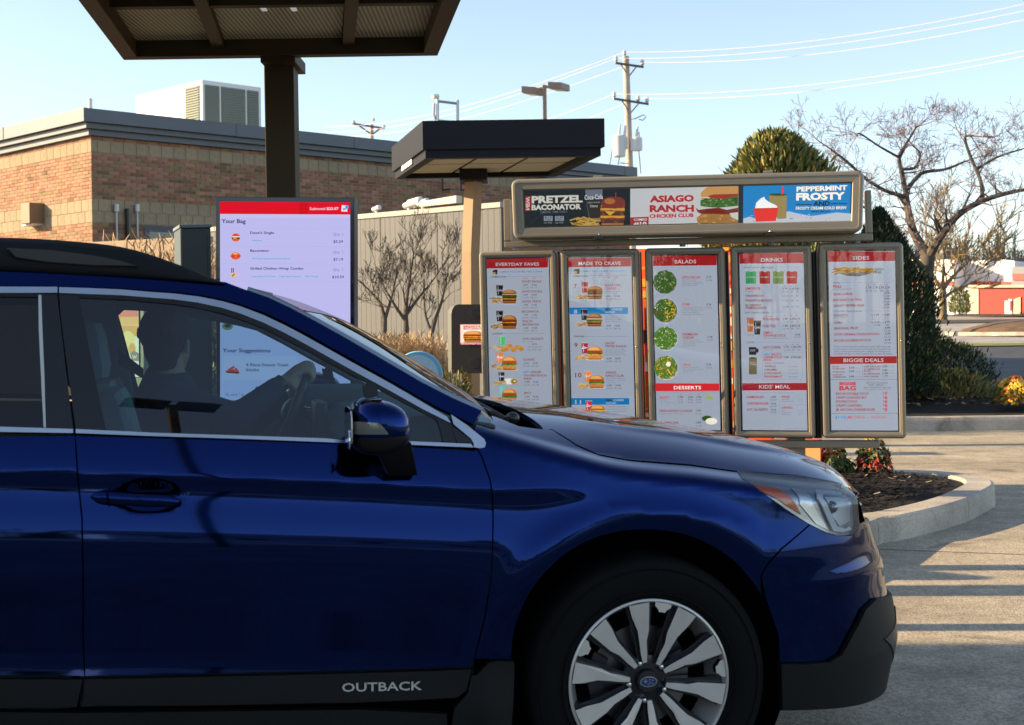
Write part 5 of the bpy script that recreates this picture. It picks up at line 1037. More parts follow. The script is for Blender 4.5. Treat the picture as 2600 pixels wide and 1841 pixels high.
for x, y in ((578, 68), (1634, 38)): MB().prism([onh(*zH(x-26, y-6), off=-.05), onh(*zH(x+30, y-7), off=-.05), onh(*zH(x+30, y+8), off=-.05), onh(*zH(x-26, y+8), off=-.05)], -mn_*.03).build('hinge', mat('hinge_grey', (.25, .25, .24), rough=.5), hd, bevel=.002)
# carrying frame round the header
def beam(q, dep, name, m=FR, bev=.006): return MB().prism([onb(*p, off=-.03) for p in q], -mn_*dep).build(name, m, board, bevel=bev)
beam([(1280, 613.5), (2216, 592), (2217, 611), (1281, 628.5)], .10, 'beam')
beam([(1278, 506), (1294, 505), (1296, 612), (1280, 612.6)], .10, 'upright'); beam([(2197, 483), (2212, 482), (2216, 591), (2201, 591.4)], .10, 'upright')
beam([(1230, 1120), (2234, 1120), (2234, 1138), (1230, 1138)], .10, 'crossbar')
for px in (1500, 2020): 
    a = onb(px, 1140, -.13); MB().box((-.06, -.05, .13), (.06, .05, 1.9), Matrix.Translation((a.x, a.y, 0))).build('post', FR, board, bevel=.006)
# ---------------------------------------------------------------- promotional board behind
pb = thing('promo_board', 'orange and red picture board standing in the sun behind the menu panels', 'sign', (0, 0, 0))
pn_ = (mn_+Vector((-.25, 0, 0))).normalized(); pp = at(1800, 900, 11.2); pb.location = Vector((pp.x, pp.y, 0))
def opb(px, py, off=0): return on_plane(px, py, pp+pn_*off, pn_)
qq = [opb(1560, 632), opb(1958, 630), opb(1960, 1116), opb(2081, 1116), opb(2084, 1172), opb(1566, 1172)]
PO = lambda n_, c: mat(n_, lin(*c), rough=.5)
MB().prism(qq, -pn_*.08).build('case', PO('promo_orange', (232, 84, 24)), pb, bevel=.004)
P = Poster(pb, pp+pn_*.003, pn_, (0, 0, 1)); r_ = random.Random(31)
PC = [PO('promo_orange', (1, 1, 1)), PO('promo_red', (200, 30, 36)), PO('promo_white', (235, 228, 220)), PO('promo_yellow', (238, 160, 50)), PO('promo_dark', (50, 36, 40)), PO('promo_peach', (240, 180, 120))]
for i in range(190):
    x = r_.uniform(1570, 1920); y = r_.uniform(636, 1100); w = r_.uniform(6, 34); h = r_.uniform(5, 26); P.poly([(x, y), (x+w, y+r_.uniform(-4, 4)), (x+w+r_.uniform(-5, 5), y+h), (x+r_.uniform(-5, 5), y+h)], PC[r_.choice([1, 2, 2, 3, 3, 4, 5])])
P.text('BUY ONE GET ONE', 1780, 1128, 1975, 7, PC[1], bold=.03)
P.poly([(1990, 1158), (2000, 1140), (2030, 1130), (2083, 1126), (2083, 1172), (1990, 1172)], PC[5]); P.poly([(1700, 640), (1850, 636), (1850, 628), (1700, 632)], PC[3]); P.done()
for dx in (-.8, .8): MB().box((-.03, .06, .12), (.03, .12, 1.6), Matrix.Translation((pp.x+dx, pp.y+.02-dx*.1, 0))).build('leg', FR, pb)
# ---------------------------------------------------------------- sunlit picture board seen through the car window, left
bd2 = thing('presell_board', 'tan framed picture board in the sun, seen through the far car window', 'sign', (0, 0, 0))
n2 = Vector((-.55, -.83, 0)).normalized(); p2_ = at(330, 880, 7.6); bd2.location = Vector((p2_.x, p2_.y, 0))
def ob2(px, py, off=0): return on_plane(px, py, p2_+n2*off, n2)
MB().prism([ob2(150, 755), ob2(366, 757), ob2(366, 1130), ob2(150, 1130)], -n2*.10).build('case', FR, bd2, bevel=.006)
P = Poster(bd2, p2_+n2*.004, n2, (200, 740, 4.51))
P.poly([(-200, 150), (685, 150), (690, 980), (-200, 980)], PC[2]); P.poly([(-200, 150), (685, 150), (685, 300), (-200, 300)], PO('promo_salmon', (240, 110, 90))); P.poly([(-200, 300), (685, 290), (688, 385), (-200, 380)], PO('promo_amber', (250, 176, 96))); P.poly([(-200, 385), (688, 390), (688, 515), (-200, 520)], PC[3]); P.ell(560, 560, 80, 110, PO('promo_cream', (248, 214, 140))); P.ell(610, 660, 40, 70, PC[3]); P.poly([(590, 710), (630, 680), (690, 710), (690, 800), (600, 790)], PO('promo_grey', (130, 110, 100))); P.text('W', 610, 775, 665, 45, PC[2])
P.done()
MB().box((-.04, .02, .12), (.04, .10, 1.0), Matrix.Translation((p2_.x, p2_.y, 0))).build('post', FR, bd2)
# ---------------------------------------------------------------- round blue sign beyond the bonnet
rd = thing('round_sign', 'round pale blue sign with white marks on a short stake beyond the windshield', 'sign', tuple(at_ground(1062, 1250)))
dd = 9.0; c = at(1062, 954, dd); rad_ = 63/3500*dd
rd.location = (c.x, dd, .13)
MB().lathe([(0, -.012), (rad_*.96, -.012), (rad_, 0), (rad_*.96, .012), (0, .012)], c, 'y', 40).build('disc', mat('disc_blue', (.25, .55, .75), rough=.4), rd, smooth=True)
MB().lathe([(0, -.0125), (rad_*.82, -.0125), (rad_*.82, -.016), (0, -.016)], c, 'y', 40).build('disc_face', mat('disc_pale_blue', (.55, .78, .90), rough=.4), rd)
mb = MB()
for k in range(12): t = 2*math.pi*k/12; mb.ball(c+Vector((rad_*.62*math.cos(t), -.016, rad_*.62*math.sin(t))), (.006, .002, .006), 8, 4)
mb.build('face_marks', mat('mark_white', (.85, .88, .9), rough=.5), rd)
MB().ball(c+Vector((.05, -.016, -.04)), (.05, .004, .035), 12, 6).build('face_emblem', mat('mark_mauve', (.35, .38, .60), rough=.5), rd)
MB().tube([(c.x, dd+.01, .12), (c.x, dd+.01, c.z)], .012, 8).build('stake', PIPE, rd, smooth=True)
# ================================================================== CAR
TH = R(12.0); q_ = ray(1651, 1731.7); CO = Vector((q_.x*4.01, 4.01, 0))
FV = Vector((math.cos(TH), math.sin(TH), 0)); LV = Vector((-math.sin(TH), math.cos(TH), 0))
HW = 0.92
def C(s, y, z): return CO+FV*s+LV*y+Vector((0, 0, z))
CM = Matrix((( FV.x, LV.x, 0, CO.x), (FV.y, LV.y, 0, CO.y), (0, 0, 1, 0), (0, 0, 0, 1)))
def px2car(px, py, y):
    q = ray(px, py); k = (CO.dot(LV)+y)/(q.dot(LV)); w = Vector((q.x*k, q.y*k, CH+q.z*k)); d = w-CO
    return d.dot(FV), w.z
CRE = smooth_tab([(-4, 1.12), (-1.785, 1.026), (-1.381, 1.0), (-.849, .959), (-.47, .923), (0, .90), (1.1, .88)], -4, 1.1)
BELT = smooth_tab([(-4, 1.19), (-1.791, 1.133), (-1.598, 1.122), (-1.181, 1.095), (-.504, 1.045), (0, 1.02), (1.1, .98)], -4, 1.1)
ZH = smooth_tab([(-4, 1.30), (-1.6, 1.19), (-.9, 1.15), (-.5, 1.115), (-.25, 1.045), (-.1, 1.003), (0, .985), (.18, .962), (.337, .936), (.48, .912), (.67, .882), (.8, .85), (.97, .80)], -4, 1.1, 600, 8)
ZC = smooth_tab([(-4, 1.36), (-1.2, 1.25), (-.45, 1.158), (-.307, 1.138), (-.088, 1.108), (.078, 1.079), (.247, 1.053), (.411, 1.018), (.567, .988), (.684, .958), (.803, .918), (.892, .879), (.98, .82)], -4, 1.1, 600, 10)
# body side tilt (degrees, + faces the sky) against height over the crease
TILT = [(-.80, 0), (-.63, 0), (-.58, 9), (-.53, 7), (-.47, -2), (-.38, -4), (-.28, -4), (-.23, -1), (-.18, 3), (-.14, 8), (-.10, 10), (-.065, 9), (-.045, 3), (-.02, -6), (-.010, -8), (.004, 12), (.04, 15), (.10, 18), (.16, 26), (.30, 40)]
_z = np.linspace(-.9, .4, 1301); _t = np.tan(np.radians(np.interp(_z, [a for a, b in TILT], [b for a, b in TILT])))
_t = np.convolve(np.pad(_t, 8, mode='edge'), np.hanning(17)/np.hanning(17).sum(), mode='valid')
_y = np.concatenate([[0], np.cumsum((_t[1:]+_t[:-1])/2*.001)]); _y -= _y[(_z > -.5) & (_z < 0)].min()
def YS(ze): return float(np.interp(ze, _z, _y))
S0 = 0.36; NP = 1.3; SN = [(.1, .97), (.2, 1.01), (.28, 1.03), (.36, 1.049), (.45, 1.04), (.52, 1.023), (.6, 1.01), (.68, .98), (.74, .955), (.8, .943), (.85, .946), (.89, .955), (1.2, .97)]
def sn_of(z): return interp(SN, z)
ST = -3.35; TN = -3.90
def body(sq, q):
    """sq: station along the car (past S0 it runs round the nose as S0 + angle*0.4), q: height, then distance across the bonnet"""
    s = min(sq, S0) if sq > S0 else max(sq, ST)
    th = (sq-S0)/.4 if sq > S0 else 0.0
    tt = (ST-sq)/.4 if sq < ST else 0.0
    sref = s
    if th > 0: th = min(th, math.pi/2); sref = S0+(.95-S0)*math.sin(th)
    cre = CRE(sref); zh = ZH(sref); zc = max(ZC(sref), zh+.004); z1 = zh-.06; LB = .14
    fade = max(0.0, min(1.0, (sref+.45)/.45)); 
    def low(z):
        ze = z-cre; y = YS(ze)
        y2 = .012*((z-.6)/.3)**2 if z < .9 else .012+.09*(z-.9)
        return y*(1-fade)+y2*fade
    if q <= z1: y, z = low(q), q
    else:
        y1 = low(z1); sl = (low(z1)-low(z1-.02))/.02
        m = (zc-zh)*3.3/.77
        u = (q-z1)/LB
        yh = max(.15, y1+.04)
        if u <= 1:
            p0 = (y1, z1); p3 = (yh, zh); l = .045
            n0 = math.hypot(sl, 1); p1 = (y1+l*sl/n0, z1+l/n0); p2 = (yh-.045, zh-.045*m)
            b = ((1-u)**3, 3*u*(1-u)**2, 3*u*u*(1-u), u**3)
            y = sum(w*p[0] for w, p in zip(b, (p0, p1, p2, p3))); z = sum(w*p[1] for w, p in zip(b, (p0, p1, p2, p3)))
        else:
            y = min(yh+(q-z1-LB), HW-.0006); g = max(0.0, 1-(y-.15)/.77); z = zh+(zc-zh)*(1-g**3.3) if y < .92 else zc
            # raised bonnet line
            z += .010*math.exp(-((y-.42)/.035)**2)*max(0, min(1, (sref+.2)/.2))*max(0, 1-abs(sref-.4)/.55)
    # wheel arch flare
    for wx in (0.0, -2.745):
        r = math.hypot(s-wx, q-.35)
        if r < .75 and q < z1 and th < .6: y -= .011*math.exp(-((r-.49)/.06)**2)*max(0, min(1, (z1-q)/.08))*(1-th/.6)
    # recess behind the door handle
    if -1.55 < s < -1.2 and .85 < q < 1.02: 
        e = ((s+1.402)/.100)**2+((z-.944)/.052)**2
        if e < 1: y += .030*(.5+.5*math.cos(math.pi*math.sqrt(e)))
    if s > .30 and q < z1: y -= .005*math.exp(-((z-.60-.10*(sref-.5))/.030)**2)*min(1, (sref-.30)/.25)
    if sq > S0:
        sn = sn_of(z); sp = S0+(sn-S0)*math.sin(th); P = HW*(1-math.cos(th))**NP
        return Vector((sp, P+y*(HW-P)/HW, z))
    if sq < ST:
        tt = min(tt, math.pi/2); sp = ST-.50*math.sin(tt); P = HW*(1-math.cos(tt)); return Vector((sp, P+y*(HW-P)/HW, z))
    return Vector((s, y, z))
def body_w(sq, q): v = body(sq, q); return C(v.x, v.y, v.z)
def inv_body(px, py, g=None):
    """photo point -> (sq, q) on the body skin, nearest visible solution"""
    if g is None:
        s, z = px2car(px, py, .03); g = (s, z)
    a, b = g
    for _ in range(60):
        e = 1e-4
        p0 = proj(body_w(a, b)); pa = proj(body_w(a+e, b)); pb = proj(body_w(a, b+e))
        J = np.array([[(pa[0]-p0[0])/e, (pb[0]-p0[0])/e], [(pa[1]-p0[1])/e, (pb[1]-p0[1])/e]]); r = np.array([px-p0[0], py-p0[1]])
        try: d = np.linalg.solve(J.T@J+np.eye(2)*30, J.T@r)
        except Exception: break
        d = np.clip(d, -.05, .05); a += float(d[0]); b += float(d[1])
        if abs(d).max() < 1e-5: break
    return a, b
def gside(z, s):
    d = z-BELT(s); return .058+d*.40+.22*d*abs(d)
def green_w(s, z, off=0.0): return C(s, gside(z, s)-off, z)
def inv_green(px, py):
    y = .1
    for _ in range(12):
        s, z = px2car(px, py, y); y = gside(z, s)
    return s, z
def nrm(f, a, b, e=2e-3):
    d = (f(a+e, b)-f(a-e, b)).cross(f(a, b+e)-f(a, b-e))
    return d.normalized()
def dens(poly, step):
    out = []
    for i, p in enumerate(poly):
        q = poly[(i+1) % len(poly)]; L = math.hypot(q[0]-p[0], q[1]-p[1]); n = max(1, int(L/step))
        out += [(p[0]+(q[0]-p[0])*k/n, p[1]+(q[1]-p[1])*k/n) for k in range(n)]
    return out
def inside(p, poly):
    x, y = p; c = False; n = len(poly)
    for i in range(n):
        x1, y1 = poly[i]; x2, y2 = poly[(i+1) % n]
        if (y1 > y) != (y2 > y) and x < (x2-x1)*(y-y1)/(y2-y1)+x1: c = not c
    return c
def panel(name, poly, f, m, parent, step=.022, edge=.014, off=0.0, mirror=True, shrink=0.0, sub=None, both=True):
    """poly in surface parameters -> a skin panel with folded edges; analytic normals keep reflections clean"""
    bd = dens(poly, step)
    if shrink:
        A = sum(bd[i][0]*bd[(i+1) % len(bd)][1]-bd[(i+1) % len(bd)][0]*bd[i][1] for i in range(len(bd))); sg = 1 if A > 0 else -1
        nb = []
        for i, p in enumerate(bd):
            a = bd[i-1]; b = bd[(i+1) % len(bd)]; tx, ty = b[0]-a[0], b[1]-a[1]; l = math.hypot(tx, ty) or 1
            nb.append((p[0]-sg*ty/l*shrink, p[1]+sg*tx/l*shrink))
        bd = nb
    xs = [p[0] for p in bd]; ys = [p[1] for p in bd]; pts = list(bd); n = len(bd)
    gx = np.arange(min(xs)+step/2, max(xs), step); gy = np.arange(min(ys)+step/2, max(ys), step if sub is None else sub)
    bda = np.array(bd)
    for x in gx:
        for y in gy:
            if inside((x, y), bd) and ((bda[:, 0]-x)**2+(bda[:, 1]-y)**2).min() > (step*.45)**2: pts.append((float(x), float(y)))
    r = delaunay_2d_cdt([Vector(p) for p in pts], [(i, (i+1) % n) for i in range(n)], [], 1, 1e-6)
    V2, E2, F2 = r[0], r[1], r[2]
    ok = []
    for t in F2:
        c = (sum(V2[i].x for i in t)/len(t), sum(V2[i].y for i in t)/len(t))
        if inside(c, bd): ok.append(list(t))
    P3 = []; N3 = []
    camp = Vector((0, 0, CH))
    for v in V2:
        p = f(v.x, v.y); nn = nrm(f, v.x, v.y)
        ref = -LV*.6+Vector((0, 0, .8))+FV*(.6 if v.x > S0+.25 else -.6 if v.x < ST-.25 else 0)
        if nn.dot(ref) < 0: nn = -nn
        P3.append(p+nn*off); N3.append(nn)
    # orientation
    def orient(t):
        a, b, c = (P3[i] for i in t[:3]); g = (b-a).cross(c-a)
        return t if g.dot(N3[t[0]]) > 0 else t[::-1]
    faces = [tuple(orient(t)) for t in ok]
    ec = {}
    for t in faces:
        for i in range(len(t)):
            a, b = t[i], t[(i+1) % len(t)]; ec[(a, b)] = 1
    vs = list(P3); ns = list(N3)
    if edge:
        for (a, b) in list(ec):
            if (b, a) in ec: continue
            k = len(vs); w = (P3[b]-P3[a]).normalized().cross(N3[a])
            w = w.normalized() if w.length > 0 else N3[a]
            e1 = (N3[a]+w).normalized(); 
            vs += [P3[a], P3[b], P3[b]-N3[b]*edge, P3[a]-N3[a]*edge]; ns += [w, w, w, w]
            faces.append((k, k+3, k+2, k+1))
    out = []
    for side in ((0, 1) if mirror else (0,)):
        if side == 0: vv, nn2, ff = vs, ns, faces
        else:
            def mr(p):
                d = p-CO; y = d.dot(LV); return p+LV*(2*HW-2*y)
            vv = [mr(p) for p in vs]; nn2 = [x-LV*(2*x.dot(LV)) for x in ns]; ff = [t[::-1] for t in faces]
        o = mesh(name, vv, ff, m, parent, True)
        try: o.data.normals_split_custom_set_from_vertices([tuple(x) for x in nn2])
        except Exception as ex: print('normals', ex)
        out.append(o)
    return out

# ---- car materials
def paint_mat():
    m = mat('car_paint', (.0026, .016, .100), rough=.05, metal=1.0, spec=.3, coat=.18)
    t = m.node_tree; b = t.nodes['Principled BSDF']
    tc = t.nodes.new('ShaderNodeTexCoord')
    n = t.nodes.new('ShaderNodeTexNoise'); n.inputs['Scale'].default_value = 2600; n.inputs['Detail'].default_value = 1; t.links.new(tc.outputs['Object'], n.inputs['Vector'])
    r = t.nodes.new('ShaderNodeValToRGB'); r.color_ramp.elements[0].color = (.0020, .0135, .086, 1); r.color_ramp.elements[1].color = (.0028, .0175, .112, 1)
    r.color_ramp.elements[0].position = .35; r.color_ramp.elements[1].position = .7
    t.links.new(n.outputs['Fac'], r.inputs['Fac']); t.links.new(r.outputs[0], b.inputs['Base Color'])
    # road dust and faint dirt: rougher clearcoat low on the doors, in patches
    n2 = t.nodes.new('ShaderNodeTexNoise'); n2.inputs['Scale'].default_value = 5; n2.inputs['Detail'].default_value = 8; t.links.new(tc.outputs['Object'], n2.inputs['Vector'])
    mr = t.nodes.new('ShaderNodeMapRange'); mr.inputs['To Min'].default_value = .015; mr.inputs['To Max'].default_value = .05; t.links.new(n2.outputs['Fac'], mr.inputs['Value'])
    t.links.new(mr.outputs[0], b.inputs['Coat Roughness'])
    return m
PAINT = paint_mat()
BLACK = mat('trim_black', (.005, .005, .006), rough=.35, spec=.3)
CLAD = mat('cladding_plastic', (.0045, .005, .005), rough=.55, spec=.22, bump=.25, bscale=900, var=.2, vscale=6)
CHROME = mat('bright_trim', (.62, .66, .70), rough=.16, metal=1.0, var=.05, vscale=20)
DARK = mat('dark_void', (.0015, .0015, .0015), rough=.9, spec=.1)
RUB = mat('tyre_rubber', (.0025, .003, .003), rough=.8, spec=.18, bump=.3, bscale=200)
ALLOY = mat('machined_alloy', (.66, .63, .57), rough=.32, metal=.45, var=.06, vscale=15)
ALDK = mat('dark_alloy_paint', (.008, .010, .016), rough=.3, metal=.3, coat=.6)
INTER = mat('interior_dark', (.05, .065, .07), rough=.8, var=.2, vscale=10)
INTG = mat('interior_grey', (.15, .19, .20), rough=.85, var=.2, vscale=14)
GL_F = glass('door_glass', (.36, .60, .66), 1.0, 1.78)
GL_FAR = glass('far_glass', (.80, .90, .90), 1.0, 1.5)
GL_R = glass('privacy_glass', (.035, .045, .05), 1.0, 1.6)
GL_W = glass('windshield_glass', (.70, .86, .83), .55, 1.5)
LENS = glass('lamp_lens', (.97, .98, .99), .9, 1.45)

car = thing('parked_car', 'dark blue station wagon with black roof rails, stopped in the lane beside the order screen', 'car', tuple(C(-1.4, HW, 0)))
car.name = 'station_wagon'
IB = lambda pts: [inv_body(*p) for p in pts]
IG = lambda pts: [inv_green(*p) for p in pts]

ARC = [(-.408, .436), (-.398, .529), (-.345, .643), (-.249, .733), (-.126, .783), (.011, .789), (.143, .759), (.264, .684), (.346, .582)]
# front edge of the arch continues onto the bumper
def catmull(pts, k=5):
    out = []; n = len(pts)
    for i in range(n-1):
        p0, p1, p2, p3 = pts[max(i-1, 0)], pts[i], pts[i+1], pts[min(i+2, n-1)]
        for j in range(k):
            t = j/k; out.append(tuple(.5*((2*p1[d])+(-p0[d]+p2[d])*t+(2*p0[d]-5*p1[d]+4*p2[d]-p3[d])*t*t+(-p0[d]+3*p1[d]-3*p2[d]+p3[d])*t**3) for d in range(2)))
    return out+[tuple(pts[-1])]
ARC_S = catmull(ARC)
ARCF = IB([(1974, 1610), (1979, 1680), (1982, 1800)])
z8 = lambda l: [(1200+x/1.9117, 1150+y/1.9117) for x, y in l]
zB = lambda l: [(1180+x/4.388, 960+y/4.388) for x, y in l]
zC = lambda l: [(1850+x/4.06, 1100+y/4.06) for x, y in l]
DF = IB([(1212, 1141), (1222, 1156), (1231, 1181), (1244, 1218), (1251, 1265), (1252, 1320), (1251, 1359), (1247, 1464), (1231, 1568), (1205, 1673), (1197, 1706)])
HG = IB([(1421, 1103), (1465, 1131), (1520, 1155), (1599, 1169), (1750, 1181), (1873, 1198)])
HG2 = IB(zC([(90, 393), (420, 418), (700, 440), (930, 478), (1150, 520)]))
HL_low = IB(zC([(90, 393), (140, 470), (330, 600), (600, 790), (820, 930), (1000, 1020), (1120, 1055), (1280, 1050), (1330, 990), (1345, 930)]))
HL_top = IB(zC([(1345, 930), (1330, 760), (1300, 640), (1250, 580), (1150, 525), (930, 480), (700, 442), (420, 418), (90, 393)]))
BG = IB(z8([(1640, 345), (1560, 415), (1500, 465), (1440, 530), (1400, 600)]))
CLT = IB(zC([]) or []) if False else []
# ---- front fender: from the pillar foot to the bumper line
pil = [inv_green(*p) for p in [(1180, 1103), (1219, 1048)]]
fen = DF[::-1][1:]                      # bottom -> top along the door gap
fen += IB([(1216, 1130), (1206, 1106), (1202, 1093), (1222, 1046)])
fen += IB([(1271, 1063), (1317, 1082), (1385, 1091), (1402, 1091)])
fen += [(a, b-.004) for a, b in HG] + HL_low[:5]
fen += BG + ARC_S[::-1]
panel('front_fender', fen, body_w, PAINT, car, shrink=.0022, step=.02)
# ---- front door skin
sillF = [inv_body(*p) for p in [(1197, 1693), (1100, 1697), (900, 1703), (650, 1709), (425, 1714), (215, 1718)]]
DR = IB([(215, 1718), (211, 1618), (211, 1448), (208.5, 1320), (200, 1235), (195, 1170), (191, 1104)])
beltp = [(a, b-.003) for a, b in [inv_green(*p) for p in [(191, 1101), (400, 1107), (590, 1113), (800, 1120), (1000, 1128), (1200, 1140)]]]
fd = sillF[::-1][::-1]
door = DF[:-1] + sillF + DR[1:-1] + beltp
panel('front_door', door, body_w, PAINT, car, shrink=.0022, step=.0135)
# ---- rear door, quarter panel
rd = [(a, b) for a, b in DR][::-1]
rearb = [(-2.30, BELT(-2.30)-.018), (-2.0, BELT(-2.0)-.018)]
rear_door = [(DR[-1][0], beltp[0][1])]+DR[::-1][1:] + [(-2.0, .50), (-2.28, .56), (-2.34, .72), (-2.42, .95), (-2.45, BELT(-2.45)-.018), (-2.1, BELT(-2.1)-.018), (-1.8, BELT(-1.8)-.018)]
panel('rear_door', rear_door, body_w, PAINT, car, shrink=.0022, step=.024)
RA = [(-2.745+.42*math.cos(t), .36+.42*math.sin(t)) for t in np.linspace(R(20), R(165), 14)]
quarter = [(-2.45, BELT(-2.45)-.018), (-2.42, .95), (-2.34, .72)]+RA+[(-3.2, .42), (-3.97, .42), (-3.97, 1.0), (-3.6, BELT(-3.4)), (-3.0, BELT(-3.0)-.018)]
panel('rear_quarter_panel', quarter, body_w, PAINT, car, shrink=.0022, step=.04)
# ---- bonnet (one piece across the car)
def bonnet():
    near = IB([(1402, 1091)])+HG+HG2[1:]
    rear = IB(zB([(780, 520)]))+[]
    def edge_q(s): return ZH(s)-.06+.14
    poly = [(a, b+.004) for a, b in near]
    frontc = (S0+.4*1.30, None)
    # front lip runs across the nose at a constant height under the lip
    lip = []
    a0 = poly[-1][0]
    for k in range(1, 7):
        a = a0+(S0+.4*1.5-a0)*k/6; sref = S0+(.95-S0)*math.sin(min((a-S0)/.4, math.pi/2)); lip.append((a, ZH(sref)-.06+.06+.06*k/6))
    cen = []
    for a in np.linspace(lip[-1][0], -.36, 30):
        sref = a if a < S0 else S0+(.95-S0)*math.sin(min((a-S0)/.4, math.pi/2)); cen.append((float(a), ZH(sref)+.08+.774))
    cenr = []
    rr = []
    for yy, ss in ((.75, -.34), (.55, -.31), (.42, -.285), (.33, -.265), (.27, -.255), (.22, -.255)):
        rr.append((ss, ZH(ss)-.06+.14+yy-.15))
    return poly+lip+cen+cenr+rr
panel('bonnet', bonnet(), body_w, PAINT, car, shrink=.002, step=.022)
# ---- bumper skin and its grey cladding
cl_top = IB(z8([(1487, 1020), (1600, 1022), (1720, 1012), (1780, 975), (1830, 880), (1890, 760), (1945, 705), (2000, 675)]))
bump = BG[::-1][:1]+BG[::-1][1:]+HL_low[4:]
a9 = bump[-1]
bump += [(a9[0]+.03, a9[1]+.0), (S0+.4*1.56, .70), (S0+.4*1.56, .52), (cl_top[-1][0]+.02, cl_top[-1][1])]+cl_top[::-1]+[ARCF[0]]
panel('front_bumper', bump, body_w, PAINT, car, shrink=.002, step=.02)
clad = cl_top+[(S0+.4*1.5, .50), (S0+.4*1.5, .20)]+[(S0+.4*.9, .205), (S0+.4*.5, .215)]+[ARCF[2], ARCF[1]]
panel('bumper_cladding', clad, body_w, CLAD, car, step=.02, off=.014, edge=.03)
# fog lamp pod cut into the cladding
fog = IB(z8([(2005, 740), (2028, 745), (2030, 860), (1990, 1000), (1972, 1050), (1975, 900)]))
panel('fog_lamp_pocket', fog, body_w, BLACK, car, step=.02, off=.018, edge=.01)
# ---- sills
sc1 = [(a, b-.006) for a, b in sillF]
lower = [inv_body(*p) for p in [(212, 1790), (500, 1789), (900, 1782), (1050, 1776), (1160, 1770), (1184, 1752)]]
panel('door_cladding', sc1+lower, body_w, CLAD, car, step=.025, off=.012, edge=.03)
panel('door_cladding', [(DR[0][0]-.004, DR[0][1]-.006), (-2.0, .49), (-2.27, .55), (-2.30, .45), (-1.9, .41), (DR[0][0]-.02, .392)], body_w, CLAD, car, step=.03, off=.012, edge=.03)
zS = lambda l: [(1000+x/4.588, 1600+y/4.588) for x, y in l]
mud = IB(zS([(905, 520), (960, 520), (1090, 375), (1180, 350), (1385, 355), (1390, 500), (1370, 900), (1350, 1100)]))+[(-.43, .20), (-.60, .20)]+IB(zS([(700, 900), (860, 730)]))
panel('arch_cladding', mud, body_w, CLAD, car, step=.02, off=.014, edge=.03)
sill = [(-.60, .30), (-.60, .20), (-2.35, .22), (-2.35, .44), (-1.6, .375), (-.85, .33)]
panel('sill_cladding', sill, body_w, CLAD, car, step=.03, off=.006, edge=.03)
rcl = [(-2.33, .50)]+[(-2.745+.45*math.cos(t), .36+.45*math.sin(t)) for t in np.linspace(R(15), R(170), 14)]+[(-3.2, .40)]+[(-2.745+.40*math.cos(t), .36+.40*math.sin(t)) for t in np.linspace(R(170), R(15), 14)]
panel('arch_cladding', rcl, body_w, CLAD, car, step=.03, off=.012, edge=.03)
panel('rear_bumper', [(-3.2, .42), (-3.2, .22), (-3.97, .25), (-3.97, .42)], body_w, CLAD, car, step=.05, off=.01)

# ---- arch liners, underbody
for wx in (0.0, -2.745):
    mb = MB(); pr = [(r, a) for r, a in ((.44, .02), (.44, .30), (.05, .30))]
    mb.lathe(pr, (0, 0, 0), 'y', 40); mb.xf(Matrix.Translation((wx, .02, .36)))
    mb.v = [v for v in mb.v]
    for sd in (0, 1):
        m2 = MB(); m2.v = [tuple(C(v[0], v[1] if sd == 0 else 2*HW-v[1], max(v[2], .16))) for v in mb.v]; m2.f = mb.f; m2.mi = mb.mi
        m2.build('arch_liner', DARK, car, smooth=True)
MB().box((-3.6, .12, .20), (.72, 2*HW-.12, .34), CM).build('underbody', DARK, car)
MB().box((-.40, .30, .34), (.62, 2*HW-.30, .80), CM).build('engine_block', DARK, car)

# ---- glasshouse side: pillars, glass, bright trim
z4 = lambda l: [(x/2.538, 560+y/2.538) for x, y in l]
zA = lambda l: [(880+x/5.414, 980+y/5.414) for x, y in l]
ct_top = z4([(383, 443), (600, 450), (900, 478), (1200, 530), (1400, 580), (1600, 645), (1800, 730), (2000, 822)])+zA([(0, -290), (400, -120), (770, 0), (1100, 200), (1375, 385)])
ct_bot = (z4([(383, 480), (600, 488), (900, 512), (1200, 570), (1400, 622), (1600, 694), (1800, 782), (2000, 885)])+zA([(60, -265+20), (300, -150), (600, 0), (1100, 335), (1415, 522)]))[::-1]
def gp(name, pts, m, off=.004, edge=.012, step=.03, mirror=True, shrink=0): 
    return panel(name, IG(pts) if not isinstance(pts[0][0], str) else pts, lambda a, b: green_w(a, b), m, car, step=step, off=off, edge=edge, mirror=mirror, shrink=shrink)
# order of layers (offset from the glass plane): glass 0, black frame .003, pillar paint .006, bright trim .010
ct_top = [p for p in ct_top if not (780 < p[0] < 880 and p in zA([(0, -290)]))]
zE = lambda l: [(560+x/1.8486, 660+y/1.8486) for x, y in l]
topc = z4([(383, 443), (600, 450)])+[(310, 740.5), (380, 746.6), (441, 750.6), (502.6, 758), (564, 770), (610, 783)]+zE([ (200, 268), (300, 315), (400, 368), (500, 424), (600, 480), (700, 535), (800, 590), (950, 678), (1060, 743)])
botc = z4([(383, 480), (600, 488)])+[(310, 755), (380, 760.7), (441, 765.3), (502.6, 773.5), (564, 787), (610, 801)]+zE([ (200, 303), (300, 351), (400, 405), (500, 461), (600, 517), (700, 571), (800, 625), (950, 709), (1078, 772)])
gp('window_trim', topc+botc[::-1], CHROME, off=.012, edge=.02, step=.02)
tri = zA([(1425, 410), (1650, 560), (1880, 745), (1905, 800), (1890, 860), (1820, 872), (1740, 860), (1735, 800), (1700, 740), (1462, 545)])
gp('window_trim', tri, CHROME, off=.012, edge=.02, step=.02)
lowc_t = z4([(490, 1352), (1000, 1376), (1500, 1392), (2100, 1412)])+zA([(0, 770), (830, 777), (1300, 795), (1700, 812)])
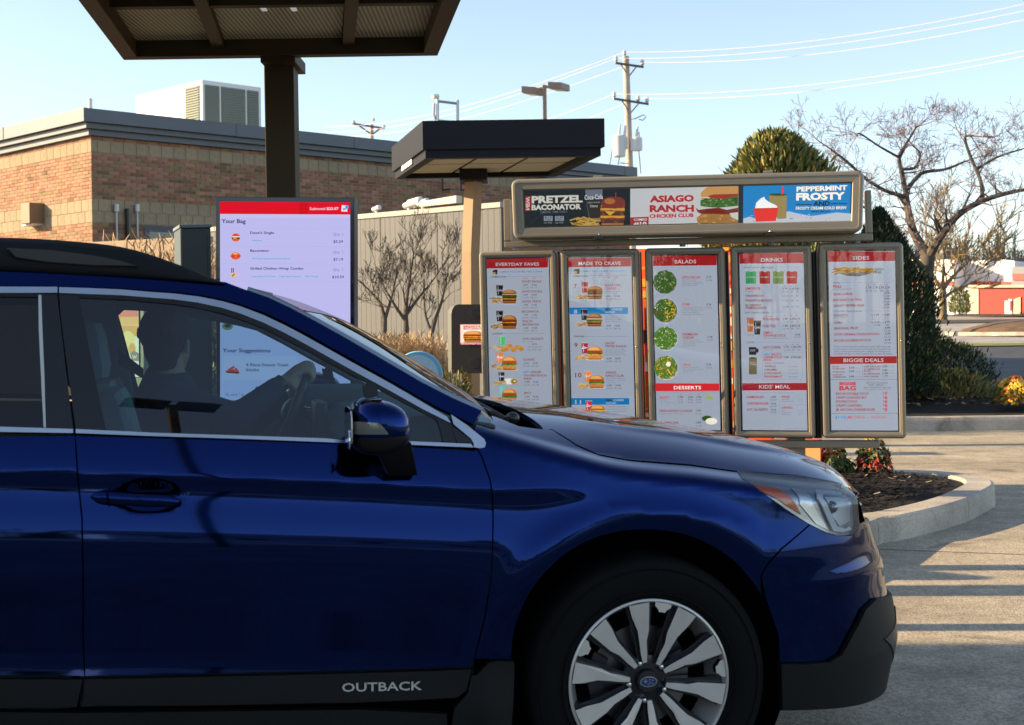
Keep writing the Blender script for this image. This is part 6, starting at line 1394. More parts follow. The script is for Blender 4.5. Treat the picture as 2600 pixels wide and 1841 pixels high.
lowc_b = z4([(490, 1378), (1000, 1398), (1500, 1413), (2100, 1436)])+zA([(0, 805), (850, 825), (1300, 845), (1735, 862)])
gp('window_trim', lowc_t+lowc_b[::-1], CHROME, off=.012, edge=.02, step=.03)
def gpar(name, pts, m, off, edge=.012, step=.03): return panel(name, pts, lambda a, b: green_w(a, b), m, car, step=step, off=off, edge=edge)
e1 = inv_green(*z4([(372, 441)])[0]); e2 = inv_green(*z4([(372, 479)])[0]); 
gpar('window_trim', [e1, e2, (-1.95, e2[1]+.002), (-2.5, e2[1]-.02), (-3.0, e2[1]-.10), (-3.25, e2[1]-.2), (-3.25, e1[1]-.2), (-3.0, e1[1]-.10), (-2.5, e1[1]-.018), (-1.95, e1[1]+.003)], CHROME, .012)
e3 = inv_green(*z4([(473, 1352)])[0]); e4 = inv_green(*z4([(473, 1378)])[0])
gpar('window_trim', [e3, e4, (-2.2, BELT(-2.2)-.002), (-3.25, BELT(-3.25)), (-3.25, BELT(-3.25)+.02), (-2.2, BELT(-2.2)+.018)], CHROME, .012)
# blue cant rail + windscreen pillar
seam = z4([(0, 434), (300, 434), (600, 442)])+[(310, 736.5), (380, 742), (441, 746), (502.6, 752.6), (564, 763), (610, 775.5)]+zE([ (200, 253), (300, 299), (400, 351), (500, 407), (600, 463), (800, 573), (1000, 688), (1185, 778)])
zE = lambda l: [(560+x/1.8486, 660+y/1.8486) for x, y in l]
pil_top = z4([(0, 325), (400, 345), (800, 365), (1100, 385), (1450, 408)])+zE([(120, 150), (225, 187), (330, 237), (450, 301), (560, 362), (700, 443), (820, 513), (940, 583), (1080, 655), (1220, 716)])
pilp = IG(pil_top+seam[::-1])
seamg = IG(seam); ptg = IG(pil_top)
back = [(-1.95, seamg[0][1]), (-2.5, seamg[0][1]-.022), (-3.0, seamg[0][1]-.10), (-3.30, seamg[0][1]-.22), (-3.36, ptg[0][1]-.20), (-3.0, ptg[0][1]-.09), (-2.5, ptg[0][1]-.02), (-1.95, ptg[0][1])]
panel('roof_side', ptg+seamg[::-1]+back, lambda a, b: green_w(a, b), PAINT, car, step=.022, off=.010, edge=.02)
# black door frame band between bright trim and glass, B pillar
frame_out = botc
glass_top = z4([(510, 500), (700, 507), (1000, 540), (1300, 603), (1500, 672), (1750, 772), (2000, 884+18), (2050, 925)])
fr_in = z4([(510, 500), (700, 508)])+[(330, 763), (380, 768), (441, 773.5), (502, 783), (564, 797), (610, 812)]+zE([ (200, 322), (400, 424), (600, 535), (640, 555), (700, 585), (860, 672), (1000, 745), (1020, 765)])
gp('window_frame', [z4([(383, 480)])[0]]+botc[1:]+fr_in[::-1], BLACK, off=.004, edge=.006, step=.02)
gp('pillar_cover', z4([(383, 480), (510, 500), (540, 640), (590, 900), (640, 1150), (684, 1354), (490, 1352), (455, 1100), (415, 800), (390, 600)]), BLACK, off=.007, edge=.01)
gp('pillar_cover', z4([(368, 482), (395, 700), (430, 1000), (473, 1352), (298, 1346), (278, 1000), (262, 700), (250, 490)]), BLACK, off=.007, edge=.01)
strip = z4([(250, 492), (268, 492), (275, 700), (288, 1000), (298, 1342), (284, 1342), (266, 1000), (252, 700)])  # pale strip standing in for the lit edge of the pillar
gp('pillar_edge_glint', strip, mat('pale_edge', (.55, .55, .52), rough=.3), off=.011, edge=.004, step=.03)
gp('pillar_cover', zA([(1225, 430), (1415, 522), (1500, 785), (1320, 778), (1280, 600)]), BLACK, off=.008, edge=.01)
gp('pillar_cover', zA([(1425, 545), (1700, 745), (1735, 800), (1510, 785)]), BLACK, off=.008, edge=.01)
gp('window_divider', zA([(215, 0), (330, 0), (345, 100), (360, 200), (270, 200), (240, 100)])+[], BLACK, off=.006, edge=.01, step=.02)
divp = [(935, 950), (957, 985), (975, 1125), (962, 1125), (945, 1010), (925, 960)]
gp('window_divider', divp, BLACK, off=.006, edge=.01, step=.02)
# glass
gl = [z4([(500, 495)])[0]]+[(x, y-3) for x, y in fr_in[1:]]+zA([(1320, 500), (1500, 600), (1510, 790)])+z4([(1500, 1395), (684, 1358)])
g1 = IG(gl)
def pane(name, pts, m1, m2):
    o = panel(name, pts, lambda a, b: green_w(a, b), m1, car, step=.05, off=0, edge=0)
    o[1].data.materials.clear(); o[1].data.materials.append(m2)
    return o
pane('front_window', g1, GL_F, GL_FAR)
rw = [inv_green(*p) for p in z4([(262, 488), (300, 1348)])]
g2 = [rw[0], rw[1], (-2.42, BELT(-2.42)+.01), (-2.42, rw[0][1]-.04), (-2.0, rw[0][1])]
pane('rear_window', g2, GL_R, glass('rear_far_glass', (.15, .18, .18), 1, 1.5))
g3 = [(-2.44, BELT(-2.44)+.01), (-3.2, BELT(-3.2)+.02), (-3.15, 1.33), (-2.9, 1.42), (-2.44, rw[0][1]-.04)]
pane('quarter_window', g3, GL_R, glass('rear_far_glass'))
# upper black band inside the rear door glass (gasket seen in the photograph)
gp('window_frame', z4([(0, 480), (372, 480), (250, 496), (0, 494)]), BLACK, off=.004, edge=.006, step=.03)

# ---- roof, windscreen, tailgate
A_top = [green_w(a, b, .0) for a, b in ptg]
def far(p): y = (p-CO).dot(LV); return p+LV*(2*HW-2*y)
edgeR = [green_w(a, b) for a, b in [(-3.36, ptg[0][1]-.20), (-3.0, ptg[0][1]-.09), (-2.5, ptg[0][1]-.02), (-1.95, ptg[0][1])]+ptg[:5]]
def loft(name, edge, bulge, m, nv=16, parent=car, exps=2.0, smooth=True):
    vs = []; n = len(edge)
    for i, p in enumerate(edge):
        q = far(p)
        for k in range(nv+1):
            v = k/nv; b = 1-abs(2*v-1)**exps; vs.append(p.lerp(q, v)+bulge(i/(n-1))*b)
    fs = [(i*(nv+1)+k, i*(nv+1)+k+1, (i+1)*(nv+1)+k+1, (i+1)*(nv+1)+k) for i in range(n-1) for k in range(nv)]
    o = mesh(name, vs, fs, m, parent, smooth)
    sub = o.modifiers.new('s', 'SUBSURF'); sub.levels = sub.render_levels = 1; reveal_eval(o)
    o.data.polygons.foreach_set('use_smooth', [True]*len(o.data.polygons)); return o
UPV = Vector((0, 0, 1))
loft('roof_panel', edgeR, lambda u: UPV*(.05-.035*u**3), PAINT)
# windscreen: follows the pillar, bulging forward so it shows above the pillar from the side
wse = [green_w(a, b)+LV*.01 for a, b in ptg[5:]]
ext = green_w(ptg[-1][0]+.05, ptg[-1][1]-.035)+LV*.05; wse.append(ext)
loft('windshield', wse, lambda u: (FV*.70+UPV*.71)*(.028+.060*math.sin(math.pi*min(1, u*.86))), GL_W, exps=2.4)
loft('windshield_edge', [p+FV*.004+UPV*.004 for p in wse[:2]], lambda u: (FV*.70+UPV*.71)*(.030+.01*u), BLACK, exps=2.4)
MB().tube([p-LV*.006+FV*.004+UPV*.006 for p in wse[:-1]], .010, 8).build('windshield_moulding', CHROME if False else mat('sky_tint_moulding', (.30, .36, .42), rough=.2, metal=.8), car, smooth=True)  # grey-blue colour carries the sky reflection of the glossy moulding
tg = [C(-3.36, .36, ptg[0][1]-.16), C(-3.72, .16, BELT(-3.4)+.02)]
loft('tailgate_glass', tg, lambda u: -FV*.05, GL_R)
loft('tailgate', [C(-3.74, .14, BELT(-3.4)), C(-3.86, .12, .80), C(-3.86, .12, .42)], lambda u: -FV*.03, PAINT)
# ---- roof rail
rt = z4([(0, 108), (300, 118), (600, 145), (750, 158), (850, 180), (950, 210), (1050, 245), (1150, 285), (1250, 320), (1350, 358), (1450, 405)])
rb = z4([(0, 322), (400, 343), (800, 363), (1100, 383), (1450, 410)])
def rail(side):
    def P(px, py, y):
        s, z = px2car(px, py, y); return s, z
    top = [P(x, y, .30) for x, y in rt]; bot = [P(x, y, .265) for x, y in rb]
    top = [(-3.35, top[0][1]-.13), (-3.0, top[0][1]-.03), (-2.4, top[0][1]-.002)]+top
    bot = [(-3.35, bot[0][1]-.16), (-3.0, bot[0][1]-.085), (-2.4, bot[0][1]-.02)]+bot
    n = 60; ss = np.linspace(-3.34, top[-1][0]-.002, n)
    zt = np.interp(ss, [p[0] for p in top], [p[1] for p in top]); zb = np.interp(ss, [p[0] for p in bot], [p[1] for p in bot])
    for _ in range(3): zt[1:-1] = (zt[:-2]+zt[1:-1]*2+zt[2:])/4
    vs = []
    for s, a, b in zip(ss, zt, zb):
        h = a-b; a = max(a, b+.004); h = a-b
        prof = [(.262, b), (.262-.012, b+.15*h), (.268, b+.55*h), (.285, b+.85*h), (.305, a), (.335, a-.004), (.345, b+.5*h), (.35, b-.02)]
        for y, z in prof: vs.append(C(float(s), y if side == 0 else 2*HW-y, float(z)))
    k = 8; fs = [(i*k+j, i*k+j+1, (i+1)*k+j+1, (i+1)*k+j) for i in range(n-1) for j in range(k-1)]
    o = mesh('roof_rail', vs, fs, CLAD, car, True)
    bm = bmesh.new(); bm.from_mesh(o.data); bmesh.ops.recalc_face_normals(bm, faces=bm.faces); bm.to_mesh(o.data); bm.free()
    o.data.polygons.foreach_set('use_smooth', [True]*len(o.data.polygons))
    sl = z4([(40, 178), (320, 188), (600, 222), (780, 258), (895, 296), (600, 292), (300, 270), (100, 240)])
    pts = []
    for x, y in sl:
        s, z = px2car(x, y, .245); pts.append(C(s, .247 if side == 0 else 2*HW-.247, z))
    MB().prism(pts, LV*(.02 if side == 0 else -.02)).build('rail_recess', BLACK, o, bevel=.003)
rail(0); rail(1)

# ---- door handle
hb = []
def hpt(px, py): s, z = px2car(px, py, -.012); return s, z
pL = hpt(230, 1262); pR = hpt(457, 1274)
vs = []; N = 18
for i in range(N):
    u = i/(N-1); s = pL[0]+(pR[0]-pL[0])*u; z = pL[1]+(pR[1]-pL[1])*u
    w = .0175*math.sqrt(max(.02, 1-(2*u-1)**8)); y = -.010-.012*math.sin(math.pi*u)
    for k in range(12):
        t = 2*math.pi*k/12; vs.append(C(s, y+.010*math.cos(t), z+w*math.sin(t)))
fs = [(i*12+k, i*12+(k+1) % 12, (i+1)*12+(k+1) % 12, (i+1)*12+k) for i in range(N-1) for k in range(12)]+[tuple(range(12)), tuple((N-1)*12+k for k in range(11, -1, -1))]
ho = mesh('door_handle', vs, fs, PAINT, car, True)
bm = bmesh.new(); bm.from_mesh(ho.data); bmesh.ops.recalc_face_normals(bm, faces=bm.faces); bm.to_mesh(ho.data); bm.free()
vs2 = [far(Vector(v)) for v in vs]; ho2 = mesh('door_handle', vs2, [f[::-1] for f in fs], PAINT, car, True)
a = hpt(273, 1243); b = hpt(273, 1287)
MB().box((a[0]-.0012, -.034, b[1]+.006), (a[0]+.0012, -.012, a[1]-.004), CM).build('handle_joint', DARK, ho)

# ---- mirror housing
def superell(c, r, e, n=32, m=20, M=None):
    vs = []
    sg = lambda x, p: math.copysign(abs(x)**p, x)
    for i in range(m+1):
        ph = -math.pi/2+math.pi*i/m
        for k in range(n):
            t = 2*math.pi*k/n
            vs.append(Vector((c[0]+r[0]*sg(math.cos(ph), e)*sg(math.cos(t), e), c[1]+r[1]*sg(math.cos(ph), e)*sg(math.sin(t), e), c[2]+r[2]*sg(math.sin(ph), e))))
    fs = [(i*n+k, i*n+(k+1) % n, (i+1)*n+(k+1) % n, (i+1)*n+k) for i in range(m) for k in range(n)]
    return vs, fs
def mirror_(side):
    ym = lambda y: y if side == 0 else 2*HW-y
    cs, cz = px2car(961, 1080, -.14)
    vs, fs = superell((0, 0, 0), (.080, .125, .077), .62)
    out = []
    for v in vs:
        s, y, z = v
        s2 = s; 
        z2 = z*(1-.18*max(0, s/.086)) ; 
        s2 = s2-.02*max(0, z/.077)**2*(1 if s > 0 else 0)
        out.append((s2, y, z2))
    top = MB(); n = 32
    def sub(cond, name, m):
        mb = MB(); mb.v = [tuple(C(cs+a, ym(-.145+b), cz+c)) for a, b, c in out]
        mb.f = [f for f in fs if cond(sum(out[i][2] for i in f)/4, sum(out[i][0] for i in f)/4)]; mb.mi = [0]*len(mb.f)
        return mb.build(name, m, None if name == 'mirror_housing' else hous, smooth=True)
    hous = None
    mb = MB(); mb.v = [tuple(C(cs+a, ym(-.145+b), cz+c)) for a, b, c in out]; mb.f = [f for f in fs]; mb.mi = [1 if sum(out[i][2] for i in f)/4 < -.020 else 0 for f in fs]
    hous = mb.build('mirror_housing', [PAINT, mat('mirror_base_black', (.006, .006, .006), rough=.4, spec=.3)], car, smooth=True)
    # indicator lens wrapping the outer face
    LP = []
    sg = lambda x, p: math.copysign(abs(x)**p, x)
    def mp(px, py, dy):
        # point on the housing's outer face
        y = -.27
        for _ in range(10):
            s, z = px2car(px, py, y); a = s-cs; c = z-cz
            rr = max(0.0, 1-abs(max(-1, min(1, a/.09)))**2.7-abs(max(-1, min(1, c/.077)))**2.7); y = -.145-.125*rr**.36
        return C(s, ym(y-dy), z)
    grid = []; ts = np.linspace(0, 1, 12)
    for u in ts:
        x = 888+(985-888)*u
        top_ = 1070+8*abs(u-.2) if u < .8 else 1070+6+ (u-.8)*5*26*.9
        grid.append([mp(x, top_+(1103-top_)*v, .004) for v in np.linspace(0, 1, 5)])
    v2 = [p for g in grid for p in g]; f2 = [(i*5+k, i*5+k+1, (i+1)*5+k+1, (i+1)*5+k) for i in range(11) for k in range(4)]
    mesh('turn_signal_lens', v2, f2, mat('signal_lens', (.16, .18, .17), rough=.12, metal=.5, coat=1), hous, True)
    # mirror glass facing backwards
    mb = MB(); ring = []
    for k in range(28):
        t = 2*math.pi*k/28; ring.append(C(cs-.079, ym(-.145+.100*sg(math.cos(t), .6)), cz+.052*sg(math.sin(t), .6)))
    mb.prism(ring, -FV*.004).build('mirror_glass', mat('silvered_glass', (.85, .87, .88), rough=.02, metal=1), hous)
    mb = MB(); ring = [C(cs-.084, ym(-.145-.06+.026*math.cos(t)), cz-.032+.026*math.sin(t)) for t in np.linspace(0, 2*math.pi, 20, endpoint=False)]
    mb.prism(ring, -FV*.004).build('blind_spot_mirror', mat('silvered_glass'), hous)
    # foot down to the door skin
    tp = [(cs-.015, -.17), (cs+.085, -.17), (cs+.085, -.07), (cs-.015, -.07)]
    f1, fz = px2car(985, 1208, -.02); f2_, fz2 = px2car(1058, 1205, -.02)
    zt = cz-.045
    bt = [(f1, -.045), (f2_, -.045), (f2_+.005, .045), (f1, .045)]
    p = [C(a, ym(b), fz) for a, b in bt]+[C(a, ym(b), zt) for a, b in tp]
    MB().hexa(p).build('mirror_foot', mat('mirror_base_black'), hous, bevel=.008, smooth=True)
    # pale lit inner face of the foot, as the sun catches it
mirror_(0); mirror_(1)

# ---- wheels
def wheel(wx, side, full=True):
    yc = .105 if side == 0 else 2*HW-.105
    sg = 1 if side == 0 else -1
    w = bpy.data.objects.new('wheel', None); COL.objects.link(w); w.parent = car; w.location = C(wx, yc, .345)-root_off(car)
    def fin(mb, name, m, par, smooth=True, bevel=0):
        v = []
        for a, b, c in mb.v: v.append(tuple(C(wx+a, yc+b*sg, .345+c)))
        mb.v = v; return mb.build(name, m, par, smooth=smooth, bevel=bevel)
    T = MB(); T.lathe([(.238, -.085), (.250, -.100), (.275, -.108), (.310, -.110), (.338, -.104), (.350, -.095), (.3585, -.085), (.362, -.05), (.3635, 0), (.362, .06), (.355, .10), (.30, .11), (.235, .10)], (0, 0, 0), 'y', 96)
    ty = fin(T, 'tyre', RUB, w)
    if full:
        rg = MB()
        for rr in (.262, .332):
            rg.lathe([(rr-.003, -.1085 if rr < .3 else -.1065), (rr, -.1125 if rr < .3 else -.1095), (rr+.003, -.1085 if rr < .3 else -.1062)], (0, 0, 0), 'y', 96)
        fin(rg, 'sidewall_ring', RUB, w)
    rim = MB(); rim.lathe([(.2415, -.078), (.2435, -.100), (.2375, -.103), (.2335, -.098), (.231, -.080), (.205, -.02), (.200, .07)], (0, 0, 0), 'y', 96)
    ro = fin(rim, 'rim', ALLOY, w)
    back_ = MB(); back_.lathe([(.232, -.075), (.205, .0), (.19, .06), (.02, .06)], (0, 0, 0), 'y', 48)
    fin(back_, 'rim_barrel', mat('dark_void'), w)
    disc = MB(); disc.lathe([(.06, -.005), (.150, -.005), (.150, .02), (.06, .02)], (0, 0, 0), 'y', 48); fin(disc, 'brake_disc', mat('brake_steel', (.20, .20, .21), rough=.35, metal=.9), w)
    cal = MB()
    for t in np.linspace(R(150), R(210), 7): pass
    ring = [(.165*math.cos(t), .165*math.sin(t)) for t in np.linspace(R(150), R(212), 8)]+[(.115*math.cos(t), .115*math.sin(t)) for t in np.linspace(R(212), R(150), 8)]
    cal.prism([(a, -.02, b) for a, b in ring], (0, .06, 0)); fin(cal, 'brake_caliper', mat('caliper', (.05, .05, .055), rough=.5, metal=.4), w, smooth=False, bevel=.004)
    if full:
        for pc in (6.5, 78.5, 150.5, 222.5, 294.5):
            for off in (-18.5, 18.5):
                a = R(pc+off); sgn = 1 if off > 0 else -1
                # outline in (radius, tangential) coordinates; tangential + away from the pair's middle
                prof = [(.056, -.004), (.085, -.008), (.12, -.010), (.150, -.020), (.2345, -.030), (.2345, .032), (.20, .027), (.155, .014), (.12, .0125), (.085, .012), (.056, .009)]
                pts = []
                for r, t in prof:
                    t = t*sgn; r2 = math.sqrt(max(r*r-t*t, 0)); x, z = r2*math.cos(a)-t*math.sin(a), r2*math.sin(a)+t*math.cos(a)
                    dip = -.082-.020*min(1, (r/.2345)**1.2)
                    pts.append((x, dip, z))
                if sgn < 0: pass
                mb = MB(); n = len(pts); mb.add([Vector(p) for p in pts]+[Vector((p[0]*.995, -.055, p[2]*.995)) for p in pts], [tuple(range(n))]+[(i, (i+1) % n, (i+1) % n+n, i+n) for i in range(n)])
                mb.mi = [0]+[1]*n
                fin(mb, 'spoke', [ALLOY, ALDK], w, smooth=False)
                wd = MB(); pw = []
                for r, t in ((.060, -.012), (.10, -.020), (.150, -.030), (.2345, -.046), (.2345, .040), (.15, .024), (.10, .022), (.06, .018)):
                    t = t*sgn; r2 = math.sqrt(max(r*r-t*t, 0)); pw.append((r2*math.cos(a)-t*math.sin(a), -.066-.012*(r/.2345), r2*math.sin(a)+t*math.cos(a)))
                k_ = len(pw); wd.add([Vector(p) for p in pw]+[Vector((p[0], -.045, p[2])) for p in pw], [tuple(range(k_))]+[(i, (i+1) % k_, (i+1) % k_+k_, i+k_) for i in range(k_)]); fin(wd, 'spoke_web', ALDK, w, smooth=False)
            a = R(pc); pts = []
            for r, t in ((.2345, -.026), (.2345, .026), (.222, .024), (.212, .012), (.206, .010), (.206, -.010), (.212, -.012), (.222, -.024)):
                pts.append((r*math.cos(a)-t*math.sin(a), -.098, r*math.sin(a)+t*math.cos(a)))
            mb = MB(); n = len(pts); mb.add([Vector(p) for p in pts]+[Vector((p[0], -.075, p[2])) for p in pts], [tuple(range(n))]+[(i, (i+1) % n, (i+1) % n+n, i+n) for i in range(n)]); mb.mi = [0]+[1]*n
            fin(mb, 'rim_tab', [ALLOY, ALDK], w, smooth=False)
            al = R(pc+36); c = (.057*math.cos(al), .057*math.sin(al))
            mb = MB(); mb.lathe([(.0005, -.088), (.006, -.087), (.0095, -.083), (.0105, -.075), (.0105, -.045)], (c[0], 0, c[1]), 'y', 12); fin(mb, 'lug_nut', CHROME, w)
        hub = MB(); hub.lathe([(.075, -.050), (.072, -.062), (.045, -.066), (.0, -.066)], (0, 0, 0), 'y', 40); fin(hub, 'hub_plate', ALDK, w)
        cap = MB(); cap.lathe([(.034, -.055), (.034, -.084), (.031, -.088), (.0, -.089)], (0, 0, 0), 'y', 40); co = fin(cap, 'centre_cap', BLACK, w)
        el = [(.026*math.cos(t), -.0905, .0155*math.sin(t)) for t in np.linspace(0, 2*math.pi, 36, endpoint=False)]
        mb = MB(); mb.prism(el, (0, .002, 0)); fin(mb, 'badge_rim', CHROME, w, smooth=False)
        el = [(.0235*math.cos(t), -.0915, .013*math.sin(t)) for t in np.linspace(0, 2*math.pi, 36, endpoint=False)]
        mb = MB(); mb.prism(el, (0, .001, 0)); fin(mb, 'badge_field', mat('badge_blue', (.01, .03, .16), rough=.2, coat=1), w, smooth=False)
        st = MB()
        def star(x, z, r, n=4):
            P = []
            for k in range(2*n):
                rr = r if k % 2 == 0 else r*.28; t = math.pi*k/n; P.append((x+rr*math.cos(t), -.0925, z+rr*math.sin(t)))
            st.prism(P, (0, .001, 0))
        star(-.010, .002, .0085)
        for x, z in ((.003, .006), (.012, .004), (.004, -.003), (.011, -.006), (-.002, -.008)): star(x, z, .004)
        fin(st, 'badge_stars', CHROME, w, smooth=False)
    return w
wheel(0, 0, True); wheel(0, 1, False); wheel(-2.745, 0, True); wheel(-2.745, 1, False)

# ---- headlight
def head():
    f_in = lambda a, b: body_w(a, b)
    ol = HL_low+HL_top[1:-1]
    house = panel('headlight', ol, body_w, mat('lamp_housing', (.46, .54, .62), rough=.22, metal=.5), car, step=.02, off=-.016, edge=.0)
    hl = house[0]
    wall = panel('lamp_rim', ol, body_w, mat('lamp_rim_grey', (.30, .34, .36), rough=.25, metal=.4), hl, step=.03, off=.0005, edge=.018, mirror=False, shrink=.0)
    # keep only the walls of the rim
    me = wall[0].data; bm = bmesh.new(); bm.from_mesh(me)
    faces = [f for f in bm.faces if len(f.verts) == 3]; bmesh.ops.delete(bm, geom=faces, context='FACES'); bm.to_mesh(me); bm.free()
    A = IB(zC([(210, 470), (500, 520), (560, 560), (770, 840), (600, 740), (400, 600)]))
    panel('amber_reflector', A, body_w, mat('amber_plastic', (.90, .17, .05), rough=.25, coat=1), hl, step=.02, off=-.011, edge=.003, mirror=False)
    B = IB(zC([(640, 520), (800, 560), (900, 740), (1060, 1000), (930, 935), (760, 740)]))
    panel('reflector_bowl', B, body_w, mat('bowl_silver', (.80, .86, .92), rough=.25, metal=.5), hl, step=.02, off=-.0115, edge=.003, mirror=False)
    C1 = IB(zC([(900, 560), (1170, 590), (1180, 620), (980, 610), (985, 660), (1140, 960), (1230, 985), (1260, 960), (1290, 990), (1200, 1020), (1100, 1010), (920, 650)]))
    panel('daytime_light_guide', C1, body_w, mat('guide_pale', (.80, .88, .95), rough=.2, coat=.5), hl, step=.02, off=-.006, edge=.006, mirror=False)
    D = IB(zC([(1000, 620), (1150, 620), (1240, 640), (1290, 760), (1290, 900), (1180, 960), (1100, 850)]))
    panel('reflector_bowl', D, body_w, mat('bowl_silver'), hl, step=.02, off=-.012, edge=.003, mirror=False)
    p = body_w(*inv_body(*zC([(1085, 770)])[0]))+LV*.03
    MB().ball(p-LV*.012, .020, 16, 10).build('projector_lens', mat('projector', (.15, .18, .22), rough=.05, metal=.6, coat=1), hl, smooth=True)
    panel('headlight_lens', ol, body_w, LENS, hl, step=.02, off=.002, edge=.0, mirror=False)
    panel('headlight_lens', ol, body_w, LENS, house[1], step=.02, off=.002, edge=.0)[0].parent = hl
head()
# grille between the lamps, lower intake
gr = [(.765, .66), (S0+.4*1.565, .66), (S0+.4*1.565, .93), (.80, .87)]
panel('grille', gr, body_w, BLACK, car, step=.03, off=-.012, edge=0)
for zz in (.715, .745, .775, .805): panel('grille_bar', [(.80, zz), (S0+.4*1.565, zz), (S0+.4*1.565, zz+.008), (.80, zz+.008)], body_w, CHROME, car, step=.03, off=-.004, edge=.006)
# ---- cowl, wipers
def cowl():
    vs = []; n = 12
    for k in range(n+1):
        y = .16+(2*HW-.32)*k/n
        b = 1-abs(2*k/n-1)**2.4
        vs += [C(-.50+.09*b, y, 1.075+.035*b), C(-.20-.12*b, y, 1.03+.06*b)]
    mesh('cowl_panel', vs, [(2*k, 2*k+1, 2*k+3, 2*k+2) for k in range(n)], BLACK, car, False)
    w = zB([(215, 260), (430, 400)]); 
    a = C(-.42, .35, 1.115); b = C(-.33, .62, 1.128)
    MB().tube([C(-.36, .28, 1.10), C(-.40, .45, 1.135), C(-.47, .95, 1.19)], [.012, .009, .006], 8).build('wiper_arm', BLACK, car, smooth=True)
    MB().tube([C(-.40, .30, 1.125), C(-.50, .92, 1.185)], .006, 6).build('wiper_blade', BLACK, car, smooth=True)
    MB().tube([C(-.36, .98, 1.125), C(-.42, 1.2, 1.16), C(-.50, 1.6, 1.19)], [.012, .009, .006], 8).build('wiper_arm', BLACK, car, smooth=True)
    MB().ball(C(-.335, .30, 1.105), (.022, .022, .02)).build('wiper_pivot', BLACK, car, smooth=True)
cowl()
# ------------------------------------------------------------------ inside the car
def cbox(name, lo, hi, m, bevel=.02, par=None, rot=None):
    mb = MB()
    if rot:
        c = Vector([(a+b)/2 for a, b in zip(lo, hi)]); M = CM @ Matrix.Translation(c) @ Matrix.Rotation(rot, 4, 'Y') @ Matrix.Translation(-c)
    else: M = CM
    mb.box(lo, hi, M); return mb.build(name, m, par or car, smooth=True, bevel=bevel)
def seat(yc, s0):
    st = bpy.data.objects.new('front_seat', None); COL.objects.link(st); st.parent = car; st.location = C(s0, yc, .5)-root_off(car)
    cbox('seat_cushion', (s0-.02, yc-.26, .50), (s0+.50, yc+.26, .66), INTG, .05, st)
    cbox('seat_back', (s0-.14, yc-.25, .60), (s0+.0, yc+.25, 1.22), INTG, .05, st, R(-14))
    cbox('headrest', (s0-.235, yc-.13, 1.235), (s0-.125, yc+.13, 1.42), INTG, .045, st, R(-8))
seat(.47, -1.42); seat(1.37, -1.50)
cbox('rear_bench', (-2.55, .22, .55), (-2.05, 1.62, .70), INTER, .05); cbox('rear_backrest', (-2.62, .22, .65), (-2.45, 1.62, 1.22), INTER, .05, None, R(-12))
# dashboard and far door lining (its sill closes the view under the far window)
dash = [(-.42, 1.10), (-.62, 1.135), (-.80, 1.12), (-.86, 1.06), (-.84, .90), (-.70, .62), (-.42, .60)]
MB().prism([C(s, .13, z) for s, z in dash], LV*1.58).build('dashboard', INTER, car, bevel=.01, smooth=True)
cbox('instrument_hood', (-.92, 1.20, 1.10), (-.66, 1.60, 1.17), INTER, .03)
cbox('centre_display', (-.90, .80, 1.00), (-.86, 1.04, 1.14), BLACK, .01)
for yy, nm in ((.10, 0), (1.70, 1)):
    for a, b in ((-1.60, -.50), (-2.42, -1.62)):
        zs0, zs1 = BELT(a)-.01, BELT(b)-.01
        y0, y1 = (yy, yy+.05)
        p = [C(a, y0, .36), C(b, y0, .36), C(b, y1, .36), C(a, y1, .36), C(a, y0, zs0), C(b, y0, zs1), C(b, y1, zs1), C(a, y1, zs0)]
        MB().hexa(p).build('door_lining', INTG if nm else INTER, car, bevel=.008, smooth=True)
# linings of roof and pillars, far side
MB().hexa([C(-3.3, .25, 1.47), C(-1.25, .25, 1.50), C(-1.25, 1.59, 1.50), C(-3.3, 1.59, 1.47), C(-3.3, .3, 1.50), C(-1.3, .3, 1.535), C(-1.3, 1.54, 1.535), C(-3.3, 1.54, 1.50)]).build('headliner', mat('headliner_grey', (.16, .17, .17), rough=.95), car)
def lining(name, pts, y0=1.62, th=.03, m=None):
    out = []
    for px, py in pts:
        s, z = px2car(px, py, 1.66); y = 2*HW-gside(z, s)-.03; s, z = px2car(px, py, y); out.append(C(s, 2*HW-gside(z, s)-.03, z))
    MB().prism(out, LV*-th).build(name, m or INTG, car, bevel=.004, smooth=True)
zD = lambda l: [(200+x/4.51, 740+y/4.51) for x, y in l]
lining('far_pillar_lining', zD([(-300, 40), (440, 60), (480, 205), (440, 290), (500, 560), (600, 990), (640, 1300), (60, 1300), (-250, 900)]), m=INTG)
lining('far_roof_lining', zD([(-300, 0), (1900, 60), (3300, 700), (3200, 760), (1830, 395), (1590, 350), (1500, 335), (900, 232), (520, 215), (450, 280), (-300, 290)]), m=INTER)
# seat belt from the far pillar to the driver's shoulder
p1 = C(*[*px2car(305, 905, 1.60)][:1], 1.60, px2car(305, 905, 1.60)[1]); a = px2car(300, 905, 1.60); b = px2car(365, 948, 1.47)
MB().hexa([C(a[0], 1.60, a[1]-.030), C(b[0], 1.46, b[1]-.022), C(b[0], 1.465, b[1]-.022), C(a[0], 1.605, a[1]-.030), C(a[0], 1.60, a[1]+.028), C(b[0], 1.46, b[1]+.018), C(b[0], 1.465, b[1]+.018), C(a[0], 1.605, a[1]+.028)]).build('seat_belt', INTER, car)
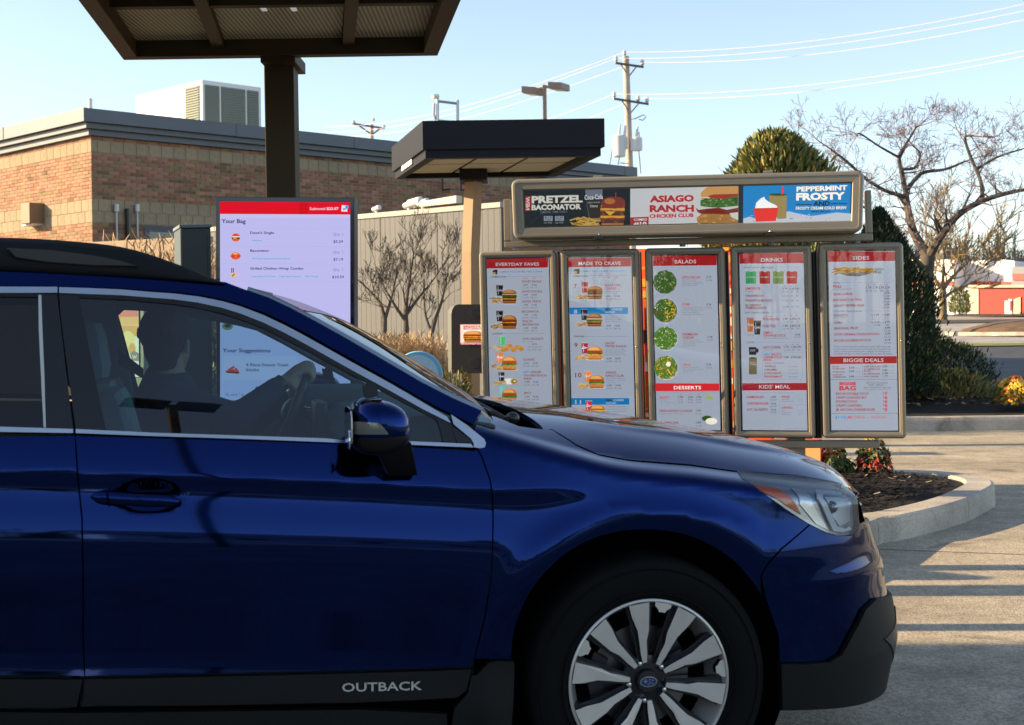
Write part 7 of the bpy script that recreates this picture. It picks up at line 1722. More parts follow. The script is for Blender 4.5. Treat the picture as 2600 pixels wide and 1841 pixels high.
# steering wheel
wt = px2car(778, 940, 1.38); wb = px2car(688, 1165, 1.38)
wc = Vector(((wt[0]+wb[0])/2, 1.38, (wt[1]+wb[1])/2)); up = Vector((wt[0]-wb[0], 0, wt[1]-wb[1])).normalized(); rad = .185
sw = bpy.data.objects.new('steering_wheel', None); COL.objects.link(sw); sw.parent = car; sw.location = C(*wc)-root_off(car)
ring = [C(*(wc+up*rad*math.cos(t)+Vector((0, 1, 0))*rad*math.sin(t))) for t in np.linspace(0, 2*math.pi, 49)]
MB().tube(ring, .0165, 10, cap=False).build('wheel_grip', mat('grip_leather', (.02, .022, .024), rough=.45), sw, smooth=True)
nrmw = Vector((up.z, 0, -up.x))
hubc = wc+nrmw*.02
MB().ball(C(*hubc), (.05, .07, .07)).build('wheel_boss', BLACK, sw, smooth=True)
for dv in (Vector((0, 1, 0)), Vector((0, -1, 0)), -up):
    MB().tube([C(*hubc), C(*(wc+dv*rad))], [.022, .013], 8).build('wheel_spoke', BLACK, sw, smooth=True)
MB().tube([C(*hubc), C(*(hubc+nrmw*.25-up*.05))], .035, 10).build('steering_column', BLACK, sw, smooth=True)
# far window divider and door mirror triangle
lining('far_window_divider', [(826, 916), (838, 920), (860, 1012), (846, 1014)], th=.02, m=BLACK)

# ------------------------------------------------------------------ driver
def remesh(name, mb, m, parent, vox=.008, sm=6):
    o = mb.build(name, m, parent, smooth=True, fix=True)
    r = o.modifiers.new('r', 'REMESH'); r.mode = 'VOXEL'; r.voxel_size = vox; r.use_smooth_shade = True
    s = o.modifiers.new('s', 'SMOOTH'); s.iterations = sm; s.factor = .5
    reveal_eval(o); o.data.polygons.foreach_set('use_smooth', [True]*len(o.data.polygons)); return o
def cap(mb, pts, rs, n=14):
    """tapered limb with round joints, car coordinates"""
    P = [C(*p) for p in pts]
    for p, r in zip(P, rs): mb.ball(p, r, n, 10)
    for i in range(len(P)-1): mb.tube([P[i], P[i+1]], [rs[i], rs[i+1]], n)
driver = thing('person', 'person with short dark hair in a navy sweater, holding the steering wheel inside the car', 'person', tuple(C(-1.30, 1.38, .62)))
SKIN = mat('skin', (.36, .20, .14), rough=.55); HAIR = mat('hair_dark', (.018, .012, .009), rough=.7, bump=.8, bscale=400)
SWE = mat('sweater_navy', (.012, .022, .055), rough=.9, bump=.4, bscale=500); JEAN = mat('trousers_dark', (.02, .025, .04), rough=.9)
HY = 1.38
def onp(px, py, y): s, z = px2car(px, py, y); return (s, y, z)
hc = onp(428, 868, HY)
yaw = R(64)          # head turned towards the screen on the far side
fd_ = Vector((math.cos(yaw), math.sin(yaw), 0)); sd_ = Vector((math.sin(yaw), -math.cos(yaw), 0)); hcv = Vector(hc)
def hp(f, s, u): return tuple(hcv+fd_*f+sd_*s+Vector((0, 0, u)))      # forward, towards camera side, up
def ell(mb, p, r):
    """ellipsoid aligned to the head"""
    b = MB(); b.ball((0, 0, 0), r, 20, 14)
    M = Matrix(((fd_.x, sd_.x, 0), (fd_.y, sd_.y, 0), (0, 0, 1)))
    b.v = [tuple(C(*(Vector(p)+M @ Vector(v)))) for v in b.v]; mb.add(b.v, b.f)
bd = MB()
ell(bd, hp(-.012, 0, .030), (.096, .076, .090)); ell(bd, hp(.030, 0, -.030), (.066, .062, .085)); ell(bd, hp(.050, 0, -.085), (.036, .042, .030))
ell(bd, hp(.098, 0, -.020), (.016, .012, .024)); ell(bd, hp(.090, 0, .010), (.012, .034, .010)); ell(bd, hp(.088, 0, -.062), (.012, .022, .010))
for sg in (1, -1):
    ell(bd, hp(-.004, sg*.076, -.018), (.018, .008, .032)); ell(bd, hp(-.010, sg*.084, -.005), (.012, .006, .018))
    ell(bd, hp(.080, sg*.032, .006), (.010, .014, .008))
nk = onp(425, 980, HY)
cap(bd, [hp(-.02, 0, -.05), (nk[0]-.0, HY, nk[2])], [.058, .064])
ns = nk[0]
SH = (ns+.0, HY-.175, nk[2]-.045); SHf = (ns, HY+.175, nk[2]-.045)
EL = onp(603, 1062, 1.16); WR = onp(716, 972, 1.24)
cap(bd, [(ns, HY, nk[2]-.02), (ns-.005, HY, nk[2]-.20), (ns+.0, HY, .72), (ns+.06, HY, .60)], [.10, .145, .135, .15])
cap(bd, [SH, (ns, HY, nk[2]-.07)], [.058, .09]); cap(bd, [SHf, (ns, HY, nk[2]-.07)], [.058, .09])
cap(bd, [SH, EL, WR], [.052, .042, .028])
EF = (ns+.24, HY+.26, .98); WF = (-.93, HY+.16, 1.13)
cap(bd, [SHf, EF, WF], [.052, .042, .028])
for sg in (-1, 1): cap(bd, [(ns+.08, HY+sg*.10, .60), (ns+.50, HY+sg*.12, .66), (ns+.78, HY+sg*.12, .30)], [.085, .062, .045])
def hand(mb, wr, sgn):
    """palm over the wheel rim, four curled fingers and a thumb"""
    w = Vector(wr); top = wc+up*rad if sgn < 0 else wc+up*rad*.1+Vector((0, 1, 0))*rad
    if sgn < 0: grip = wc+up*rad*math.cos(R(32))-Vector((0, 1, 0))*rad*math.sin(R(32))
    else: grip = wc+up*rad*math.cos(R(70))+Vector((0, 1, 0))*rad*math.sin(R(70))
    tang = (up*(math.sin(R(32)))+Vector((0, 1, 0))*math.cos(R(32))) if sgn < 0 else Vector((0, -.3, 1)).normalized()
    tang.normalize(); kn = grip+Vector((-.004, 0, .034)); mid = w.lerp(kn, .5)+Vector((0, 0, .006))
    for k, (o, L) in enumerate(((-.030, .92), (-.010, 1.0), (.011, .96), (.031, .80))):
        k0 = kn+tang*o; k1 = k0+Vector((.026*L, 0, -.004)); k2 = k1+Vector((.010, 0, -.028*L)); k3 = k2+Vector((-.016*L, 0, -.014))
        cap(mb, [tuple(w+tang*o*.6), tuple(w.lerp(k0, .55)+tang*o*.3+Vector((0, 0, .006))), tuple(k0), tuple(k1), tuple(k2), tuple(k3)], [.016, .0145, .0115, .0098, .0088, .0075], 10)
    t0 = w.lerp(kn, .35)+tang*(-.026); cap(mb, [tuple(t0), tuple(t0+Vector((.022, 0, -.020))-tang*.012), tuple(grip+Vector((-.020, 0, .004))-tang*.040), tuple(grip+Vector((-.012, 0, -.016))-tang*.034)], [.017, .013, .011, .009], 10)
hand(bd, WR, -1); hand(bd, WF, 1)
body_o = remesh('body', bd, SKIN, driver, .0065, 5)
# clothing follows the body
sw_ = MB()
cap(sw_, [(ns, HY, nk[2]-.035), (ns-.005, HY, nk[2]-.20), (ns+.0, HY, .72), (ns+.05, HY, .62)], [.112, .162, .158, .165])
cap(sw_, [SH, (ns, HY, nk[2]-.075)], [.072, .105]); cap(sw_, [SHf, (ns, HY, nk[2]-.075)], [.072, .105])
wr_e = tuple(Vector(EL).lerp(Vector(WR), .86)); cap(sw_, [SH, EL, wr_e], [.070, .056, .040]); wf_e = tuple(Vector(EF).lerp(Vector(WF), .86)); cap(sw_, [SHf, EF, wf_e], [.070, .056, .040])
cap(sw_, [(ns-.015, HY, nk[2]+.02), (ns, HY, nk[2]-.06)], [.074, .10])
remesh('sweater', sw_, SWE, driver, .011, 5)
tr = MB()
for sg in (-1, 1): cap(tr, [(ns+.06, HY+sg*.09, .60), (ns+.50, HY+sg*.12, .665), (ns+.77, HY+sg*.12, .32)], [.105, .075, .06])
remesh('trousers', tr, JEAN, driver, .014, 4)
hr = MB()
ell(hr, hp(-.026, 0, .040), (.106, .091, .100)); ell(hr, hp(-.050, 0, -.020), (.060, .070, .080)); ell(hr, hp(.035, 0, .098), (.060, .062, .034)); ell(hr, hp(-.045, 0, -.075), (.040, .055, .040))
rr = random.Random(3)
for _ in range(160):
    a = rr.uniform(-1, 1); b = rr.uniform(-.9, .7); ell(hr, hp(b*.10-.02, a*.075, .118+.018*rr.random()-.075*(a*a+b*b)), (.024*rr.uniform(.6, 1.3), .010, .012))
remesh('hair', hr, HAIR, driver, .005, 1)
# watch
wv = Vector(WR).lerp(Vector(EL), .04); wd = (Vector(WR)-Vector(EL)).normalized()
MB().tube([C(*(wv-wd*.014)), C(*(wv+wd*.014))], [.033, .032], 18).build('watch_strap', BLACK, driver, smooth=True)
# ================================================================== PLANTS
BARK = mat('bark_grey', (.095, .08, .068), rough=.95, var=.25, vscale=6, bump=.6, bscale=30); BARKR = mat('twig_mauve', (.24, .175, .17), rough=.9); DKB = mat('bark_dark', (.10, .088, .075), rough=.95, bump=.5, bscale=30)
def grow(mb_l, mb_t, p, d, r, L, depth, rr, spread=.55, up=.12, minr=.004, n=6, bend=.35, kids=(2, 3), lim=.02):
    """one limb: a bending tapered tube, then its children"""
    pts = [p]; rs = [r]; seg = 4; q = p.copy(); dd = d.copy()
    for i in range(seg):
        dd = (dd+Vector((rr.uniform(-1, 1), rr.uniform(-1, 1), rr.uniform(-1, 1)))*bend*.3+Vector((0, 0, up*.3))).normalized(); q = q+dd*L/seg; pts.append(q.copy()); rs.append(max(minr, r*(1-.42*(i+1)/seg)))
    (mb_l if r > lim else mb_t).tube(pts, rs, n if r > lim else 3, cap=False)
    if depth <= 0: return
    k = rr.randint(*kids)
    for i in range(k):
        t = rr.uniform(.35, 1.0) if i else 1.0; j = min(int(t*seg), seg-1); s = pts[j].lerp(pts[j+1], t*seg-j) if t < 1 else pts[-1]
        a = Vector((rr.uniform(-1, 1), rr.uniform(-1, 1), rr.uniform(-.5, 1))).normalized(); nd = (dd+a*spread*1.4+Vector((0, 0, up))).normalized()
        grow(mb_l, mb_t, s, nd, rs[j+1]*rr.uniform(.62, .82), L*rr.uniform(.62, .85), depth-1, rr, spread, up, minr, max(4, n-1), bend, kids, lim)
z3p = lambda x, y: (1700+x/2.538, 100+y/2.538)
def bare_tree(D, trunk, limbs, label, seed, depth=4, L0=1.2, name='bare_tree', tw=.006, m1=BARK, m2=BARKR, spread=.55, up=.10):
    rr = random.Random(seed); base = at(*trunk[0][:2], D); g = gz(D)
    t = thing(name, label, 'tree', (base.x, D, g)); L = MB(); Tm = MB()
    pts = [Vector((base.x, D, g))]+[at(x, y, D) for x, y, r in trunk[1:]]; L.tube(pts, [r for _, _, r in trunk], 10, cap=False)
    for path in limbs:
        P = [at(x, y, D+dz) for x, y, dz, r in path]; rs = [r for *_, r in path]; sm = catm(P, 4); rsm = np.interp(np.linspace(0, 1, len(sm)), np.linspace(0, 1, len(rs)), rs)
        L.tube(sm, list(rsm), 8, cap=False)
        for i in range(3, len(sm)):
            if rr.random() < .72:
                d = (sm[i]-sm[i-1]).normalized(); a = Vector((rr.uniform(-1, 1), rr.uniform(-1, 1), rr.uniform(-.3, 1))).normalized(); grow(L, Tm, sm[i], (d*.6+a).normalized(), float(rsm[i])*.45, L0*rr.uniform(.5, .9), depth-1, rr, spread, up, tw, 5)
        d = (sm[-1]-sm[-2]).normalized(); grow(L, Tm, sm[-1], d, float(rsm[-1]), L0, depth, rr, spread, up, tw, 5)
    L.build('trunk', m1, t, smooth=True, fix=False); tag(Tm.build('twigs', m2, t, smooth=False, fix=False), kind='stuff')
    return t
# the big bare tree at the right
TD = 21.0
bare_tree(TD, [(2358, 1000, .135), (2354, 800, .115), (2352, 700, .10), (2356, 650, .11)],
  [[(2356, 652, 0, 0.086), (2320, 590, .1, 0.065), (2305, 530, .2, 0.054), (2300, 490, .3, 0.043), (2290, 440, .3, 0.036), (2283, 400, .2, 0.029), (2296, 372, .1, 0.022)],
   [(2300, 500, .3, 0.036), (2250, 485, 0, 0.029), (2200, 455, -.3, 0.025), (2150, 410, -.4, 0.020), (2110, 380, -.5, 0.014)],
   [(2356, 655, 0, 0.079), (2395, 590, -.2, 0.058), (2440, 540, -.3, 0.050), (2500, 508, -.5, 0.040), (2560, 490, -.6, 0.032), (2620, 478, -.7, 0.025)],
   [(2495, 512, -.5, 0.036), (2490, 460, -.4, 0.029), (2465, 400, -.3, 0.025), (2450, 350, -.3, 0.022), (2470, 345, -.4, 0.016)],
   [(2305, 480, .3, 0.036), (2340, 440, .5, 0.029), (2400, 430, .6, 0.022), (2450, 410, .7, 0.016)],
   [(2290, 430, .3, 0.025), (2325, 425, .5, 0.020), (2335, 390, .5, 0.016), (2318, 370, .5, 0.013)],
   [(2352, 690, 0, 0.050), (2318, 650, -.3, 0.036), (2280, 590, -.5, 0.029), (2230, 545, -.6, 0.022), (2180, 520, -.7, 0.016)],
   [(2283, 400, .2, 0.022), (2230, 370, .1, 0.016), (2185, 340, 0, 0.013), (2175, 345, 0, 0.009)],
   [(2480, 430, -.3, 0.022), (2530, 400, -.4, 0.016), (2590, 380, -.5, 0.012)]],
  'large bare spreading tree with a forked dark trunk right of the evergreens', 12, depth=5, L0=.36, tw=.0030, spread=.75, up=.0)
bare_tree(17.0, [(1030, 960, .05), (1030, 880, .045), (1031, 830, .04)],
  [[(1031, 830, 0, .035), (1030, 790, 0, .03), (1034, 750, .1, .022), (1042, 700, .1, .015)], [(1031, 815, 0, .028), (1005, 780, -.1, .018), (985, 745, -.1, .012)], [(1031, 800, 0, .025), (1060, 760, .1, .018), (1085, 730, .1, .012)]],
  'small bare tree casting thin shadows on the grey fence', 5, depth=5, L0=.30, tw=.0028, m1=DKB, m2=DKB)
bare_tree(17.3, [(978, 950, .04), (976, 850, .035), (977, 810, .03)],
  [[(977, 812, 0, .028), (965, 770, 0, .02), (940, 740, 0, .012)], [(977, 812, 0, .025), (990, 770, 0, .018), (1000, 730, .1, .012)]], 'slender bare sapling by the grey fence, left of the other bare tree', 9, depth=5, L0=.26, tw=.0028, m1=DKB, m2=DKB)
bare_tree(16.6, [(1118, 950, .035), (1095, 850, .03), (1105, 810, .028)],
  [[(1105, 812, 0, .022), (1120, 770, 0, .016), (1130, 730, 0, .010)], [(1098, 850, 0, .02), (1080, 800, 0, .014), (1078, 760, 0, .010)]], 'leaning bare shrub by the fence next to the tan post', 14, depth=5, L0=.24, tw=.0028, m1=DKB, m2=DKB)
# ---- evergreens
LEAF = [mat('cedar_green', (.085, .125, .035), rough=.8, var=.3, vscale=4), mat('cedar_yellow', (.22, .23, .055), rough=.8, var=.2, vscale=4), mat('cedar_dark', (.016, .032, .016), rough=.9), mat('cedar_gold', (.40, .28, .08), rough=.8)]
def evergreen(c, h, rad, label, seed, n=15000, tone=(.45, .30, .15, .10), size=(.05, .15), name='evergreen_tree', shape=None, zmin=.05):
    rr = random.Random(seed); t = thing(name, label, 'tree' if 'tree' in name else 'shrub', c)
    mb = MB(); C0 = Vector(c); lobes = [(rr.uniform(0, 6.28), rr.uniform(.1, .98), rr.uniform(.06, .26)) for _ in range(44)]
    vs = []; fs = []; mi = []
    shape = shape or (lambda u: (1-u)**.62*min(1, .55+u*4))
    for _ in range(n):
        u = rr.random()**1.15; u = max(zmin, u); a = rr.uniform(0, 6.2832)
        bump = sum(b*math.exp(-((math.atan2(math.sin(a-la), math.cos(a-la)))/.35)**2-((u-lu)/.07)**2) for la, lu, b in lobes)
        R_ = rad*shape(u)*(.84+.12*rr.random()**3+bump+.10*mnoise.noise(Vector((math.cos(a)*2, math.sin(a)*2, u*9+seed)))); q = R_*(rr.random()**.34)
        q *= 1+.24*rr.random()*(rr.random() < .10); p = C0+Vector((q*math.cos(a), q*math.sin(a), u*h+rr.uniform(-.05, .05)))
        out = Vector((math.cos(a), math.sin(a), 0)); d = (out*rr.uniform(.1, .9)+Vector((rr.uniform(-.4, .4), rr.uniform(-.4, .4), rr.uniform(.5, 1.3)))).normalized(); L = rr.uniform(*size); w = d.cross(Vector((rr.uniform(-1, 1), rr.uniform(-1, 1), rr.uniform(-1, 1)))).normalized()*L*rr.uniform(.07, .15)
        k = len(vs); vs += [p-w*.6, p+w*.6, p+d*L*.6+w, p+d*L, p+d*L*.6-w]; fs.append((k, k+1, k+2, k+3, k+4))
        edge_ = q/R_ if R_ > 0 else 0
        x = rr.random(); mi.append(0 if x < tone[0] else 1 if x < tone[0]+tone[1] else 2 if x < tone[0]+tone[1]+tone[2] else 3)
    o = mesh('foliage', vs, fs, LEAF, t); o.data.polygons.foreach_set('material_index', mi)
    MB().tube([C0, C0+Vector((0, 0, h*.85))], [rad*.10, .02], 8).build('trunk', BARK, t, smooth=True, fix=False)
    return t
e1_ = at(1955, 300, 18.6); g1_ = .3
evergreen((e1_.x+.10, 18.9, g1_), e1_.z-g1_-.22, 1.34, 'golden green bushy evergreen rising behind the menu header', 3, 60000, (.30, .44, .08, .18), (.03, .16), shape=lambda u: (1-u)**.40*min(1, .8+u*3))
e2_ = at(2238, 540, 18.2)
evergreen((e2_.x, 18.3, .3), e2_.z-.3, .74, 'tall dark green evergreen beside the rightmost menu panel', 8, 42000, (.14, .01, .84, .01), (.03, .10), shape=lambda u: min(1, (1-u)**.8*1.75))
sx = at(2412, 955, 20.0)
evergreen((sx.x, 20.0, .3), .72, .58, 'round dark clipped shrub at the foot of the dark evergreen', 5, 7000, (.3, .02, .67, .01), (.03, .08), name='round_shrub', shape=lambda u: math.sqrt(max(0, 1-(2*u*.82-.55)**2)))
sx = at(2430, 985, 18.6)
evergreen((sx.x-.05, 18.8, .28), .34, .62, 'low olive and rust coloured shrub in front of the round clipped shrub', 15, 2600, (.25, .25, .15, .35), (.04, .10), name='low_shrub', shape=lambda u: math.sqrt(max(0, 1-u*u*.95)))
# gold and green bush by the windshield
sx = at(1150, 1000, 9.4)
evergreen((sx.x, 9.4, .14), at(1150, 955, 9.4).z-.14, .24, 'small yellow green bush just beyond the bonnet edge', 25, 2500, (.3, .45, .05, .20), (.02, .05), name='small_bush', shape=lambda u: math.sqrt(max(0, 1-u*u*.9)))
# green shrub seen in the sliver between pedestal and screen
sx = at(545, 1000, 9.6)
evergreen((sx.x, 9.6, .14), at(545, 780, 9.6).z-.14, .5, 'leafy green shrub seen through the car between pedestal and screen', 26, 5200, (.55, .25, .10, .10), (.03, .08), name='leafy_shrub', shape=lambda u: math.sqrt(max(0, 1-u*u*.85)))
# ---- chrysanthemums
def mums(c, r, h, label, cols, seed, n=900, cat='flowers', name='chrysanthemum_plant'):
    rr = random.Random(seed); t = thing(name, label, cat, c); C0 = Vector(c); vs = []; fs = []; mi = []
    for _ in range(n):
        a = rr.uniform(0, 6.28); el = math.asin(rr.random()**.8); k = .75+.3*mnoise.noise(Vector((math.cos(a)*1.6, math.sin(a)*1.6, el*2+seed))); p = C0+Vector((r*k*math.cos(a)*math.cos(el), r*k*math.sin(a)*math.cos(el), h*k*math.sin(el)*1.15+.02))
        nn = (p-C0).normalized(); u = nn.orthogonal().normalized(); w = nn.cross(u); s = rr.uniform(.018, .038)*(r/.4)**.3; b = len(vs); col = min(len(cols)-1, int((mnoise.noise(p*3.2)+.5+rr.uniform(-.25, .25))*len(cols))) ; col = max(0, col)
        vs.append(p+nn*s*.5)
        for j in range(8): tt = 2*math.pi*j/8; q = s*(1 if j % 2 else .6); vs.append(p+u*q*math.cos(tt)+w*q*math.sin(tt)-nn*s*.1)
        for j in range(8): fs.append((b, b+1+j, b+1+(j+1) % 8)); mi.append(col)
    o = mesh('blooms', vs, fs, cols, t); o.data.polygons.foreach_set('material_index', mi)
    vs = []; fs = []
    for _ in range(n):
        a = rr.uniform(0, 6.28); q = r*.85*rr.random()**.4; p = C0+Vector((q*math.cos(a), q*math.sin(a), h*.85*rr.random()*math.sqrt(max(0, 1-(q/r)**2)))); d = Vector((rr.uniform(-1, 1), rr.uniform(-1, 1), rr.uniform(0, 1))).normalized()*.05; w = d.cross(Vector((0, 0, 1)))*.35; k = len(vs); vs += [p-w, p+d, p+w, p-d*.4]; fs.append((k, k+1, k+2, k+3))
    mesh('leaves', vs, fs, LEAF[0], t); return t
FC = [mat('bloom_gold', (.75, .42, .04), rough=.8), mat('bloom_orange', (.75, .22, .03), rough=.8), mat('bloom_red', (.50, .06, .03), rough=.8), mat('bloom_yellow', (.80, .52, .07), rough=.8)]
g = at_ground(2548, 1012, .32)
mums((g.x-.02, g.y-.48, .28), .34, .34, 'orange and yellow mounded chrysanthemum plant in sun on the rear mulch', [FC[0], FC[3], FC[1], FC[1]], 4, 1300)
mums((g.x+.42, g.y-.2, .30), .26, .26, 'pinkish red chrysanthemum plant at the right edge behind the orange one', [FC[2], mat('bloom_pink', (.55, .12, .14), rough=.8), FC[1]], 6, 600)
g = at(2105, 1170, 11.0)
mums((g.x+.02, 11.0, .15), .20, g.z-.15+.10, 'red berried plant and faded flowers at the end of the menu board', [mat('berry_red', (.40, .02, .03), rough=.4), FC[2], mat('leaf_ochre', (.35, .22, .05), rough=.9), LEAF[0]], 9, 420, 'flowers', 'berry_plant')
mums((g.x+.34, 10.95, .15), .18, .30, 'faded brown flowers at the kerb beside the red berried plant', [mat('leaf_ochre'), DKB, LEAF[0], FC[2]], 13, 300, 'flowers', 'faded_plant')
# ---- dry ornamental grasses
STRAW = [mat('straw_pale', (.42, .30, .17), rough=.9), mat('straw_brown', (.24, .15, .08), rough=.9)]
def drygrass(c, r, h, label, seed, n=900, w=.006, group=None):
    rr = random.Random(seed); vs = []; fs = []; mi = []; C0 = Vector(c)
    for _ in range(n):
        a = rr.uniform(0, 6.28); q = r*.35*math.sqrt(rr.random()); p = Vector((q*math.cos(a), q*math.sin(a), 0)); L = h*rr.uniform(.55, 1.05); o_ = Vector((math.cos(a+rr.uniform(-.8, .8)), math.sin(a+rr.uniform(-.8, .8)), 0)); ww = Vector((-o_.y, o_.x, 0))*w; k = len(vs)
        sp = r*rr.uniform(.2, 1.0)
        for t in (0, .35, .7, 1.0): b = p+o_*sp*t**1.7+Vector((0, 0, L*t-(L*.15*t**3))); vs += [b-ww*(1-t*.6), b+ww*(1-t*.6)]
        for j in range(3): fs.append((k+2*j, k+2*j+1, k+2*j+3, k+2*j+2)); mi.append(rr.randint(0, 1))
        if rr.random() < .5:   # seed head
            b = p+o_*sp+Vector((0, 0, L*.87)); k = len(vs); u = Vector((rr.uniform(-1, 1), rr.uniform(-1, 1), 1)).normalized()*.07; vs += [b-ww*1.6, b+ww*1.6, b+u+ww*1.5, b+u*1.4, b+u-ww*1.5]; fs.append((k, k+1, k+2, k+3, k+4)); mi.append(0)
    t = thing('ornamental_grass', label, 'grass', c, group); o = mesh('blades', [C0+v for v in vs], fs, STRAW, t); o.data.polygons.foreach_set('material_index', mi); tag(o, kind='stuff'); return t
for i, (px, D, r, ht_, lab) in enumerate(((925, 15.6, .55, 850, 'dry tan ornamental grass right of the order screen'), (968, 15.2, .6, 842, 'dry tan grass clump in front of the grey fence, below the sapling'), (1015, 15.4, .5, 850, 'dry brown grass clump below the small bare tree'), (1060, 15.5, .4, 872, 'short dry grass clump left of the intercom'))):
    p = at(px, ht_, D); drygrass((p.x, D, .0), r, p.z*1.05, lab, 40+i, 2600, .0032)
p = at(415, 600, 10.5); drygrass((p.x, 10.5, .1), .45, p.z*1.02, 'tall dry plume grass left of the speaker pedestal', 50, 1600, .003)
p = at(470, 560, 12.5); drygrass((p.x+.1, 12.5, .1), .35, p.z+.0, 'dry plume tops showing over the speaker pedestal', 51, 700, .003)
p = at(540, 570, 9.9); drygrass((p.x, 9.9, .1), .25, p.z, 'thin dry grass between the pedestal and the screen', 52, 300, .003)
# low beige garden wall behind the car roof
gw = at(330, 634, 22.0); gw2 = at(436, 612, 20.5)
tag(MB().hexa([Vector((gw.x-3, 22.2, 0)), Vector((gw2.x+.6, 20.4, 0)), Vector((gw2.x+.6, 20.6, 0)), Vector((gw.x-3, 22.4, 0)), Vector((gw.x-3, 22.2, gw.z+.05)), Vector((gw2.x+.6, 20.4, gw.z+.1)), Vector((gw2.x+.6, 20.6, gw.z+.1)), Vector((gw.x-3, 22.4, gw.z+.05))]).build('garden_wall', mat('sand_wall', (.50, .38, .25), rough=.95, var=.1, vscale=4), None, bevel=.01), 'low sandy wall in front of the brick building, behind the car roof', 'wall')
# ================================================================== FAR BUILDINGS AND WOODS
WHW = mat('white_render', (.78, .74, .72), rough=.8); REDW = mat('red_panel', (.55, .04, .03), rough=.6); REDD = mat('red_wall', (.30, .022, .014), rough=.7); TANW = mat('tan_wall', (.50, .38, .28), rough=.8); GRYW = mat('cool_grey', (.16, .18, .20), rough=.7)  # cool grey of the tower, house roof and parapets
z6 = lambda x, y: (1700+x/2.538, 600+y/2.538)
DB = 108.0
fb = thing('red_white_restaurant', 'distant white restaurant with red bands and a red entrance block', 'building', tuple(at(*z6(1900, 500), DB)))
def slab(name, pts, D, dep, m, par=fb, push=(0, 0, 0)):
    P = [at(*z6(x, y), D-(x-2000)*.013) for x, y in pts]; return MB().prism(P, Vector((dep*.55, dep*.8, 0))).build(name, m, par)
slab('wing', [(1560, 505), (1560, 150), (1832, 150), (1832, 505)], DB+4, 14, WHW); slab('red_band', [(1560, 316), (1560, 290), (1834, 290), (1834, 316)], DB+3.8, .15, REDW)
slab('upper_wall', [(1834, 505), (1834, 200), (1900, 170), (2040, 152), (2060, 215), (2140, 150), (2222, 158), (2222, 505)], DB+8, 12, WHW); slab('red_band', [(1940, 313), (1940, 291), (2206, 291), (2206, 313)], DB+7.8, .15, REDW)
slab('grey_tower', [(2205, 505), (2205, 196), (2420, 196), (2420, 505)], DB+2.4, 10, GRYW); slab('red_fascia', [(2212, 282), (2208, 240), (2420, 240), (2420, 282)], DB+2.2, .3, REDW)
slab('entrance_block', [(1992, 500), (1992, 330), (2420, 330), (2420, 500)], DB, 6, REDD); slab('parapet', [(1925, 330), (1925, 314), (2425, 314), (2425, 330)], DB-.4, 6.5, TANW)
slab('tan_pier', [(1930, 500), (1930, 332), (1991, 332), (1991, 500)], DB-.1, 5, TANW); slab('pale_bay', [(1845, 500), (1845, 330), (1928, 330), (1928, 500)], DB+1, 5, mat('pale_glazing', (.45, .50, .55), rough=.3))
slab('archway', [(2105, 500), (2100, 420), (2130, 385), (2165, 372), (2200, 385), (2212, 410), (2214, 500)], DB-.05, .2, mat('dark_void2', (.02, .02, .025), rough=.9))
slab('door', [(2160, 500), (2160, 415), (2180, 415), (2180, 500)], DB-.12, .1, mat('door_pale', (.6, .62, .68), rough=.4)); slab('banner', [(2182, 500), (2184, 405), (2206, 405), (2206, 500)], DB-.2, .1, WHW); slab('banner_stripe', [(2192, 480), (2192, 415), (2200, 415), (2200, 480)], DB-.3, .08, REDW)
slab('side_bay', [(2215, 500), (2218, 405), (2262, 390), (2262, 500)], DB-.2, .4, TANW)
for x in (1862, 1890): slab('door', [(x, 498), (x, 400), (x+22, 400), (x+22, 498)], DB+.9, .1, mat('glazing_dark', (.12, .15, .18), rough=.2))
bare_tree(96.0, [(*z6(1762, 500), .30), (*z6(1762, 400), .26), (*z6(1760, 345), .24)],
  [[(*z6(1760, 345), 0, .2), (*z6(1725, 300), 0, .14), (*z6(1700, 250), 0, .09), (*z6(1690, 200), 0, .06)], [(*z6(1760, 345), 0, .2), (*z6(1800, 290), 0, .14), (*z6(1845, 240), 0, .09), (*z6(1880, 210), 0, .06)], [(*z6(1760, 350), 0, .18), (*z6(1762, 280), 0, .12), (*z6(1765, 200), 0, .08)], [(*z6(1765, 400), 0, .15), (*z6(1820, 360), 0, .10), (*z6(1880, 330), 0, .06)]],
  'bare young tree with a thin ochre crown before the far white wall', 33, depth=4, L0=2.6, tw=.03, m1=mat('bark_ochre', (.20, .15, .08), rough=.9), m2=mat('twig_ochre', (.34, .24, .12), rough=.9), spread=.6)
mw = MB(); 
tag(evergreen(tuple(at(*z6(1868, 500), 104)), 1.9, .8, 'small yellow green shrub against the far pale bay', 61, 900, (.3, .5, .1, .1), (.2, .4), name='far_shrub', shape=lambda u: math.sqrt(max(0, 1-u*u*.9))))
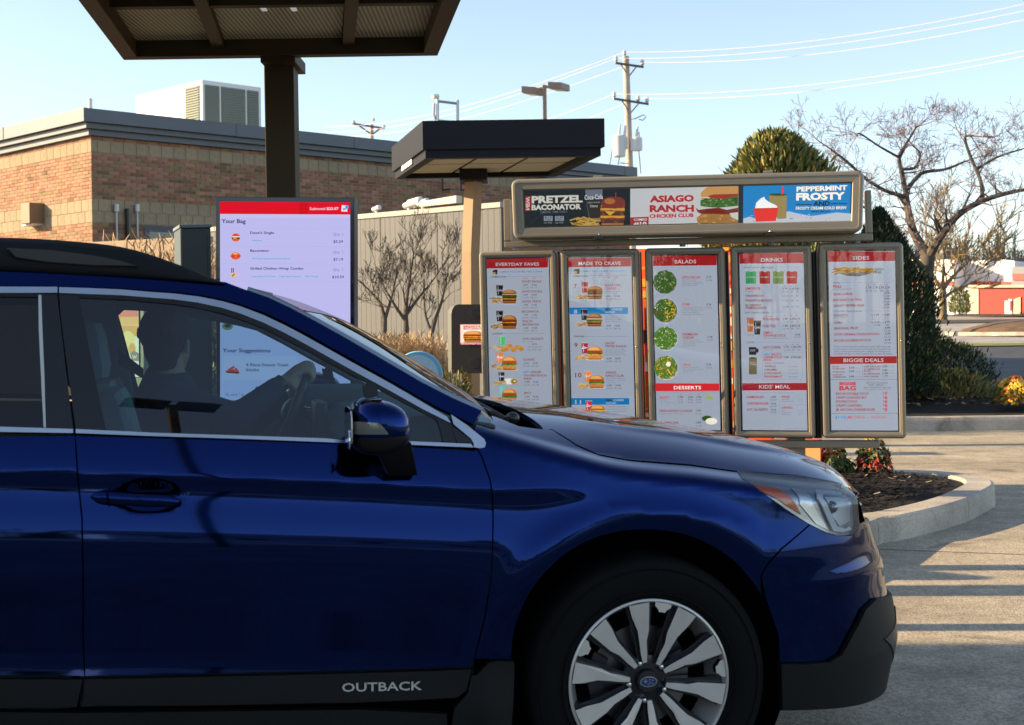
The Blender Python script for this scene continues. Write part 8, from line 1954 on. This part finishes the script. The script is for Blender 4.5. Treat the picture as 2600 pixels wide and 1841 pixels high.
# dark mound on the far road and hedge row
mb = MB(); c = at(*z6(2330, 660), 62); mb.lathe([(3.6, 0), (3.2, .28), (2.2, .52), (1.0, .66), (0, .7)], (c.x+.3, 62, gz(62)), 'z', 28); tag(mb.build('far_island', mat('far_mulch', (.12, .075, .045), rough=1, var=.3, vscale=3), None, smooth=True), kind='structure')
kb = MB().lathe([(4.0, 0), (4.0, .16), (3.6, .16), (3.6, .0)], (c.x+.3, 62, gz(62)), 'z', 32); tag(kb.build('far_island_kerb', KERB, None), kind='structure')
def woods(name, label, x0, x1, D, h0, h1, n, seed, m, dens=1.0, th=.06):
    rr = random.Random(seed); vs = []; fs = []
    def rib(a, b, w):
        k = len(vs); q = Vector((w, 0, 0)); q2 = Vector((0, w, 0)); vs.extend([a-q, a+q, b+q*.4, b-q*.4]); fs.append((k, k+1, k+2, k+3))
    for _ in range(n):
        x = rr.uniform(x0, x1); y = D+rr.uniform(0, 30); z = gz(y); hh = rr.uniform(h0, h1)*(.75+.4*mnoise.noise(Vector((x*.06, seed, 0)))); lean = rr.uniform(-.06, .06)
        a = Vector((x, y, z)); b = a+Vector((lean*hh, 0, hh)); rib(a, b, th*rr.uniform(.8, 2))
        for k in range(int(26*dens)):
            t = rr.uniform(.3, 1); s = a.lerp(b, t); ang = rr.uniform(.2, 1.1)*rr.choice((-1, 1)); L = hh*rr.uniform(.10, .28)*(1.3-t); e = s+Vector((math.sin(ang)*L, rr.uniform(-.3, .3)*L, math.cos(ang)*L)); rib(s, e, th*.5)
            for j in range(2): s2 = s.lerp(e, rr.uniform(.4, 1)); e2 = s2+Vector((rr.uniform(-.5, .5)*L, 0, rr.uniform(.2, .6)*L)); rib(s2, e2, th*.32)
    o = mesh(name, vs, fs, m); tag(o, label, 'woods', kind='stuff'); return o
WDM = mat('wood_brown', (.20, .15, .12), rough=1, var=.3, vscale=.2)
woods('bare_woods', 'brown bare woods along the skyline behind the far restaurant', 20, 85, 150, 8, 12, 620, 71, WDM, 1.1, .09)
woods('bare_woods', 'denser low brown scrub under the far bare woods', 15, 90, 142, 3.0, 6.5, 700, 72, mat('scrub_brown', (.15, .12, .085), rough=1, var=.4, vscale=.3), .7, .09)
# ================================================================== BEHIND THE CAMERA (seen in the paint and glass)
woods('bare_woods', 'line of bare trees across the road behind the viewer', -80, 80, -115, 8, 12, 260, 75, WDM, .8, .10)
for o_ in []: pass
tree_dark = mat('hedge_dark', (.02, .028, .015), rough=1)
for i, (x, y, w, h) in enumerate(((-30, -62, 9, 6.5), (-12, -70, 7, 8), (8, -66, 10, 6), (34, -72, 9, 9), (-50, -75, 12, 8))):
    evergreen((x, y, 0), h, w*.45, ('dark evergreen across the lot behind the viewer, far left', 'tall dark evergreen behind the viewer', 'broad dark evergreen straight behind the viewer', 'dark evergreen behind the viewer, right', 'leftmost broad evergreen behind the viewer')[i], 80+i, 2500, (.2, .02, .77, .01), (.5, 1.0))
hb_ = thing('low_house', 'low white house with a dark roof across the road behind the viewer', 'building', (14, -48, 0))
MB().box((6, -54, 0), (24, -46, 3.0)).build('wall', WHW, hb_); MB().prism([(5.4, -55, 3.0), (5.4, -45, 3.0), (5.4, -50, 5.4)], (19.2, 0, 0)).build('roof', GRYW, hb_)
for x in (8, 11, 16, 20): MB().box((x, -45.98, 1.0), (x+1.2, -45.93, 2.2)).build('window', mat('glazing_dark'), hb_)
hb_ = thing('brick_house', 'long red brick building across the road behind the viewer', 'building', (-30, -50, 0))
MB().box((-46, -56, 0), (-18, -47, 4.2)).build('wall', mat('brick_far', (.30, .12, .07), rough=.9), hb_); MB().box((-46.3, -56.3, 4.2), (-17.7, -46.7, 4.8)).build('parapet', GRYW, hb_)

# unseen block added left of frame to shade the near lane and car
nb = thing('shade_block', 'unseen tan flat roofed block added on the left to shade the lane and car', 'building', (-20, -4, 0))
MB().box((-34, -16, 0), (-10.5, 6.55, 5.6)).build('wall', TANW, nb); MB().box((-34.3, -16.3, 5.6), (-10.2, 6.6, 6.0)).build('parapet', GRYW, nb)
# ------------------------------------------------------------------ lettering on the car door cladding
def car_text(txt, x0, y0, x1, y1, h, off, m, name, parent):
    vs, fs = glyphs(txt, .012); H = glyphs('H', .012)[0]; ch = max(v[1] for v in H)-min(v[1] for v in H); mn = min(v[0] for v in vs); mx = max(v[0] for v in vs); out = []
    for a, b in vs:
        u = (a-mn)/(mx-mn); px = x0+(x1-x0)*u; py = y0+(y1-y0)*u-b/ch*h
        s, q = inv_body(px, py, (-.9, .40)); p = body_w(s, q); n = nrm(body_w, s, q)
        if n.dot(LV) > 0: n = -n
        out.append(p+n*off)
    o = mesh(name, out, fs, m, parent)
    bm = bmesh.new(); bm.from_mesh(o.data)
    for f in bm.faces:
        if f.normal.dot(LV) > 0: f.normal_flip()
    r = bmesh.ops.extrude_face_region(bm, geom=bm.faces[:]); bmesh.ops.translate(bm, verts=[v for v in r['geom'] if isinstance(v, bmesh.types.BMVert)], vec=-LV*.0015); bmesh.ops.recalc_face_normals(bm, faces=bm.faces); bm.to_mesh(o.data); bm.free()
    return o
dc = [o for o in car.children if o.name.startswith('door_cladding')][0]
car_text('OUTBACK', 867, 1755, 1069, 1750, 22, .0145, mat('badge_silver', (.42, .41, .37), rough=.35, metal=.5), 'lettering', dc)
bpy.context.view_layer.update()

# ------------------------------------------------------------------ twin lamp post behind the viewer, mirrored in the front window
def bounce(px, py):
    a, b = inv_green(px, py); p = green_w(a, b); n = nrm(green_w, a, b)
    if n.dot(LV) > 0: n = -n
    q = (p-Vector((0, 0, CH))).normalized(); return p, (q-n*2*q.dot(n)).normalized()
p, r = bounce(436, 1030); kk = (11.5-p.z)/r.z; top = p+r*kk; dist = kk
def onY(px, py):
    p, r = bounce(px, py); k = (top.y-p.y)/r.y; return p+r*k
lp = thing('car_park_lamp', 'bronze lamp post with two flat heads behind the viewer, mirrored in the car window', 'lamp post', (top.x, top.y, 0))
xl, xr = onY(312, 1030).x, onY(556, 1030).x; hw_ = abs(xr-xl)/2
for sg in (-1, 1):
    x0 = top.x+sg*hw_*.08; x1 = top.x+sg*hw_
    MB().hexa([Vector((x0, top.y-.28, top.z-.03)), Vector((x1, top.y-.28, top.z)), Vector((x1, top.y+.28, top.z)), Vector((x0, top.y+.28, top.z-.03)), Vector((x0, top.y-.20, top.z+.10)), Vector((x1-sg*hw_*.1, top.y-.20, top.z+.14)), Vector((x1-sg*hw_*.1, top.y+.20, top.z+.14)), Vector((x0, top.y+.20, top.z+.10))]).build('lamp_head', BLACK, lp, bevel=.008)
MB().box((top.x-.06, top.y-.06, 0), (top.x+.06, top.y+.06, top.z)).build('pole', BRZ, lp, bevel=.01)
print('LAMP', top, hw_)
